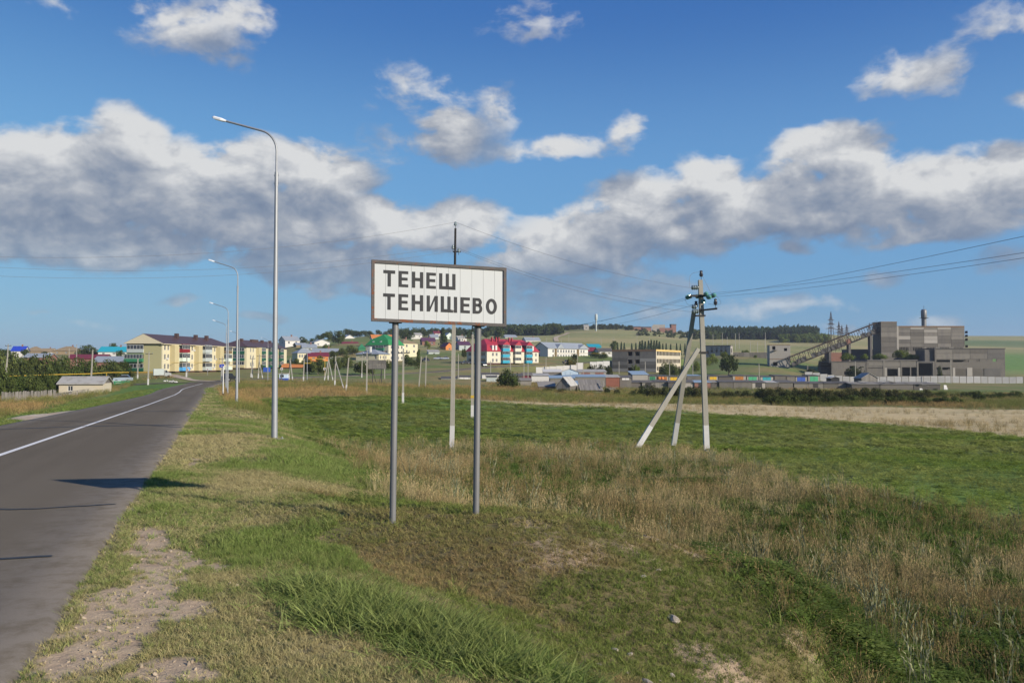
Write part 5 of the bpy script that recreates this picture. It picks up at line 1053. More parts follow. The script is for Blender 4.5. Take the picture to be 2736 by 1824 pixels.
# ---- village houses: px left, px right, base row, eave row, ridge row, metres, angle, depth, walls, roof, type, label
VH = [
 (762, 801, 926, 909, 897, 480, 40, 9, 'white_w', 'greyroof', 'gx', 'white two-storey house with grey roof on the skyline above the second block'),
 (792, 820, 927, 921, 915, 470, 30, 7, 'brownwall', 'greyroof', 'gx', 'low house with grey roof beside the white skyline house'),
 (840, 881, 923, 914, 906, 520, 35, 10, 'white_w', 'greyroof', 'gy', 'white house with dark gable and grey roof on the slope'),
 (921, 948, 911, 902, 894, 650, 35, 12, 'white_w', 'greyroof', 'gy', 'bright white gabled house between the treetops'),
 (915, 958, 925, 919, 912, 560, 20, 8, 'brick', 'maroon', 'gx', 'maroon-roofed long house below the white gabled house'),
 (808, 846, 936, 928, 918, 450, 20, 9, 'bgrey', 'greyroof', 'gx', 'grey-roofed shed-like house left of the pale bush'),
 (835, 903, 950, 940, 930, 420, 12, 9, 'brownwall', 'greyroof', 'gx', 'long low grey roof in the hollow above the orange house'),
 (824, 878, 962, 951, 941, 380, 20, 8, 'orange', 'maroon', 'gx', 'orange house with dark red roof behind the roadside bushes'),
 (958, 976, 936, 930, 918, 470, 15, 6, 'bgreen2', 'bgreen2', 'hip', 'small teal-green dome-roofed shed left of the green roof'),
 (754, 812, 993, 980, 971, 335, 14, 9, 'plinth', 'orange', 'shed', 'low brick shed with rust-orange roof behind the A-shaped pole'),
 (994, 1056, 912, 903, 893, 520, 18, 9, 'white_w', 'orange', 'gx', 'orange-roofed house peeking over the green roof'),
 (1098, 1128, 901, 894, 888, 700, 25, 10, 'white_w', 'slate', 'gx', 'small white house on the skyline right of the left sign post'),
 (1128, 1163, 922, 911, 901, 560, 15, 9, 'brick', 'purple', 'gx', 'purple-roofed brick house near the tall poplar'),
 (1077, 1116, 946, 917, 904, 420, 50, 11, 'yellow', 'brownwall', 'hip', 'tan two-storey house beside the left sign post'),
 (1191, 1211, 935, 926, 914, 500, 30, 8, 'orange', 'maroon', 'gy', 'small orange gabled house left of the tall pole'),
 (1192, 1212, 906, 897, 888, 700, 30, 9, 'bmint', 'greyroof', 'gy', 'pale mint gabled house on the skyline'),
 (1151, 1172, 908, 900, 892, 690, 20, 9, 'bgrey', 'greyroof', 'gx', 'silver-roofed house on the slope left of the poplar'),
 (1145, 1174, 950, 939, 934, 450, 15, 6, 'bgrey', 'slate', 'shed', 'low grey garage on the grass beside the parked cars'),
 (1224, 1247, 911, 903, 896, 650, 20, 9, 'white_w', 'slate', 'gx', 'pale house on the slope above the red mansard roof'),
 (1227, 1257, 936, 921, 911, 500, 18, 10, 'bgrey', 'purple', 'gx', 'dark purple-roofed house left of the red mansard roof'),
 (1350, 1381, 906, 900, 893, 720, 20, 10, 'white_w', 'greyroof', 'gx', 'grey-roofed house behind the red roof chimneys'),
 (1405, 1444, 917, 909, 900, 640, 20, 9, 'white_w', 'greyroof', 'gx', 'grey and white house at the foot of the hill'),
 (1574, 1606, 929, 926, 918, 480, 8, 6, 'tealroof', 'tealroof', 'shed', 'low teal-roofed shed right of the white school'),
 (1572, 1597, 948, 938, 927, 462, 20, 7, 'white_w', 'maroon', 'gx', 'dark red roof just right of the school'),
 (1600, 1637, 947, 938, 929, 455, 15, 8, 'white_w', 'felt', 'gx', 'long white house with dark roof right of the school'),
 (30, 65, 944, 937, 924, 450, 15, 9, 'white_w', 'blueroof', 'gx', 'bright blue roof at the picture edge'),
 (62, 112, 944, 938, 925, 520, 10, 10, 'brownwall', 'brownwall', 'hip', 'brown-roofed house right of the blue roof'),
 (140, 214, 945, 937, 924.5, 500, 12, 12, 'brownwall', 'brownwall', 'hip', 'large brown-roofed house on the far left skyline'),
 (64, 130, 962, 954, 943, 330, 10, 9, 'brick', 'greyroof', 'gx', 'long grey roof with red chimney above the bushes'),
 (178, 279, 966, 957, 946, 340, 6, 9, 'brick', 'maroon', 'gx', 'long maroon roof on brick walls above the bushes'),
 (262, 345, 948, 939, 925, 420, 10, 12, 'white_w', 'tealroof', 'gx', 'white house with bright teal roof left of the yellow block'),
 (248, 342, 975, 966, 951, 290, 8, 10, 'brick', 'greyroof', 'gx', 'broad grey roof just left of the yellow block'),
 (108, 140, 946, 940, 930, 620, 10, 9, 'white_w', 'brownwall', 'gx', 'pale gable between the two brown roofs on the far left'),
 (1160, 1182, 895, 890, 884, 760, 20, 8, 'white_w', 'maroon', 'gx', 'tiny house with dark roof on the skyline by the poplar top'),
]
for (pa, pb_, by, ey, ry, Z_, ang_, D_, wm, rmn, kind, lb) in VH:
    rz_ = R(ang_); k_ = Z_ / F; c0 = P(pa, by, Z_); Lw = along(pa, Z_, rz_)(pb_); Lw = (pb_ - pa) * k_ if Lw < 0 or Lw > 60 else Lw
    hgt = (by - ey) * k_; rise = (ey - ry) * k_; base = 2.0 + max(0, c0.z - gz(c0.x, c0.y)) + 1
    n_ = max(1, int(Lw / 4.2)); fw = [] if hgt < 1.6 else [(Lw * (i + .5) / n_ - .6, max(.3, hgt - 2.0), 1.2, min(1.4, hgt * .5)) for i in range(n_)]
    if hgt > 5: fw += [(x, .8, w, h) for x, z, w, h in fw]
    rt_ = building('house', lb, 'house', c0, rz_, Lw, D_, hgt, wm, rmn, kind, rise, .4, front=fw, left=[(D_ * .5 - .6, max(.3, hgt - 2.0), 1.2, min(1.4, hgt * .5))] if hgt > 1.6 else (), base=base, group='village houses')
    if rnd.random() < .55 and kind in ('gx', 'hip'): MB().box(Lw * .6, Lw * .6 + .7, D_ * .45, D_ * .45 + .7, hgt + rise * .5, hgt + rise + .9).build('chimney', M['brick'], rt_)
# ---- small brick hut by the road
c0 = P(203, 1051, 152); hut = building('brick_hut', 'small pale brick hut with slate roof behind the plank fence', 'hut', Vector((P(157, 1050, 152).x, 152, c0.z)), R(10), 7.8, 5.2, 1.9, 'pan_w', 'slate', 'gx', 1.35, .35, front=[(1.55, .45, .9, 1.0)], base=1.5, gable='wood_d', fm='white')
hut2 = MB(); c0 = P(243, 1047, 162); sh_ = empty('concrete_shed', c0, R(8), 'low arched concrete shed right of the brick hut', 'shed'); MB().add(*(lambda vs: (vs, [tuple(range(9)), tuple(range(17, 8, -1))] + [(i, i + 9, (i + 1) % 9 + 9, (i + 1) % 9) for i in range(9)]))([(x, 0, z) for x, z in ((0, -1), (0, 1.6), (.4, 1.95), (1, 2.05), (1.8, 2.05), (2.3, 1.85), (2.6, 1.4), (2.7, .6), (2.7, -1))] + [(x, 3, z) for x, z in ((0, -1), (0, 1.6), (.4, 1.95), (1, 2.05), (1.8, 2.05), (2.3, 1.85), (2.6, 1.4), (2.7, .6), (2.7, -1))])).build('shell', M['pan_l'], sh_); MB().lathe([(0, -.02), (.55, -.02), (.55, .02)], (0, 0, 0), 14).build('opening_shade_disc', M['black'], sh_, (.9, -.03, .75)).rotation_euler = (R(90), 0, 0)  # round opening: flat black disc, the inner shade put into its colour
# ---- unfinished office block
rz8 = R(63.8); c8 = corner(1753, 335); c8.z = P(1753, 994, 335).z - .3; W8, D8, H8 = 41, 19.5, 9.9
ob = empty('office_block', c8, rz8, 'unfinished three-storey concrete office block with empty windows', 'building')
piers = []; n_ = 17; hf = []
for z0_, z1_ in ((.9, 2.6), (4.1, 5.9), (7.4, 9.1)): hf += [(1.0 + i * (W8 - 2) / n_ + .30, 1.0 + (i + 1) * (W8 - 2) / n_ - .30, z0_, z1_) for i in range(n_)]
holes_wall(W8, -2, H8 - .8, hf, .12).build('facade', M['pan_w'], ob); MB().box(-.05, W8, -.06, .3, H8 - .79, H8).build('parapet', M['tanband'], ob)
bays = [(0, 6.9), (6.9, 12.4), (12.4, 19.5)]     # from the far-left end
for bi, (a, b_) in enumerate(bays):
    for r in range(6):
        za = -1.5 + r * 1.9 if r else -2.5; zb_ = -1.5 + (r + 1) * 1.9 if r else .4
        za = .4 + (r - 1) * 1.45 if r else -2.5; zb_ = .4 + r * 1.45 if r else .4
        if r == 5: zb_ = H8 - .9
        if r == 5: za = .4 + 4 * 1.45
        if bi == 1: continue
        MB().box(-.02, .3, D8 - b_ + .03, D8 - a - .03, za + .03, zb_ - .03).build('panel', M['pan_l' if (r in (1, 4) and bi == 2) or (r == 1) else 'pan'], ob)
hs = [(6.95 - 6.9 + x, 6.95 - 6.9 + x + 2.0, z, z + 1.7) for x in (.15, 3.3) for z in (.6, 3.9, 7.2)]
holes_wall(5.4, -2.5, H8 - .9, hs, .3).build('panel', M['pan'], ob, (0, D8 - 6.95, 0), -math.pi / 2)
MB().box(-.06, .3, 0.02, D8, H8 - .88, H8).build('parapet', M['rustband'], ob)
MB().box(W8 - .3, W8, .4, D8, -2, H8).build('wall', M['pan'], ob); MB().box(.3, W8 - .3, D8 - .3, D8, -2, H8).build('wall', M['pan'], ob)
for z in (3.2, 6.5, 9.4): MB().box(.35, W8 - .35, .4, D8 - .35, z, z + .25).build('floor_slab', M['pan_d'], ob)
MB().box(.5, W8 - .4, D8 * .5, D8 * .5 + .2, -1, 9.3).build('inner_wall', M['pan_d'], ob)
# ---- white ruin, low wall and small tower left of the factory
c0 = corner(1952, 452); ru = building('ruined_shed', 'small whitish ruin with empty windows on the slope', 'ruin', c0, R(55), 3.5, 15.0, 5.2, 'pan_l', 'pan_d', 'flat', .5, .15, front=[(1.0, 1.2, 1.2, 2.6)], left=[(1.2, .6, 1.0, 2.0)] + [(x, z, 1.3, h) for x in (3.3, 6.2, 9.0, 11.5) for z, h in ((1.7, 1.5), (4.0, .5))], glass=None, base=2)
c0 = corner(1958, 432); o = MB(); r_ = empty('concrete_wall', c0, R(-8), 'low grey concrete wall below the whitish ruin', 'wall')
for i in range(7): MB().box(i * 2.9 + .02, i * 2.9 + 2.86, 0, .2, -1.5, 2.2 + .1 * rnd.random()).build('panel', M['pan'], r_)
MB().box(16.5, 18.3, -.05, -.01, .2, 2.0).build('dark_gate', M['pan_d'], r_)
c0 = P(2112, 979, 368); st = building('sorting_tower', 'small pale concrete tower at the foot of the conveyor', 'tower', c0, R(80), 8, 9.2, 9.8, 'pan_l', 'rustband', 'flat', .25, .05, left=[(1.2, 7.8, 1.4, 1.6), (6.4, 7.2, 1.4, 1.3), (1.5, .4, 2.0, 1.7)], glass=None, base=3, wall_left='pan_l')
MB().box(-.05, -.005, .05, 9.15, 3.3, 3.6).build('rust_band', M['rustband'], st); MB().box(-1.2, -.01, 6.0, 7.6, 7.4, 7.6).build('ledge', M['pan_d'], st)
# ---- the derelict factory
Zf = 362; kf = Zf / F; fac0 = P(2353, 1006, Zf); fac = empty('factory', fac0, 0, 'derelict concrete factory with a tall main block and lower halls', 'factory')
def fx_(px): return (px - 1368) / F * Zf - fac0.x
def fz_(py): return P(2400, py, Zf).z - fac0.z
tw0, tw1 = fx_(2353), fx_(2395.5); tz = fz_(861)
for r in range(11):
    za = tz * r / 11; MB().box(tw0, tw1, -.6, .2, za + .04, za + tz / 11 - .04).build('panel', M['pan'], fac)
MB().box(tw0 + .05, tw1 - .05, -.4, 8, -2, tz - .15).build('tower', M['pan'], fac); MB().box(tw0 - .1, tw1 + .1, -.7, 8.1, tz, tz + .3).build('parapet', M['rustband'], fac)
mz = fz_(870.5); bx_ = [fx_(2397 + 36.2 * i) for i in range(6)]
MB().box(bx_[0], bx_[5], .3, 16, -2, mz - .4).build('main_block', M['pan_d'], fac)
rows = [(fz_(870.5) - .9, fz_(870.5))] ; ys = [877, 886, 896, 907, 916, 926.5]
zrow = [fz_(y) for y in (874, 880, 888, 897, 907, 917, 926.5)]
for i in range(5):
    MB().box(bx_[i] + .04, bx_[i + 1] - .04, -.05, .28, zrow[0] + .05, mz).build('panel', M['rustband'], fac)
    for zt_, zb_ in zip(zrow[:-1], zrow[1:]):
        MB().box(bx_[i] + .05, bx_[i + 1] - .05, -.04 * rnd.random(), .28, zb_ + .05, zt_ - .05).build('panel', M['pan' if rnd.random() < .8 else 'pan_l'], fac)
    # window band with mullions
    zt_, zb_ = fz_(926.5), fz_(937.5)
    wx0, wx1 = bx_[i] + 1.0, bx_[i + 1] - .9; hl = [(wx0 + (wx1 - wx0) * j / 6 + .14 - bx_[i], wx0 + (wx1 - wx0) * (j + 1) / 6 - .14 - bx_[i], zb_ + .1, zt_ - .15) for j in range(6)]
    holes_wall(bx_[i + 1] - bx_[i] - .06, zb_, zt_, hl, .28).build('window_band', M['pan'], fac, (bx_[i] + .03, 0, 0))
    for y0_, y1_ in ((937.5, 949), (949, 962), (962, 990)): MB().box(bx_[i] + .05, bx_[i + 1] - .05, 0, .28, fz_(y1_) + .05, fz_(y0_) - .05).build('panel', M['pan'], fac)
MB().box(bx_[0] - .5, bx_[0] + .5, -.55, -.05, fz_(951), mz - .2).build('pier', M['pan_l'], fac)
wd_ = MB(); wd_.box(bx_[0], bx_[5], .285, .31, fz_(937), fz_(927)); wd_.build('interior_shade_sheet', M['black'], fac)  # black sheet painted in for the shade behind the window band
for z in (fz_(890), fz_(900), fz_(910), fz_(928)): MB().box(bx_[5], bx_[5] + 2.0, 1, 3, z, z + .12).build('platform', M['steel'], fac); MB().box(bx_[5] + 1.9, bx_[5] + 2.0, 1, 3, z, z + 1.1).build('railing', M['steel'], fac)
# chimney
ch = MB(); cxp = fx_(2488); ch.lathe([(1.05, mz - 1), (1.05, fz_(848))], (cxp, 6, 0), 14); ch.build('chimney', M['galv_old'], fac); MB().lathe([(1.05, fz_(848)), (1.25, fz_(845)), (1.25, fz_(828)), (.9, fz_(824)), (0, fz_(824))], (cxp, 6, 0), 14).build('chimney_cap', M['galv_old'], fac); MB().lathe([(1.0, 0), (2.0, 0), (2.0, .12), (1.0, .12)], (cxp, 6, fz_(848)), 14).build('chimney_platform', M['steel'], fac); MB().tube([(cxp, 6, fz_(824)), (cxp, 6, fz_(814))], .07, 4).build('chimney_rod', M['steel'], fac)
# low hall in front with openings
Zl = 344; 
def lowpos(px): return (px - 1368) / F * Zl - fac0.x
def lowz(py): return P(2400, py, Zl).z - fac0.z
yl = Zl - Zf
def hall(px0, px1, top, bot, cols, mt, holes, nm='hall_wall'):
    x0, x1 = lowpos(px0), lowpos(px1); zt_, zb_ = lowz(top), lowz(bot)
    hl = [(lowpos(a) - x0, lowpos(b_) - x0, lowz(d), lowz(c)) for a, b_, c, d in holes]
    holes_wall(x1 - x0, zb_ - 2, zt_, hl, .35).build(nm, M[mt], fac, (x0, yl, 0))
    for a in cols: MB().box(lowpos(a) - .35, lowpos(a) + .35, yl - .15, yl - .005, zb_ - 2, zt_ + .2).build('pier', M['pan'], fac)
    MB().box(x0, x1, yl + 14, yl + 14.3, zb_ - 2, zt_ - .3).build('back_wall', M['pan_d'], fac)
    MB().box(x0 - .2, x1 + .2, yl - .25, yl + 14.4, zt_, zt_ + .35).build('roof_slab', M['pan_d'], fac)
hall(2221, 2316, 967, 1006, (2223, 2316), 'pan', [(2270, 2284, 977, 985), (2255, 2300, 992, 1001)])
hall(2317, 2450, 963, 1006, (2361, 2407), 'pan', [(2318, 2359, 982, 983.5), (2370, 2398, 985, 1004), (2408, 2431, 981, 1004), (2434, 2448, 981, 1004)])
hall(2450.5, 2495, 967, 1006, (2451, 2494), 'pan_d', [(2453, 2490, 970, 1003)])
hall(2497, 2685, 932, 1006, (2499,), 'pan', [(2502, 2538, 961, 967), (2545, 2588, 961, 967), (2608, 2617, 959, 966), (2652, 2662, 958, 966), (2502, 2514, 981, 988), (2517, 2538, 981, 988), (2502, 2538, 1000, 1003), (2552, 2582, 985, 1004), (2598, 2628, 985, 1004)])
for i in range(4):
    for (t_, b_) in ((934, 944), (944.5, 959)):
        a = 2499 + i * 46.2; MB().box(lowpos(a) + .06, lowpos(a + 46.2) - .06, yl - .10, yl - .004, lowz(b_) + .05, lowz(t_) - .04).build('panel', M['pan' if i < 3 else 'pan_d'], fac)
for i in range(3):
    for (t_, b_) in ((969, 979),) if i else ((969, 976),):
        a = 2319 + i * 43; MB().box(lowpos(a) + .06, lowpos(a + 43) - .06, yl - .08, yl - .004, lowz(b_) + .03, lowz(t_) - .03).build('panel', M['pan'], fac)
for a, b_, t_, bo in ((2362, 2369, 982, 1005), (2399, 2406, 982, 1005), (2545, 2551, 982, 1005), (2583, 2597, 982, 1005), (2629, 2672, 984, 1005)): MB().box(lowpos(a), lowpos(b_), yl - .07, yl - .004, lowz(bo), lowz(t_)).build('pier', M['pan_l' if b_ < 2600 else 'pan_d'], fac)
MB().box(lowpos(2474), lowpos(2497), yl + 1, yl + 9, lowz(967), lowz(934)).build('stair_tower', M['pan_d'], fac)
# brick hall behind the conveyor
Zb = 372; MB().box((2216 - 1368) / F * Zb - fac0.x, (2268 - 1368) / F * Zb - fac0.x, 8, 16, -2, P(2300, 942, Zb).z - fac0.z).build('brick_hall', M['brick'], fac); MB().box((2268 - 1368) / F * Zb - fac0.x, (2352 - 1368) / F * Zb - fac0.x, 9, 18, -2, P(2300, 933, Zb).z - fac0.z).build('rear_hall', M['pan_d'], fac)
MB().box((2190 - 1368) / F * 350 - fac0.x, (2220 - 1368) / F * 350 - fac0.x, -12.3, -11.7, lowz(979), lowz(977)).build('gantry_beam', M['steel'], fac)
for a in (2157, 2191): MB().box((a - 1368) / F * 350 - fac0.x - .25, (a - 1368) / F * 350 - fac0.x + .25, -12.3, -11.8, lowz(1008), lowz(977)).build('gantry_post', M['pan_d'], fac)
MB().box((2156 - 1368) / F * 350 - fac0.x, (2192 - 1368) / F * 350 - fac0.x, -12.25, -11.85, lowz(979), lowz(977.5)).build('gantry_beam', M['steel'], fac)
# sloping conveyor gallery
conv = empty('conveyor_gallery', P(2115, 978, 364), 0, 'sloping rusty conveyor gallery climbing to the factory tower', 'conveyor')
A_c = Vector((0, 0, 0)); B_c = P(2353, 884, 364) - conv.location; dv = B_c - A_c; Lc = dv.length; dv.normalize(); upc = Vector((-dv.z, 0, dv.x)); hG = 4.2
def cp_(t, h, y): v = A_c + dv * (Lc * t) + upc * h; return (v.x, y, v.z)
for y in (-1.3, 1.3):
    for h in (0, hG): MB().tube([cp_(0, h, y), cp_(1, h, y)], .22, 4).build('chord', M['steel'], conv)
n_ = 18
for i in range(n_ + 1):
    for y in (-1.3, 1.3): MB().tube([cp_(i / n_, 0, y), cp_(i / n_, hG, y)], .11, 4).build('post', M['steel'], conv)
    if i < n_: MB().tube([cp_(i / n_, 0 if i % 2 else hG, -1.3), cp_((i + 1) / n_, hG if i % 2 else 0, -1.3)], .09, 4).build('diagonal', M['steel'], conv)
for i in range(n_):
    if i in (3, 12, 13) : continue
    a, b_ = i / n_ + .003, (i + 1) / n_ - .003; hp = hG * (.52 if i % 5 else .4); q = [cp_(a, .1, -1.12), cp_(b_, .1, -1.12), cp_(b_, hp, -1.12), cp_(a, hp, -1.12)]; q2 = [(v[0], v[1] + .12, v[2]) for v in q]; MB().add(q + q2, [(0, 1, 2, 3), (7, 6, 5, 4), (0, 4, 5, 1), (1, 5, 6, 2), (2, 6, 7, 3), (3, 7, 4, 0)]).build('cladding_sheet', M['brick' if i == 11 else 'galleryw'], conv)
q = [cp_(0, 0, -1.2), cp_(1, 0, -1.2), cp_(1, 0, 1.2), cp_(0, 0, 1.2)]; MB().hexa([(v[0], v[1], v[2] - .2) for v in q], q).build('deck', M['galleryw'], conv)
for t in (.42, .64, .88):
    v = cp_(t, 0, 0); g_ = gz(v[0] + conv.location.x, conv.location.y) - conv.location.z; MB().box(v[0] - .5, v[0] + .5, -1.2, 1.2, g_ - .5, v[2]).build('trestle', M['pan_d'], conv)
for y in (-1.3,):
    MB().tube([cp_(0, hG + .9, y), cp_(1, hG + .9, y)], .05, 4).build('handrail', M['steel'], conv)
# ---- patterned concrete fence in front of the factory
fp = None
def fence_panel_mesh(w, h):
    mb = MB(); mb.box(.02, w - .02, 0, .12, -1, h)
    nx, nz_ = 5, 4; mw = (w - .9) / nx; mh = (h - .5) / nz_
    for i in range(nx):
        for j in range(nz_):
            cx = .45 + (i + .5) * mw; cz = .25 + (j + .5) * mh; a, b_ = mw * .46, mh * .46
            mb.add([(cx - a, 0, cz), (cx, 0, cz - b_), (cx + a, 0, cz), (cx, 0, cz + b_), (cx, -.13, cz)], [(0, 1, 4), (1, 2, 4), (2, 3, 4), (3, 0, 4)])
    return mb.mesh('panel', M['fence'])
fa, fb_ = on_ground(2150, 318), on_ground(2745, 330); dF = Vector((fb_.x - fa.x, fb_.y - fa.y)); Lf = dF.length; wp = 21.0 * 322 / F; nP = int(Lf / wp); arz = math.atan2(dF.y, dF.x)
fc = empty('concrete_fence', fa, arz, 'pale diamond-patterned concrete panel fence before the factory', 'fence'); fm_ = fence_panel_mesh(wp, 2.65); fpm = MB().box(-.14, .14, -.06, .2, -1, 2.75).mesh('post', M['pan'])
for i in range(nP + 1):
    px_ = fa.x + math.cos(arz) * i * wp; py_ = fa.y + math.sin(arz) * i * wp; zz = gz(px_, py_) - fa.z
    if i < nP: link('panel', fm_, fc, (i * wp, 0, zz))
    link('post', fpm, fc, (i * wp, 0, zz))
# ---- white roadside wall above the sheds, cream wall
c0 = corner(1432, 300); 
r_ = empty('low_wall', P(1432, 987, 300), R(8), 'low white wall above the shed roofs left of the office block', 'wall')
for i in range(11):
    h_ = .9 if i < 6 else 2.2
    if i in (7,): continue
    MB().box(i * 2.6 + .03, i * 2.6 + 2.55, 0, .25, -2, h_ + i * .16 - (0 if i < 6 else .6)).build('panel', M['white_w'], r_)
# ------------------------------------------------------------------ sheds and garages in the hollow
def shed(px0, px1, base, eave, top, Z, label, wall, roofm, kind='shed', D=5.0, rz=4, door=None, name='shed', planks=False, cat='shed', doorw=.62, group='sheds and garages in the hollow'):
    k_ = Z / F; c0 = P(px0, base, Z); Lw = (px1 - px0) * k_; hgt = (base - eave) * k_; rise = max(.05, (eave - top) * k_)
    bz = max(0, c0.z - gz(c0.x, c0.y)) + 1.2
    r_ = empty(name, c0, R(rz), label, cat, group); t = .2
    if planks:
        n_ = max(4, int(Lw / .32)); w_ = Lw / n_
        for i in range(n_):
            top_ = hgt + (rise * (1 - abs((i + .5) / n_ - .5) * 2) if kind == 'gy' else 0) - .08; MB().box(i * w_ + .012, (i + 1) * w_ - .012, -.02 * rnd.random() - .01, .05, -bz * .3 - .3, top_).build('plank', M['wood'], r_)
        MB().box(.05, Lw - .05, .055, .12, -bz, hgt - .12).build('wall', M['wood_d'], r_)
    else: MB().box(0, Lw, 0, t, -bz, hgt - .1).build('wall', M[wall], r_)
    MB().box(0, t, t, D, -bz, hgt - .1).build('wall', M[wall], r_); MB().box(Lw - t, Lw, t, D, -bz, hgt - .1).build('wall', M[wall], r_); MB().box(0, Lw, D, D + t, -bz, hgt - .1 + (rise if kind == 'shed' else 0)).build('wall', M[wall], r_)
    roof_mesh(kind, Lw, D, hgt, rise, .25, .10).build('roof', M[roofm], r_)
    if kind == 'gy' and not planks: MB().prism([(0, hgt - .1), (Lw, hgt - .1), (Lw / 2, hgt + rise - .15)], .02, .22).build('gable', M[wall], r_)
    if door:
        n_ = 1 if Lw < 5 else int(Lw / 3.6)
        for i in range(n_):
            cx = Lw * (i + .5) / n_; dw = min(Lw / n_ * doorw, 3.0); o = MB().box(cx - dw / 2, cx + dw / 2, -.06, -.035, .05, hgt * .84).build('door', M[door], r_); MB().box(cx - .03, cx + .03, -.075, -.06, .08, hgt * .82).build('door_gap', M['iron'], o)
    return r_
door_y = mat('yellow_door', (.55, .34, .02), .6, .15, 1); M['door_y'] = door_y; M['door_o'] = mat('rust_orange_door', (.40, .17, .03), .7, .25, 1, col2=(.20, .06, .02)); M['door_g'] = mat('green_door', (.05, .30, .15), .6, .15, 1); M['door_t'] = mat('teal_door', (.02, .26, .30), .6, .15, 1); M['door_b'] = mat('blue_door', (.03, .08, .35), .6, .15, 1); M['door_r'] = mat('brick_red_wall', (.20, .075, .05), .8, .2, 1); M['door_w'] = mat('white_door', (.62, .61, .60), .7, .12, 1); M['lblue'] = mat('pale_blue_wall', (.42, .52, .62), .7, .08, 1); M['bluesheet'] = mat('blue_grey_sheet_roof', (.22, .30, .38), .6, .12, .8)
shed(1487, 1524, 1048, 1030, 1006, 185, 'weathered plank shed with steep gable and pale slate roof', 'wood_d', 'slate', 'gy', 5.5, -22, planks=True, name='plank_shed')
shed(1441, 1484, 1046, 1032, 1020, 187, 'dark collapsing lean-to left of the steep-gabled plank shed', 'wood_d', 'wood', 'shed', 4, 3, name='lean_to')
sr = shed(1553, 1608, 1049, 1043, 1017, 186, 'low shed with a big sloping board roof right of the steep gable', 'wood', 'wood_d', 'shed', 5.2, 2, name='board_roof_shed', planks=True)
kk = 186 / F
for i in range(17):
    for j in range(2):
        x0 = -.3 + i * (55 * kk + .6) / 17; q0, q1 = (0, .52) if j == 0 else (.49, 1.0); f_ = lambda q: (-.4 + q * 5.7, 6 * kk + .06 + q * 26 * kk + (.05 if j else 0)); a, b_ = f_(q0), f_(q1)
        q = [(x0, a[0], a[1]), (x0 + .30, a[0], a[1]), (x0 + .30, b_[0], b_[1]), (x0, b_[0], b_[1])]; MB().hexa(q, [(v[0], v[1], v[2] + .05 + .03 * rnd.random()) for v in q]).build('roof_board', M['wood'], sr)
for i in range(9):
    x = 55 * kk + .5 + rnd.random() * 3; y = rnd.uniform(-.5, 3); L_ = 1.5 + rnd.random() * 2; o = MB().box(0, L_, 0, .22, 0, .06).build('loose_board', M['wood'], sr, (x - .8, y, .3 + rnd.random() * 1.2)); o.rotation_euler = (rnd.uniform(-.5, .5), rnd.uniform(-.7, .3), rnd.uniform(0, 2))
shed(1502, 1545, 1002, 992, 984, 258, 'pale blue and white barn-shaped garage with two slopes', 'lblue', 'slate', 'gy', 6, -4, door='lblue', name='garage', cat='garage')
shed(1453, 1501, 1001, 993, 986, 266, 'long white-roofed shed left of the pale blue garage', 'pan', 'white_w', 'shed', 5, 2); shed(1547, 1620, 1001, 993, 986.5, 266, 'long slate-roofed shed right of the pale blue garage', 'pan_l', 'slate', 'shed', 5, 2, door='brick')
shed(1420, 1468, 1010, 1003, 997, 240, 'slate-roofed white shed left of the plank sheds', 'white_w', 'slate', 'shed', 5, 4); shed(1396, 1421, 1010, 1002, 995, 240, 'dark maroon shed behind the round bush', 'maroon', 'wood_d', 'gx', 5, 4)
shed(1470, 1535, 1014, 1009, 1003, 232, 'flat bluish-roofed shed behind the plank shed', 'wood', 'bluesheet', 'shed', 5, 1); shed(1536, 1618, 1012, 1006, 1000.5, 240, 'long blue-grey sheet roof among the sheds', 'wood', 'bluesheet', 'shed', 5, 1); shed(1619, 1655, 1015, 1007, 1001, 242, 'brick-red walled shed before the office block', 'door_r', 'slate', 'shed', 5, 1)
shed(1656, 1687, 1015, 1008, 1003, 244, 'grey shed with two white doors left of the blue-roofed shed', 'pan', 'felt', 'shed', 4, 1, door='door_w'); shed(1690, 1732, 1015, 1000, 991, 262, 'grey block shed with blue metal roof', 'pan_l', 'bluesheet', 'shed', 6, 5, name='garage', cat='garage')
shed(1500, 1552, 1033, 1026, 1018, 205, 'plank lean-to behind the gap between the plank sheds', 'wood', 'bluesheet', 'shed', 5, 1, planks=True)
shed(1345, 1396, 1012, 1004, 998, 232, 'low dark shed with rough plank walls right of the round bush', 'wood_d', 'felt', 'shed', 5, 2); shed(1385, 1420, 1026, 1016, 1010, 215, 'grey plank shed at the foot of the round bush', 'wood', 'wood', 'shed', 4, 4)
# garages by the pole at the left, white doors
shed(1179, 1221, 1021, 1010, 1006, 235, 'brick garage with felt roof nearest the tall pole', 'bgrey', 'felt', 'shed', 5, 3, name='garage', cat='garage'); shed(1222, 1257, 1018, 1006, 1003, 238, 'garage with two white doors left of the sign post', 'white_w', 'felt', 'shed', 5, 3, door='door_w', name='garage', cat='garage'); shed(1288, 1334, 1012, 999, 996, 245, 'white-doored garage right of the sign post', 'white_w', 'felt', 'shed', 5, 5, door='door_w', name='garage', cat='garage'); shed(1300, 1327, 1022, 1006, 1003, 228, 'grey block shed before the white-doored garage', 'bgrey', 'felt', 'shed', 4, 3)
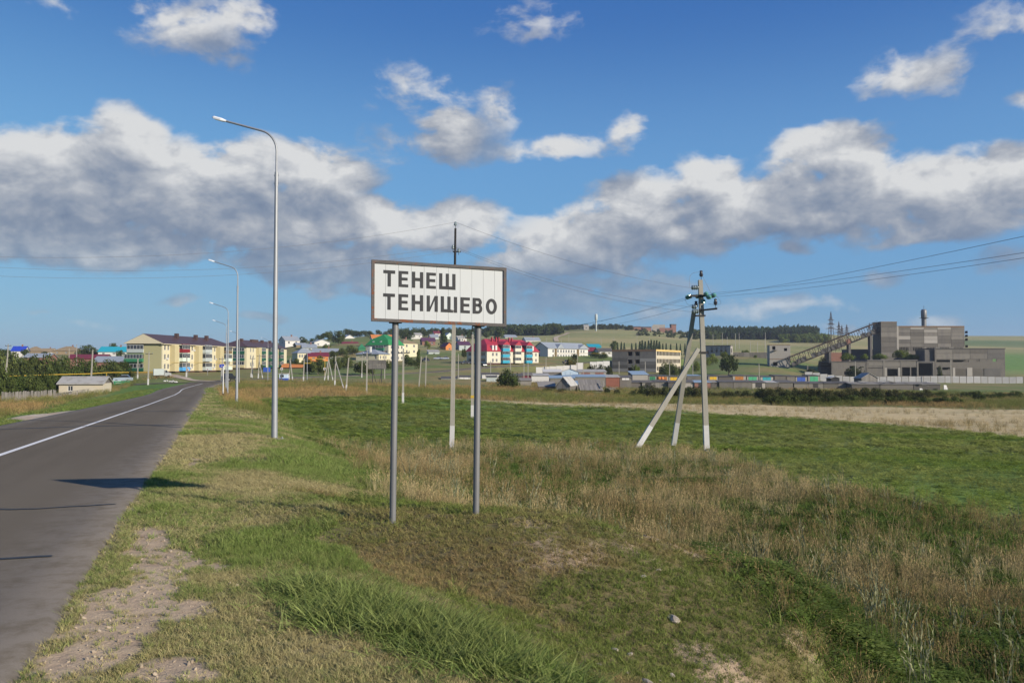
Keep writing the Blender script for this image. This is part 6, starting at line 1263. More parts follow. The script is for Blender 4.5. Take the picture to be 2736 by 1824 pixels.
# second row with coloured doors
ROW2 = [(1733, 1754, 'bgreen2', 'dark green'), (1757, 1786, 'door_o', 'rust-brown'), (1788, 1812, 'door_y', 'ochre'), (1836, 1872, None, 'plain blue-roofed'), (1893, 1918, 'door_y', 'bright yellow'), (1920, 1956, None, 'dark open-fronted'), (1958, 1993, 'door_o', 'orange-brown'), (1996, 2026, 'door_g', 'mint green'), (2032, 2066, 'door_t', 'turquoise'), (2070, 2100, None, 'white-walled'), (2102, 2124, None, 'small grey'), (2126, 2156, 'door_b', 'deep blue'), (2160, 2190, 'door_g', 'emerald green')]
for i, (a, b_, d, nm) in enumerate(ROW2):
    top = 1001 + 1.2 * (i % 3); shed(a, b_, 1018.5, top + 2, top, 284 + i * .9, f'{nm} garage in the back row below the slope' if d is None else f'garage with {nm} door in the back row', 'pan_l' if d else ('wood_d' if 'dark' in nm else 'pan'), 'bluesheet' if 'blue-roofed' in nm else 'felt', 'shed', 6, 1, door=d, name='garage', cat='garage', doorw=.74)
rowl = ['with a pale slate roof at the start of the front row', 'with plank front beside the slate roof', 'with a felt roof left of the struts', 'half open, left of the strut foot', 'between the struts of the braced pole', 'just left of the upright pole', 'with pale wall just right of the upright pole', 'with blue-white roof edge and open front', 'with collapsed fence front', 'with grey block wall and dark window', 'with block wall and narrow door', 'with low dark doorway', 'with leaning plank door', 'at the right end before the gable-topped shed']
edges = [1622, 1652, 1682, 1716, 1750, 1786, 1822, 1856, 1900, 1922, 1960, 2010, 2046, 2080, 2120]
for i, lb in enumerate(rowl): 
    wv = ['wood', 'wood', 'wood_d', 'wood', 'wood', 'wood_d', 'pan_l', 'brick', 'wood_d', 'pan', 'pan', 'pan_l', 'pan', 'pan'][i]
    shed(edges[i], edges[i + 1] - 1, 1035, 1021 + rnd.uniform(-1.5, 1.5), 1016 + rnd.uniform(-1, 1), 248 + rnd.uniform(-1, 1), 'low shed ' + lb, wv, ['slate', 'felt', 'felt', 'wood_d', 'felt', 'felt', 'felt', 'bluesheet', 'wood', 'felt', 'felt', 'felt', 'slate', 'felt'][i], 'shed', 4.5, 1, door='iron' if i in (3, 7, 11) else None, planks=wv == 'wood', doorw=.5)
edges = [2122, 2160, 2200, 2240, 2276]
for i in range(4): shed(edges[i], edges[i + 1] - 1, 1036, 1023, 1019, 250, 'low block-walled shed ' + ['right of the emerald door', 'under the small dark hut', 'with blue barrel front', 'left of the gable-topped shed'][i], 'pan', 'felt', 'shed', 4.5, 0, door='iron' if i == 1 else None, doorw=.35)
shed(2302, 2346, 1024, 1010, 996, 262, 'tall plank shed with gable top before the factory fence', 'wood_d', 'slate', 'gy', 5, 3, planks=True, name='plank_shed'); shed(2220, 2243, 1019, 1009, 1005, 285, 'small dark hut with white-edged gable roof', 'black', 'white_w', 'gy', 4, 0)
for a, b_, lb in ((2276, 2350, 'ruined dark shed with debris under the gable-topped shed'), (2352, 2440, 'collapsed shed with broken pale roof sheets'), (2442, 2512, 'ruined shed at the right end with white rubbish beside it')):
    rr = shed(a, b_, 1037 + (4 if a > 2440 else 0), 1026, 1021, 246, lb, 'wood_d', 'wood', 'shed', 5, 0, name='ruined_shed')
    for i in range(8): o = MB().box(0, 2.2, 0, .5, 0, .06).build('roof_sheet', M['slate' if i % 2 else 'wood'], rr, (rnd.uniform(0, (b_ - a) * 246 / F - 2), rnd.uniform(-.8, 3), 1.4 + rnd.random() * .9)); o.rotation_euler = (rnd.uniform(-.3, .5), rnd.uniform(-.25, .25), rnd.uniform(-.6, .6))
for px_, Z_, lb in ((1761, 272, 'left orange gas tank before the garages'), (1769, 272, 'right orange gas tank before the garages')):
    b0 = P(px_, 1014, Z_); o = empty('gas_tank', b0, 0, lb, 'tank'); MB().lathe([(0, 0), (.5, .05), (.62, .3), (.62, .7), (.45, .95), (0, 1.0)], (0, 0, 0), 12).build('drum', M['orange'], o); MB().tube([(0, 0, .9), (0, 0, 1.3)], .08, 6).build('valve', M['iron'], o)
for px_, py_, w_, h_, lb in ((2463, 1043, 10, 6, 'white sheet of rubbish before the ruined shed'), (2528, 1038, 11, 10, 'leaning white slab right of the ruined shed')):
    k_ = 244 / F; o = MB().hexa([(0, 0, -.3), (w_ * k_, .1, -.3), (w_ * k_, .25, -.3), (0, .2, -.3)], [(.1, .3, h_ * k_), (w_ * k_ * .8, .5, h_ * k_ * .9), (w_ * k_ * .8, .62, h_ * k_ * .9), (.1, .45, h_ * k_)]).build('rubbish_slab', M['rubble'], None, P(px_ - w_ / 2, py_, 244)); tag(o, lb, 'slab')
# hilltop ruin
Zt = 985; 
hr = empty('hilltop_ruin', P(1745, 881, Zt), 0, 'pale roofless ruin with brick sheds on the hilltop', 'ruin'); k_ = Zt / F
holes_wall(32 * k_, -3, 14 * k_, [(8 * k_, 10 * k_, 3 * k_, 8 * k_), (18 * k_, 20.5 * k_, 6 * k_, 10 * k_)], .5).build('wall', M['pan_l'], hr); MB().box(0, 32 * k_, 9, 9.5, -3, 12 * k_).build('back_wall', M['pan_l'], hr); MB().box(16 * k_, 50 * k_, -2, -1.5, -3, 5 * k_).build('brick_wall', M['brick'], hr)
for (a, b_, t_, lb) in ((1693, 1715, 871.5, 'left red brick shed on the hilltop'), (1717, 1741, 872.5, 'middle red brick shed on the hilltop'), (1794, 1807, 868, 'tall red brick block at the right end of the hilltop')):
    building('brick_shed', lb, 'shed', P(a, 881, Zt), R(6), (b_ - a) * k_, 7, (881 - t_) * k_ - (1 if t_ > 870 else 0), 'brick', 'felt', 'gx' if t_ > 870 else 'flat', 1.2, .3, base=4, group='brick sheds on the hilltop')
b0 = P(1560, 880, 930); building('hill_hut', 'small grey hut left of the water tower', 'hut', b0, R(5), 6, 5, 4, 'pan_l', 'slate', 'gx', 1.5, .3, front=[(2, 1, 1.5, 1.5)], base=3)
# ------------------------------------------------------------------ plank fence at the left, gas pipe
pts = [P(4, 1078, 121), P(52, 1076, 126), P(104, 1071, 132), P(150, 1066, 138)]
wf = empty('plank_fence', on_ground(4, 121), 0, 'grey leaning plank fence below the bushes at the picture edge', 'fence'); o0 = wf.location
segs = list(zip(pts[:-1], pts[1:])); pm_ = [MB().box(-.13, .13, -.015, .015, -.3, 1.55).add([(-.13, -.015, 1.55), (.13, -.015, 1.55), (.13, .015, 1.55), (-.13, .015, 1.55), (-.05, 0, 1.62), (.08, 0, 1.66)], [(0, 1, 5, 4), (3, 4, 5, 2), (0, 4, 3), (1, 2, 5)]).mesh('plank', M['wood']) for _ in range(2)]
for a, b_ in segs:
    n_ = int((b_ - a).length / .30); az_ = math.atan2(b_.y - a.y, b_.x - a.x)
    for i in range(n_):
        p_ = a.lerp(b_, i / n_); z_ = gz(p_.x, p_.y); o = link('plank', pm_[i % 2], wf, (p_.x - o0.x, p_.y - o0.y + rnd.uniform(-.02, .02), z_ - o0.z - rnd.random() * .18)); o.rotation_euler = (rnd.uniform(-.06, .06), rnd.uniform(-.05, .05), az_)
wf2 = empty('rail_fence', on_ground(152, 138), 0, 'low broken plank fence before the brick hut', 'fence'); o0 = wf2.location
a, b_ = on_ground(152, 139), on_ground(240, 150); n_ = int((b_ - a).length / .34); az_ = math.atan2(b_.y - a.y, b_.x - a.x)
pm2 = MB().box(-.15, .15, -.015, .015, -.3, .95).mesh('plank', M['wood'])
for i in range(n_):
    if rnd.random() < .12: continue
    p_ = a.lerp(b_, i / n_); o = link('plank', pm2, wf2, (p_.x - o0.x, p_.y - o0.y, gz(p_.x, p_.y) - o0.z - rnd.random() * .2)); o.rotation_euler = (rnd.uniform(-.08, .08), rnd.uniform(-.06, .06), az_)
MB().tube([Vector((0, -.05, .9)), b_ - o0 + Vector((0, -.05, 1.0))], .05, 5).build('rail', M['wood'], wf2)
b3_ = on_ground(60, 215); wf3 = empty('far_plank_fence', b3_, 0, 'grey plank fence between the bushes behind the brick hut', 'fence'); a, b_ = on_ground(40, 205), on_ground(330, 232); n_ = int((b_ - a).length / .45); az_ = math.atan2(b_.y - a.y, b_.x - a.x); pm3 = MB().box(-.2, .2, -.02, .02, -.4, 1.7).mesh('plank', M['wood'])
for i in range(n_):
    p_ = a.lerp(b_, i / n_); o = link('plank', pm3, wf3, (p_.x - b3_.x, p_.y - b3_.y, gz(p_.x, p_.y) - b3_.z - rnd.random() * .15), az_)
gp_ = [P(14, 1005, 178), P(120, 1001, 186), P(245, 998, 194), P(285, 995, 200), P(350, 994.5, 208), P(420, 994.5, 214)]
gpo = empty('gas_pipe', on_ground(14, 178), 0, 'yellow gas pipe on posts running past the bushes to the yellow block', 'pipe'); o0 = gpo.location
MB().tube([p_ - o0 for p_ in gp_], .085, 6).build('pipe', M['gas'], gpo)
for p_ in gp_: MB().tube([p_ - o0, Vector((p_.x, p_.y, gz(p_.x, p_.y) - .3)) - o0], .06, 5).build('post', M['gas'], gpo)
gp2 = empty('gas_pipe', on_ground(815, 235), 0, 'yellow gas pipe loop over the bushes by the orange house', 'pipe'); o0 = gp2.location; q = [P(812, 970, 235), P(831, 970, 235), P(831, 958.5, 235), P(868, 958.5, 236)]; MB().tube([p_ - o0 for p_ in q], .10, 6).build('pipe', M['gas'], gp2)
for p_ in (q[0], q[3]): MB().tube([p_ - o0, Vector((p_.x, p_.y, gz(p_.x, p_.y) - .3)) - o0], .07, 5).build('post', M['gas'], gp2)
gp3 = empty('gas_pipe', on_ground(1580, 400), 0, 'thin yellow gas pipe before the white school', 'pipe'); o0 = gp3.location; q = [P(1480, 944, 405), P(1640, 944, 395)]; MB().tube([p_ - o0 for p_ in q], .10, 5).build('pipe', M['gas'], gp3)
for p_ in q: MB().tube([p_ - o0, Vector((p_.x, p_.y, gz(p_.x, p_.y) - .3)) - o0], .07, 5).build('post', M['gas'], gp3)
# ------------------------------------------------------------------ trees and shrubs
def leaf_mat(name, col, col2, trans=.25):
    m = bpy.data.materials.new(name); m.use_nodes = True; T = NT(m.node_tree)
    for n in list(T.n): T.n.remove(n)
    oi = T.node('ShaderNodeObjectInfo'); av = T.node('ShaderNodeAttribute', attribute_name='shade')
    cc = T.mix(oi.outputs['Random'], col, col2); cc = T.mix(1.0, cc, av.outputs['Color'], 'MULTIPLY')
    df = T.node('ShaderNodeBsdfDiffuse'); tr = T.node('ShaderNodeBsdfTranslucent'); T.put(df.inputs[0], cc); T.put(tr.inputs[0], cc)
    ms = T.node('ShaderNodeMixShader'); ms.inputs[0].default_value = trans; T.l.new(df.outputs[0], ms.inputs[1]); T.l.new(tr.outputs[0], ms.inputs[2])
    ou = T.node('ShaderNodeOutputMaterial'); T.l.new(ms.outputs[0], ou.inputs[0]); return m
LM = dict(tree=leaf_mat('tree_leaves', (.045, .068, .022), (.075, .095, .03)), bush=leaf_mat('bush_leaves', (.050, .072, .020), (.088, .105, .032)), lime=leaf_mat('young_leaves', (.14, .17, .03), (.11, .15, .035)), pine=leaf_mat('spruce_needles', (.025, .048, .028), (.035, .06, .03), .1), dark=leaf_mat('shrub_leaves', (.045, .060, .022), (.075, .075, .03)), gold=leaf_mat('yellowing_leaves', (.17, .14, .03), (.14, .14, .04)))
bark = mat('bark', (.11, .09, .07), .95, .2, 4)
def crown_data(seed, kind, leaves=900, size=.055):
    """leaf faces spread through lobes of a unit-high crown, base at z=0, radius about .5"""
    r_ = random.Random(seed); lobes = []
    if kind == 'round':
        for i in range(13):
            a = r_.random() * 6.283; z = .28 + .55 * r_.random(); q = .30 * math.sqrt(r_.random()) * (1.15 - abs(z - .5)); lobes.append((q * math.cos(a), q * math.sin(a), z, .15 + .10 * r_.random()))
    elif kind == 'bush':
        for i in range(15):
            a = r_.random() * 6.283; q = .36 * math.sqrt(r_.random()); z = .22 + .55 * (1 - q / .5) * r_.random() + .1 * r_.random(); lobes.append((q * math.cos(a), q * math.sin(a), z, .14 + .09 * r_.random()))
    elif kind == 'poplar':
        for i in range(14):
            a = r_.random() * 6.283; z = .12 + .8 * i / 13; q = .18 * (1 - z * .6) * r_.random(); lobes.append((q * math.cos(a), q * math.sin(a), z, .22 * (1.1 - z * .8)))
    vs, fs, sh = [], [], []
    if kind == 'spruce':
        for i in range(leaves):
            z = r_.random() ** 1.3 * .97; tier = (z * 9) % 1; rad = .42 * (1 - z) * (1.05 - .45 * tier) + .01; a = r_.random() * 6.283; q = rad * math.sqrt(.25 + .75 * r_.random()); x, y = q * math.cos(a), q * math.sin(a); s = size * (.7 + .6 * r_.random()); b = len(vs)
            dx, dy = math.cos(a), math.sin(a); k = .7 + .6 * r_.random()
            vs += [(x, y, z + .012), (x + dx * s - dy * s * .4, y + dy * s + dx * s * .4, z - s * .35), (x + dx * s * 1.3, y + dy * s * 1.3, z - s * .6), (x + dx * s + dy * s * .4, y + dy * s - dx * s * .4, z - s * .35)]; sh += [[k, k, k, 1]] * 4; fs.append((b, b + 1, b + 2, b + 3))
        return vs, fs, sh
    tints = [.70 + .6 * r_.random() for _ in lobes]
    for i in range(leaves):
        j = r_.randrange(len(lobes)); lx, ly, lz, lr = lobes[j]
        d = Vector((r_.gauss(0, 1), r_.gauss(0, 1), r_.gauss(0, 1))).normalized(); q = lr * (.55 + .55 * r_.random() ** .5); c = Vector((lx, ly, lz)) + d * q
        if c.z < .02: c.z = .02 + .06 * r_.random()
        n = (d + Vector((r_.gauss(0, .6), r_.gauss(0, .6), r_.gauss(0, .6)))).normalized(); t = n.cross(Vector((r_.random() - .5, r_.random() - .5, r_.random() - .5))).normalized(); u = n.cross(t); s = size * (.6 + .8 * r_.random()); k = tints[j] * (.8 + .4 * r_.random()); b = len(vs)
        vs += [c - t * s, c + u * s * .6, c + t * s, c - u * s * .6]; hue = r_.uniform(-.08, .08); sh += [[k * (1 + hue), k, k * (1 - hue), 1]] * 4; fs.append((b, b + 1, b + 2, b + 3))
    A = np.array([tuple(v) for v in vs]); ctr = A[:, :2].mean(0); A[:, :2] -= ctr; rr = np.percentile(np.hypot(A[:, 0], A[:, 1]), 97); zlo, zhi = A[:, 2].min(), np.percentile(A[:, 2], 99.3)
    A[:, :2] *= .5 / rr; z_lo = .12 if kind == 'round' else 0; A[:, 2] = z_lo + (A[:, 2] - zlo) / (zhi - zlo) * (1 - z_lo)
    return [tuple(v) for v in A], fs, sh
def crown_mesh(seed, kind, leaves, size, m):
    vs, fs, sh = crown_data(seed, kind, leaves, size); me = bpy.data.meshes.new('crown'); me.from_pydata(vs, [], fs); a = me.attributes.new('shade', 'FLOAT_COLOR', 'POINT'); a.data.foreach_set('color', np.array(sh, np.float32).ravel()); me.materials.append(m); me.update(); return me
CR = {('round', m): [crown_mesh(i, 'round', 1300, .045, LM[m]) for i in range(4)] for m in ('tree', 'lime')}
CR.update({('bush', m): [crown_mesh(20 + i, 'bush', 1800, .036, LM[m]) for i in range(3)] for m in ('bush', 'lime', 'gold', 'dark')})
CR[('poplar', 'tree')] = [crown_mesh(40, 'poplar', 1400, .036, LM['tree'])]; CR[('spruce', 'pine')] = [crown_mesh(50 + i, 'spruce', 900, .075, LM['pine']) for i in range(2)]
TRK = MB().tube([(0, 0, -.06), (.01, 0, .2), (-.01, .01, .42), (.01, 0, .7)], [.035, .026, .018, .006], 6).tube([(0, 0, .3), (.14, .04, .58)], [.014, .004], 5).tube([(0, 0, .26), (-.13, -.05, .55)], [.014, .004], 5).tube([(0, .0, .36), (.02, .14, .62)], [.012, .004], 5).mesh('trunk', bark)
STM = MB().tube([(0, 0, -.1), (.1, .02, .4)], [.02, .006], 5).tube([(0, 0, -.1), (-.1, .05, .42)], [.02, .006], 5).tube([(0, .02, -.1), (.02, -.1, .45)], [.02, .006], 5).mesh('stems', bark)
def plant(px, base, top, w, Z, kind, m, label, group, name=None, cat=None, dz=None):
    k_ = Z / F; b0 = P(px, base, Z) if dz else on_ground(px, Z); h = P(px, top, Z).z - b0.z; h = max(h, .8); wd = w * k_
    nm = name or ('bush' if kind == 'bush' else ('spruce_tree' if kind == 'spruce' else 'tree'))
    r_ = empty(nm, b0, rnd.random() * 6.28, label, cat or ('bush' if kind == 'bush' else 'tree'), group)
    up = .14 if kind == 'round' else (.06 if kind in ('poplar', 'spruce') else 0)
    c = link('foliage' if kind == 'bush' else 'crown', rnd.choice(CR[(kind, m)]), r_); fat = {'round': 1.0, 'bush': 1.06, 'poplar': 1.0, 'spruce': 1.15}[kind]
    c.scale = (wd * fat, wd * fat, h)
    t = link('stems' if kind == 'bush' else 'trunk', STM if kind == 'bush' else TRK, r_); t.scale = (wd if kind == 'bush' else h * .6, wd if kind == 'bush' else h * .6, h)
    return r_
def grow(lst, kind, m, label, group, **kw):
    for i_, (px, base, top, w, Z) in enumerate(sorted(lst)): plant(px, base, top, w, Z, kind, m, f'{label}, {ORD[i_]} from the left', group, **kw)
HT = [(761, 924, 899, 16, 485), (811, 920, 900, 24, 500), (852, 915, 895, 22, 560), (835, 920, 904, 20, 530), (879, 915, 885, 27, 560), (905, 924, 884, 38, 540), (929, 894, 879, 28, 700), (955, 902, 884, 24, 690), (968, 902, 883, 22, 690), (982, 903, 884, 22, 680), (992, 905, 885, 18, 680), (1012, 897, 881, 18, 720), (1045, 895, 878, 22, 700), (1080, 906, 882, 30, 640), (1095, 906, 885, 24, 640), (1135, 898, 883, 18, 720), (1148, 900, 885, 16, 720), (1205, 893, 880, 16, 760), (1334, 904, 877, 33, 640), (1255, 906, 881, 30, 640), (1275, 900, 883, 24, 660), (780, 918, 903, 20, 520), (1300, 898, 884, 22, 700), (1225, 898, 884, 18, 700), (865, 905, 890, 20, 640), (945, 898, 883, 20, 740), (1118, 898, 884, 16, 740), (1030, 900, 885, 18, 720)]
grow(HT, 'round', 'tree', 'round dark green tree among the houses on the slope', 'trees among the hillside houses')
plant(1184, 928, 876, 26, 520, 'poplar', 'tree', 'tall slender poplar left of the tall concrete pole', None, name='poplar_tree')
plant(1142, 934, 910, 18, 480, 'round', 'lime', 'pale green willow beside the purple-roofed house', None, name='willow_tree'); plant(871, 932, 920, 24, 470, 'bush', 'lime', 'pale yellow-green bush below the dark-gabled house', None)
RB = [(826, 1003, 960, 30, 262), (850, 1003, 951, 40, 258), (866, 1000, 965, 24, 262), (893, 990, 956, 30, 290), (905, 985, 960, 22, 300), (925, 985, 948, 34, 310), (965, 998, 965, 44, 262), (987, 998, 969, 28, 265), (1037, 994, 961, 25, 300), (941, 944, 922, 34, 430), (890, 958, 937, 30, 400), (1090, 985, 947, 28, 330), (1106, 985, 962, 22, 325), (915, 948, 930, 26, 420), (790, 985, 958, 30, 345), (812, 985, 962, 22, 345), (1240, 950, 931, 16, 400), (700, 985, 974, 16, 290)]
grow(RB, 'bush', 'bush', 'dark green bush between the road and the village houses', 'bushes along the village road')
plant(1118, 990, 934, 18, 300, 'poplar', 'tree', 'slender young birch between the left sign post and tall pole', None, name='birch_tree')
plant(1357, 1031, 988, 60, 190, 'bush', 'bush', 'large round bush by the garages right of the right sign post', None)
plant(1525, 985, 957, 38, 310, 'bush', 'gold', 'yellowing shrub above the pale blue garage', None); plant(1535, 958, 945, 18, 395, 'bush', 'dark', 'small dark bush before the white school', None)
grow([(1579, 987, 975, 30, 296), (1606, 987, 974, 30, 298), (1625, 990, 976, 26, 300)], 'bush', 'dark', 'dark bush along the low white wall', 'bushes at the low wall'); grow([(1590, 953, 939, 28, 430), (1612, 953, 941, 26, 430)], 'bush', 'bush', 'bush before the long white house by the school', 'bushes by the school')
plant(1640, 927, 911, 22, 520, 'round', 'tree', 'small round tree left of the spruce row', None)
SP = [(1642, 915), (1650, 913), (1660, 912), (1668, 914), (1688, 915), (1699, 914), (1710, 910), (1716, 907), (1724, 910), (1733, 908), (1740, 906), (1748, 908), (1755, 907), (1762, 911), (1771, 916), (1780, 915), (1792, 917), (1808, 915), (1818, 917), (1830, 916)]
for i_, (px_, t_) in enumerate(SP): plant(px_, 932, t_, 15 if t_ < 912 else 10, 520, 'spruce', 'pine', 'dark spruce in the row behind the office block, ' + ORD[i_] + ' from the left', 'spruces behind the office block')
plant(1699, 992, 975, 24, 306, 'bush', 'lime', 'bright lime bush before the office block openings', None)
grow([(1775, 996, 969, 32, 312), (1800, 998, 973, 30, 314), (1822, 995, 977, 24, 322), (1792, 990, 968, 26, 320)], 'bush', 'bush', 'leafy shrub before the sunlit office facade', 'shrubs before the office facade')
plant(1947, 1002, 948, 54, 322, 'bush', 'bush', 'big round willow on the slope right of the upright pole', None, name='willow_tree', cat='tree')
grow([(1905, 972, 945, 24, 390), (1935, 952, 939, 24, 420), (1890, 975, 955, 18, 380), (1993, 948, 935, 22, 450), (2018, 962, 948, 10, 420), (1860, 985, 965, 22, 350)], 'bush', 'lime', 'light green shrub on the slope below the whitish ruin', 'shrubs below the whitish ruin')
grow([(2264, 963, 943, 34, 349), (2310, 960, 945, 20, 350), (2350, 960, 944, 38, 350), (2405, 960, 934, 40, 351), (2446, 960, 947, 32, 351), (2428, 960, 945, 26, 351)], 'bush', 'lime', 'yellow-green birch scrub growing on the low factory roof', 'scrub on the factory roof', dz=1)
grow([(2280, 1003, 979, 46, 336), (2165, 1003, 984, 22, 345), (2200, 975, 955, 30, 372), (2510, 989, 978, 14, 338)], 'bush', 'dark', 'dark bush at the foot of the factory halls', 'bushes at the factory foot')
sb = []
for px_ in range(1718, 1880, 20): sb.append((px_ + rnd.uniform(-4, 4), 1066, 1033 + rnd.uniform(-4, 5), 40 + rnd.uniform(-8, 10), 168 + rnd.uniform(-8, 12)))
grow(sb, 'bush', 'dark', 'dark shrub on the bank behind the slanted struts', 'shrubs on the bank behind the struts')
sb = []
for px_ in range(2030, 2480, 17): sb.append((px_ + rnd.uniform(-5, 5), 1078, 1040 + rnd.uniform(-6, 6) + (5 if px_ > 2380 else 0), 36 + rnd.uniform(-8, 12), 158 + rnd.uniform(-12, 14)))
for px_ in range(1885, 2030, 22): sb.append((px_ + rnd.uniform(-6, 6), 1066, 1046 + rnd.uniform(-4, 6), 34 + rnd.uniform(-8, 8), 170 + rnd.uniform(-8, 8)))
grow([(px_ + rnd.uniform(-8, 8), 1078, 1058 + rnd.uniform(-5, 5), 44 + rnd.uniform(-8, 12), 139 + rnd.uniform(-5, 6)) for px_ in range(2060, 2560, 27)], 'bush', 'bush', 'low olive shrub along the foot of the shrub bank', 'low shrubs before the stubble strip')
grow(sb, 'bush', 'dark', 'dark shrub in the long bank of shrubs before the sheds', 'shrubs on the bank before the sheds')
sb = [(px_ + rnd.uniform(-10, 10), 1065, 1047 + rnd.uniform(-4, 7), 34 + rnd.uniform(-6, 14), 175 + rnd.uniform(-20, 25)) for px_ in range(2500, 2760, 22)]
grow(sb, 'bush', 'bush', 'low green shrub on the grassy bank at the picture edge', 'shrubs on the grassy bank'); grow([(1648, 1054, 1040, 20, 176), (1500, 1052, 1038, 34, 180), (1462, 1052, 1040, 30, 180), (1622, 1050, 1036, 18, 182), (1690, 1058, 1044, 24, 176)], 'bush', 'dark', 'low weedy shrub at the foot of the plank sheds', 'weedy shrubs by the plank sheds')
LB = [(8, 1010, 940, 56, 212), (45, 1010, 943, 62, 214), (88, 1010, 950, 60, 215), (130, 1008, 948, 62, 215), (172, 1008, 953, 54, 218), (212, 1005, 958, 54, 222), (252, 1003, 961, 54, 225), (292, 1003, 962, 54, 228), (328, 1005, 964, 46, 228), (346, 1020, 990, 30, 208), (66, 1010, 958, 50, 205), (150, 1008, 962, 50, 205), (232, 1003, 968, 46, 214), (312, 1003, 970, 46, 218)]
grow(LB, 'bush', 'bush', 'tall orchard bush in the upper row behind the yellow gas pipe', 'upper row of orchard bushes')
LB = [(6, 1066, 985, 64, 140), (45, 1064, 1003, 60, 141), (82, 1062, 1000, 58, 145), (118, 1060, 998, 58, 148), (145, 1056, 1003, 44, 156), (25, 1066, 1008, 50, 136), (100, 1060, 1012, 46, 140), (65, 1050, 998, 50, 155)]
grow(LB, 'bush', 'bush', 'dense bush in the lower row behind the plank fence', 'lower row of bushes behind the fence')
grow([(228, 950, 922, 44, 430), (250, 950, 930, 30, 430), (302, 928, 917, 24, 450), (68, 950, 933, 26, 440), (320, 948, 936, 20, 400), (10, 950, 932, 40, 420), (120, 952, 940, 30, 420)], 'round', 'tree', 'dark tree between the coloured roofs left of the yellow block', 'trees between the left roofs')
# woods (uncountable)
def wood(name, label, kinds, n, region, hpx, tint, tint2, wid=.55):
    pr = [proto_mesh('wood_tree', *crown_data(70 + i, kd, 420, .085 if kd != 'spruce' else .10)) for i, kd in enumerate(kinds)]
    px0, px1, z0_, z1_ = region; px_ = px0 + (px1 - px0) * rs.rand(n); Z_ = z0_ + (z1_ - z0_) * rs.rand(n); X = (px_ - 1368) / F * Z_; H = hpx[0] + (hpx[1] - hpx[0]) * rs.rand(n)
    w_ = H * wid * (.8 + .5 * rs.rand(n)); c = np.array(tint) + (np.array(tint2) - np.array(tint)) * rs.rand(n, 1); c = c * (.75 + .5 * rs.rand(n, 1))
    gn_scatter(name, pr, np.stack([X, Z_, G_(X, Z_) - .4], 1), np.stack([0 * X, 0 * X, rs.rand(n) * 6.28], 1), np.stack([w_, w_, H], 1), np.concatenate([c, np.ones((n, 1))], 1), rs.randint(0, len(pr), n), label)
wood('pine_wood', 'dark pine wood on the slope right of the braced pole', ['spruce', 'spruce', 'round'], 620, (1885, 2185, 850, 985), (8, 13), (.028, .052, .028), (.045, .07, .03), .6)
wood('birch_thicket', 'light green birch thicket in front of the pine wood', ['round', 'bush'], 170, (2085, 2215, 770, 850), (5, 8), (.11, .14, .035), (.075, .11, .03), .8)
wood('pine_wood_edge', 'leafy edge of the pine wood next to the braced pole', ['round', 'bush'], 60, (1840, 1920, 830, 870), (6, 10), (.06, .085, .03), (.09, .11, .035), .8)
wood('hill_wood', 'leafy wood on the crest behind the red-roofed building', ['round', 'bush', 'round'], 260, (1310, 1500, 800, 900), (7, 11.5), (.045, .068, .025), (.07, .09, .03), .85)
wood('village_treeline', 'line of trees on the skyline behind the houses', ['round', 'bush'], 150, (1050, 1330, 840, 930), (5, 8.5), (.05, .07, .028), (.07, .09, .035), .85)
wood('hilltop_treeline', 'low line of trees along the hilltop by the water tower', ['round', 'bush'], 150, (1490, 1690, 950, 1040), (4, 7), (.05, .068, .03), (.07, .08, .035), .9)
wood('hill_scrub', 'scattered scrub on the hilltop right of the ruin', ['bush'], 90, (1700, 1885, 800, 1010), (2, 4.5), (.09, .10, .035), (.06, .08, .03), 1.1)
# ------------------------------------------------------------------ vehicles
def car(px, Z, ang, paint, label, kind='car', s=1.0):
    b0 = on_ground(px, Z, .12); r_ = empty('car', b0, R(ang), label, 'car', 'cars in the village'); m = solid('paint_' + paint[0], paint[1], .3, .04, spec=.6)
    L, Wc = 2.1 * s, .84 * s; tall = 1.2 if kind == 'suv' else 1.0
    body = [(-L, .35), (-L, .75), (-L * .93, .88 * tall), (-.35 * L, .95 * tall), (.55 * L, .95 * tall), (L * .97, .92 * tall), (L, .6), (L, .35)]; cab = [(-.42 * L, .94 * tall), (-.12 * L, 1.42 * tall), (.5 * L, 1.45 * tall), (.78 * L, .95 * tall)]
    MB().prism(body, -Wc, Wc).build('body', m, r_); MB().prism([(x, z) for x, z in cab], -Wc * .86, Wc * .86).build('windows', M['carglass'], r_); MB().prism([(-.13 * L, 1.42 * tall), (.50 * L, 1.45 * tall), (.47 * L, 1.50 * tall), (-.10 * L, 1.48 * tall)], -Wc * .84, Wc * .84).build('roof', m, r_)
    for x in (-.62 * L, .62 * L):
        for y in (-1, 1):
            w = MB().lathe([(0, -.1), (.32, -.1), (.32, .1), (0, .1)], (0, 0, 0), 14).build('wheel', M['tyre'], r_, (x, y * Wc * .95, .32)); w.rotation_euler = (R(90), 0, 0); MB().lathe([(0, -.104 * y), (.18, -.104 * y), (.18, .02)], (0, 0, 0), 10).build('rim', M['rim'], w)
    for y in (-1, 1): MB().box(-L - .012, -L + .05, y * Wc * .62 - .14, y * Wc * .62 + .14, .6, .74).build('headlight', M['headl'], r_)
    return r_
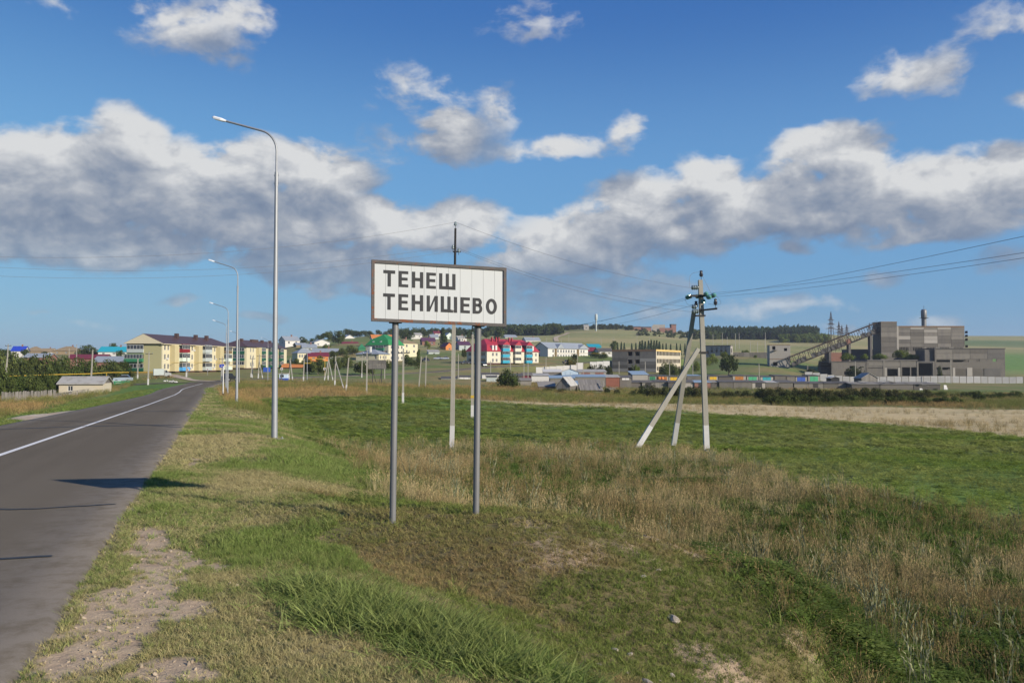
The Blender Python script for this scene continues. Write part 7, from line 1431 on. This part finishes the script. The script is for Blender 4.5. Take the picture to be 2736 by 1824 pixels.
car(613, 189, -105, ('black', (.015, .016, .018)), 'black SUV driving round the bend of the road', 'suv'); car(330, 196, 10, ('silver_blue', (.30, .36, .42)), 'pale car parked behind the green trailer', 'suv'); car(1170, 395, 5, ('silver', (.32, .36, .45)), 'left silver-blue car parked on the village green'); car(1189, 394, 5, ('silver', (.32, .36, .45)), 'right silver-blue car parked on the village green'); car(1137, 372, 60, ('dark', (.02, .02, .03)), 'dark car parked beside the birch near the left sign post', 'suv'); car(1290, 322, -60, ('black', (.015, .016, .018)), 'black car on the road in front of the red-roofed building'); car(1243, 345, 20, ('dark', (.02, .02, .03)), 'dark car parked left of the red-roofed building'); car(1515, 348, 30, ('brown', (.05, .03, .025)), 'dark brown car on the road before the white school')
car(1199, 396, 5, ('silver', (.32, .36, .45)), 'third silver car at the end of the parked row on the green') if False else None
b0 = on_ground(291, 189); tr_ = empty('trailer', b0, R(3), 'long green trailer parked by the side road', 'trailer'); MB().box(0, 4.2, 0, 1.8, .35, 1.15).build('box', solid('trailer_green', (.025, .20, .09), .5, .12), tr_); MB().box(.02, 2.2, .1, 1.7, 1.16, 1.25).build('tarpaulin', M['bmint'], tr_); MB().box(1.6, 2.9, -.012, -.002, .72, .84).build('white_stripe', M['white'], tr_)
for x in (.9, 3.3): MB().lathe([(0, -.1), (.3, -.1), (.3, .1), (0, .1)], (0, 0, 0), 12).build('wheel', M['tyre'], tr_, (x, .05, .3)).rotation_euler = (R(90), 0, 0)
b0 = on_ground(411, 199, .1); tk = empty('truck', b0, R(28), 'small grey box truck parked before the yellow block', 'truck'); MB().box(0, 2.4, 0, 1.8, .7, 2.3).build('cargo_box', M['bgrey'], tk); MB().prism([(2.5, .5), (2.5, 2.0), (3.1, 2.0), (3.5, 1.35), (4.1, 1.2), (4.1, .5)], .05, 1.75).build('cab', solid('truck_cab', (.28, .30, .30), .4), tk); MB().prism([(2.7, 1.35), (2.7, 1.9), (3.05, 1.9), (3.35, 1.35)], .03, 1.77).build('windows', M['carglass'], tk); MB().box(0, 4.0, .2, 1.6, .45, .7).build('chassis', M['iron'], tk)
for x in (.7, 3.5):
    for y in (.05, 1.75): MB().lathe([(0, -.1), (.36, -.1), (.36, .1), (0, .1)], (0, 0, 0), 12).build('wheel', M['tyre'], tk, (x, y, .36)).rotation_euler = (R(90), 0, 0)
b0 = on_ground(746, 205); ki = empty('kiosk', b0, R(4), 'blue and white kiosk at the road side', 'kiosk'); MB().box(0, 2.1, 0, 1.8, 0, .55).build('base', M['door_b'], ki); MB().box(.05, 2.05, .05, 1.75, .55, 1.6).build('cabin', M['lblue'], ki); MB().box(-.1, 2.2, -.1, 1.9, 1.6, 1.72).build('roof', M['white_w'], ki); MB().box(.3, 1.2, .03, .052, .8, 1.4).build('window', M['glass'], ki)
b0 = P(703, 990, 250); bc_ = empty('container', b0, R(3), 'blue container before the second yellow block', 'container'); MB().box(0, 1.9, 0, 1.5, -.4, .95).build('box', M['door_b'], bc_); MB().box(-.04, 1.94, -.04, 1.54, .95, 1.03).build('lid', M['door_b'], bc_)
# ------------------------------------------------------------------ stones
def rock_mesh(seed, m, flat=.6):
    r_ = random.Random(seed); bm = bmesh.new(); bmesh.ops.create_icosphere(bm, subdivisions=2, radius=.5)
    for v in bm.verts:
        k = 1 + .22 * math.sin(v.co.x * 5 + seed) * math.cos(v.co.y * 6 + seed * 2) + r_.uniform(-.10, .10); v.co = Vector((v.co.x * k, v.co.y * k * .8, v.co.z * k * flat)); v.co = Vector([round(q / .17) * .17 * .45 + q * .55 for q in v.co])
    me = bpy.data.meshes.new('stone'); bm.to_mesh(me); bm.free(); me.materials.append(m); return me
b0 = on_ground(1885, 11.6); o = link('boulder', rock_mesh(3, M['boulder'], .8), None, b0 + Vector((0, 0, .10)), .5); o.scale = (.42, .38, .42); tag(o, 'brown weathered boulder lying in the ditch weeds', 'boulder')
RK = [rock_mesh(i, M['stone']) for i in range(10, 15)]
STONES = sorted(((1795, 7.2, .13), (1640, 6.5, .07), (1680, 6.45, .05), (1790, 6.2, .07), (1725, 5.75, .10), (1850, 6.15, .05), (1595, 6.0, .05), (1770, 5.5, .08), (1670, 5.95, .045), (1715, 7.9, .07), (1755, 8.1, .05), (1910, 5.9, .06), (1560, 5.6, .05), (1830, 5.6, .05)))
for (px_, Z_, s_) in STONES:
    b0 = on_ground(px_, Z_); o = link('stone', rnd.choice(RK), None, b0 + Vector((0, 0, s_ * .06)), rnd.random() * 6); o.scale = (s_ * 1.35, s_, s_ * .75); tag(o, 'pale limestone piece on the worn slope of the mound, ' + ORD[STONES.index((px_, Z_, s_))] + ' from the left', 'stone', 'pale stones on the mound slope')
for i, (px_, py_) in enumerate(((441, 1018), (447, 1017), (454, 1019), (460, 1020), (466, 1020), (472, 1021), (463, 1017))):
    b0 = on_ground(px_, 186 - (py_ - 1017)); o = link('rubble_block', RK[i % 5].copy(), None, b0 + Vector((0, 0, .12)), rnd.random() * 6); o.data.materials[0] = M['rubble']; o.scale = (.65, .5, .5); tag(o, 'white rubble block dumped at the road junction, ' + ORD[(0, 1, 2, 3, 5, 6, 4)[i]] + ' from the left', 'rubble', 'white rubble at the junction')
# gravel on the bare shoulder
GR = []
for i in range(3):
    me = rock_mesh(30 + i, gmat, .6); a = me.attributes.new('shade', 'FLOAT_COLOR', 'POINT'); a.data.foreach_set('color', np.ones(len(me.vertices) * 4, np.float32)); GR.append(bpy.data.objects.new('pebble', me))
X, Y = sample(3.4, 14, 260, -36, 12); n, ry = road_n(X, Y); g = regions(X, Y, n); u = rs.rand(len(X)); m_ = (n > 3.5) & (u < g['dirt'] * .55 + .012)
X, Y = X[m_], Y[m_]; N_ = len(X); s_ = .007 + .026 * rs.rand(N_) ** 4; q_ = rs.rand(N_); cc = np.stack([.32 + .2 * q_, .26 + .17 * q_, .19 + .14 * q_, np.ones(N_)], 1)
gn_scatter('gravel', GR, np.stack([X, Y, G_(X, Y) + s_ * .15], 1), rs.rand(N_, 3) * 6.28, np.stack([s_ * 1.3, s_, s_], 1), cc, rs.randint(0, 3, N_), 'small pale gravel on the bare road shoulder')

# ------------------------------------------------------------------ thin haze
hz = bpy.data.materials.new('thin_haze'); hz.use_nodes = True; T = NT(hz.node_tree)
for n in list(T.n): T.n.remove(n)
pv = T.node('ShaderNodeVolumePrincipled'); pv.inputs['Color'].default_value = (.80, .87, 1, 1); pv.inputs['Density'].default_value = 0.00013; pv.inputs['Anisotropy'].default_value = 0.2
ou = T.node('ShaderNodeOutputMaterial'); T.l.new(pv.outputs[0], ou.inputs['Volume'])
_zmin = float(TZ.min()) - 1.5
hb = MB().box(-5200, 5200, -5200, 5200, _zmin, 78).build('haze', hz); tag(hb, 'thin pale haze over the whole valley', kind='stuff')
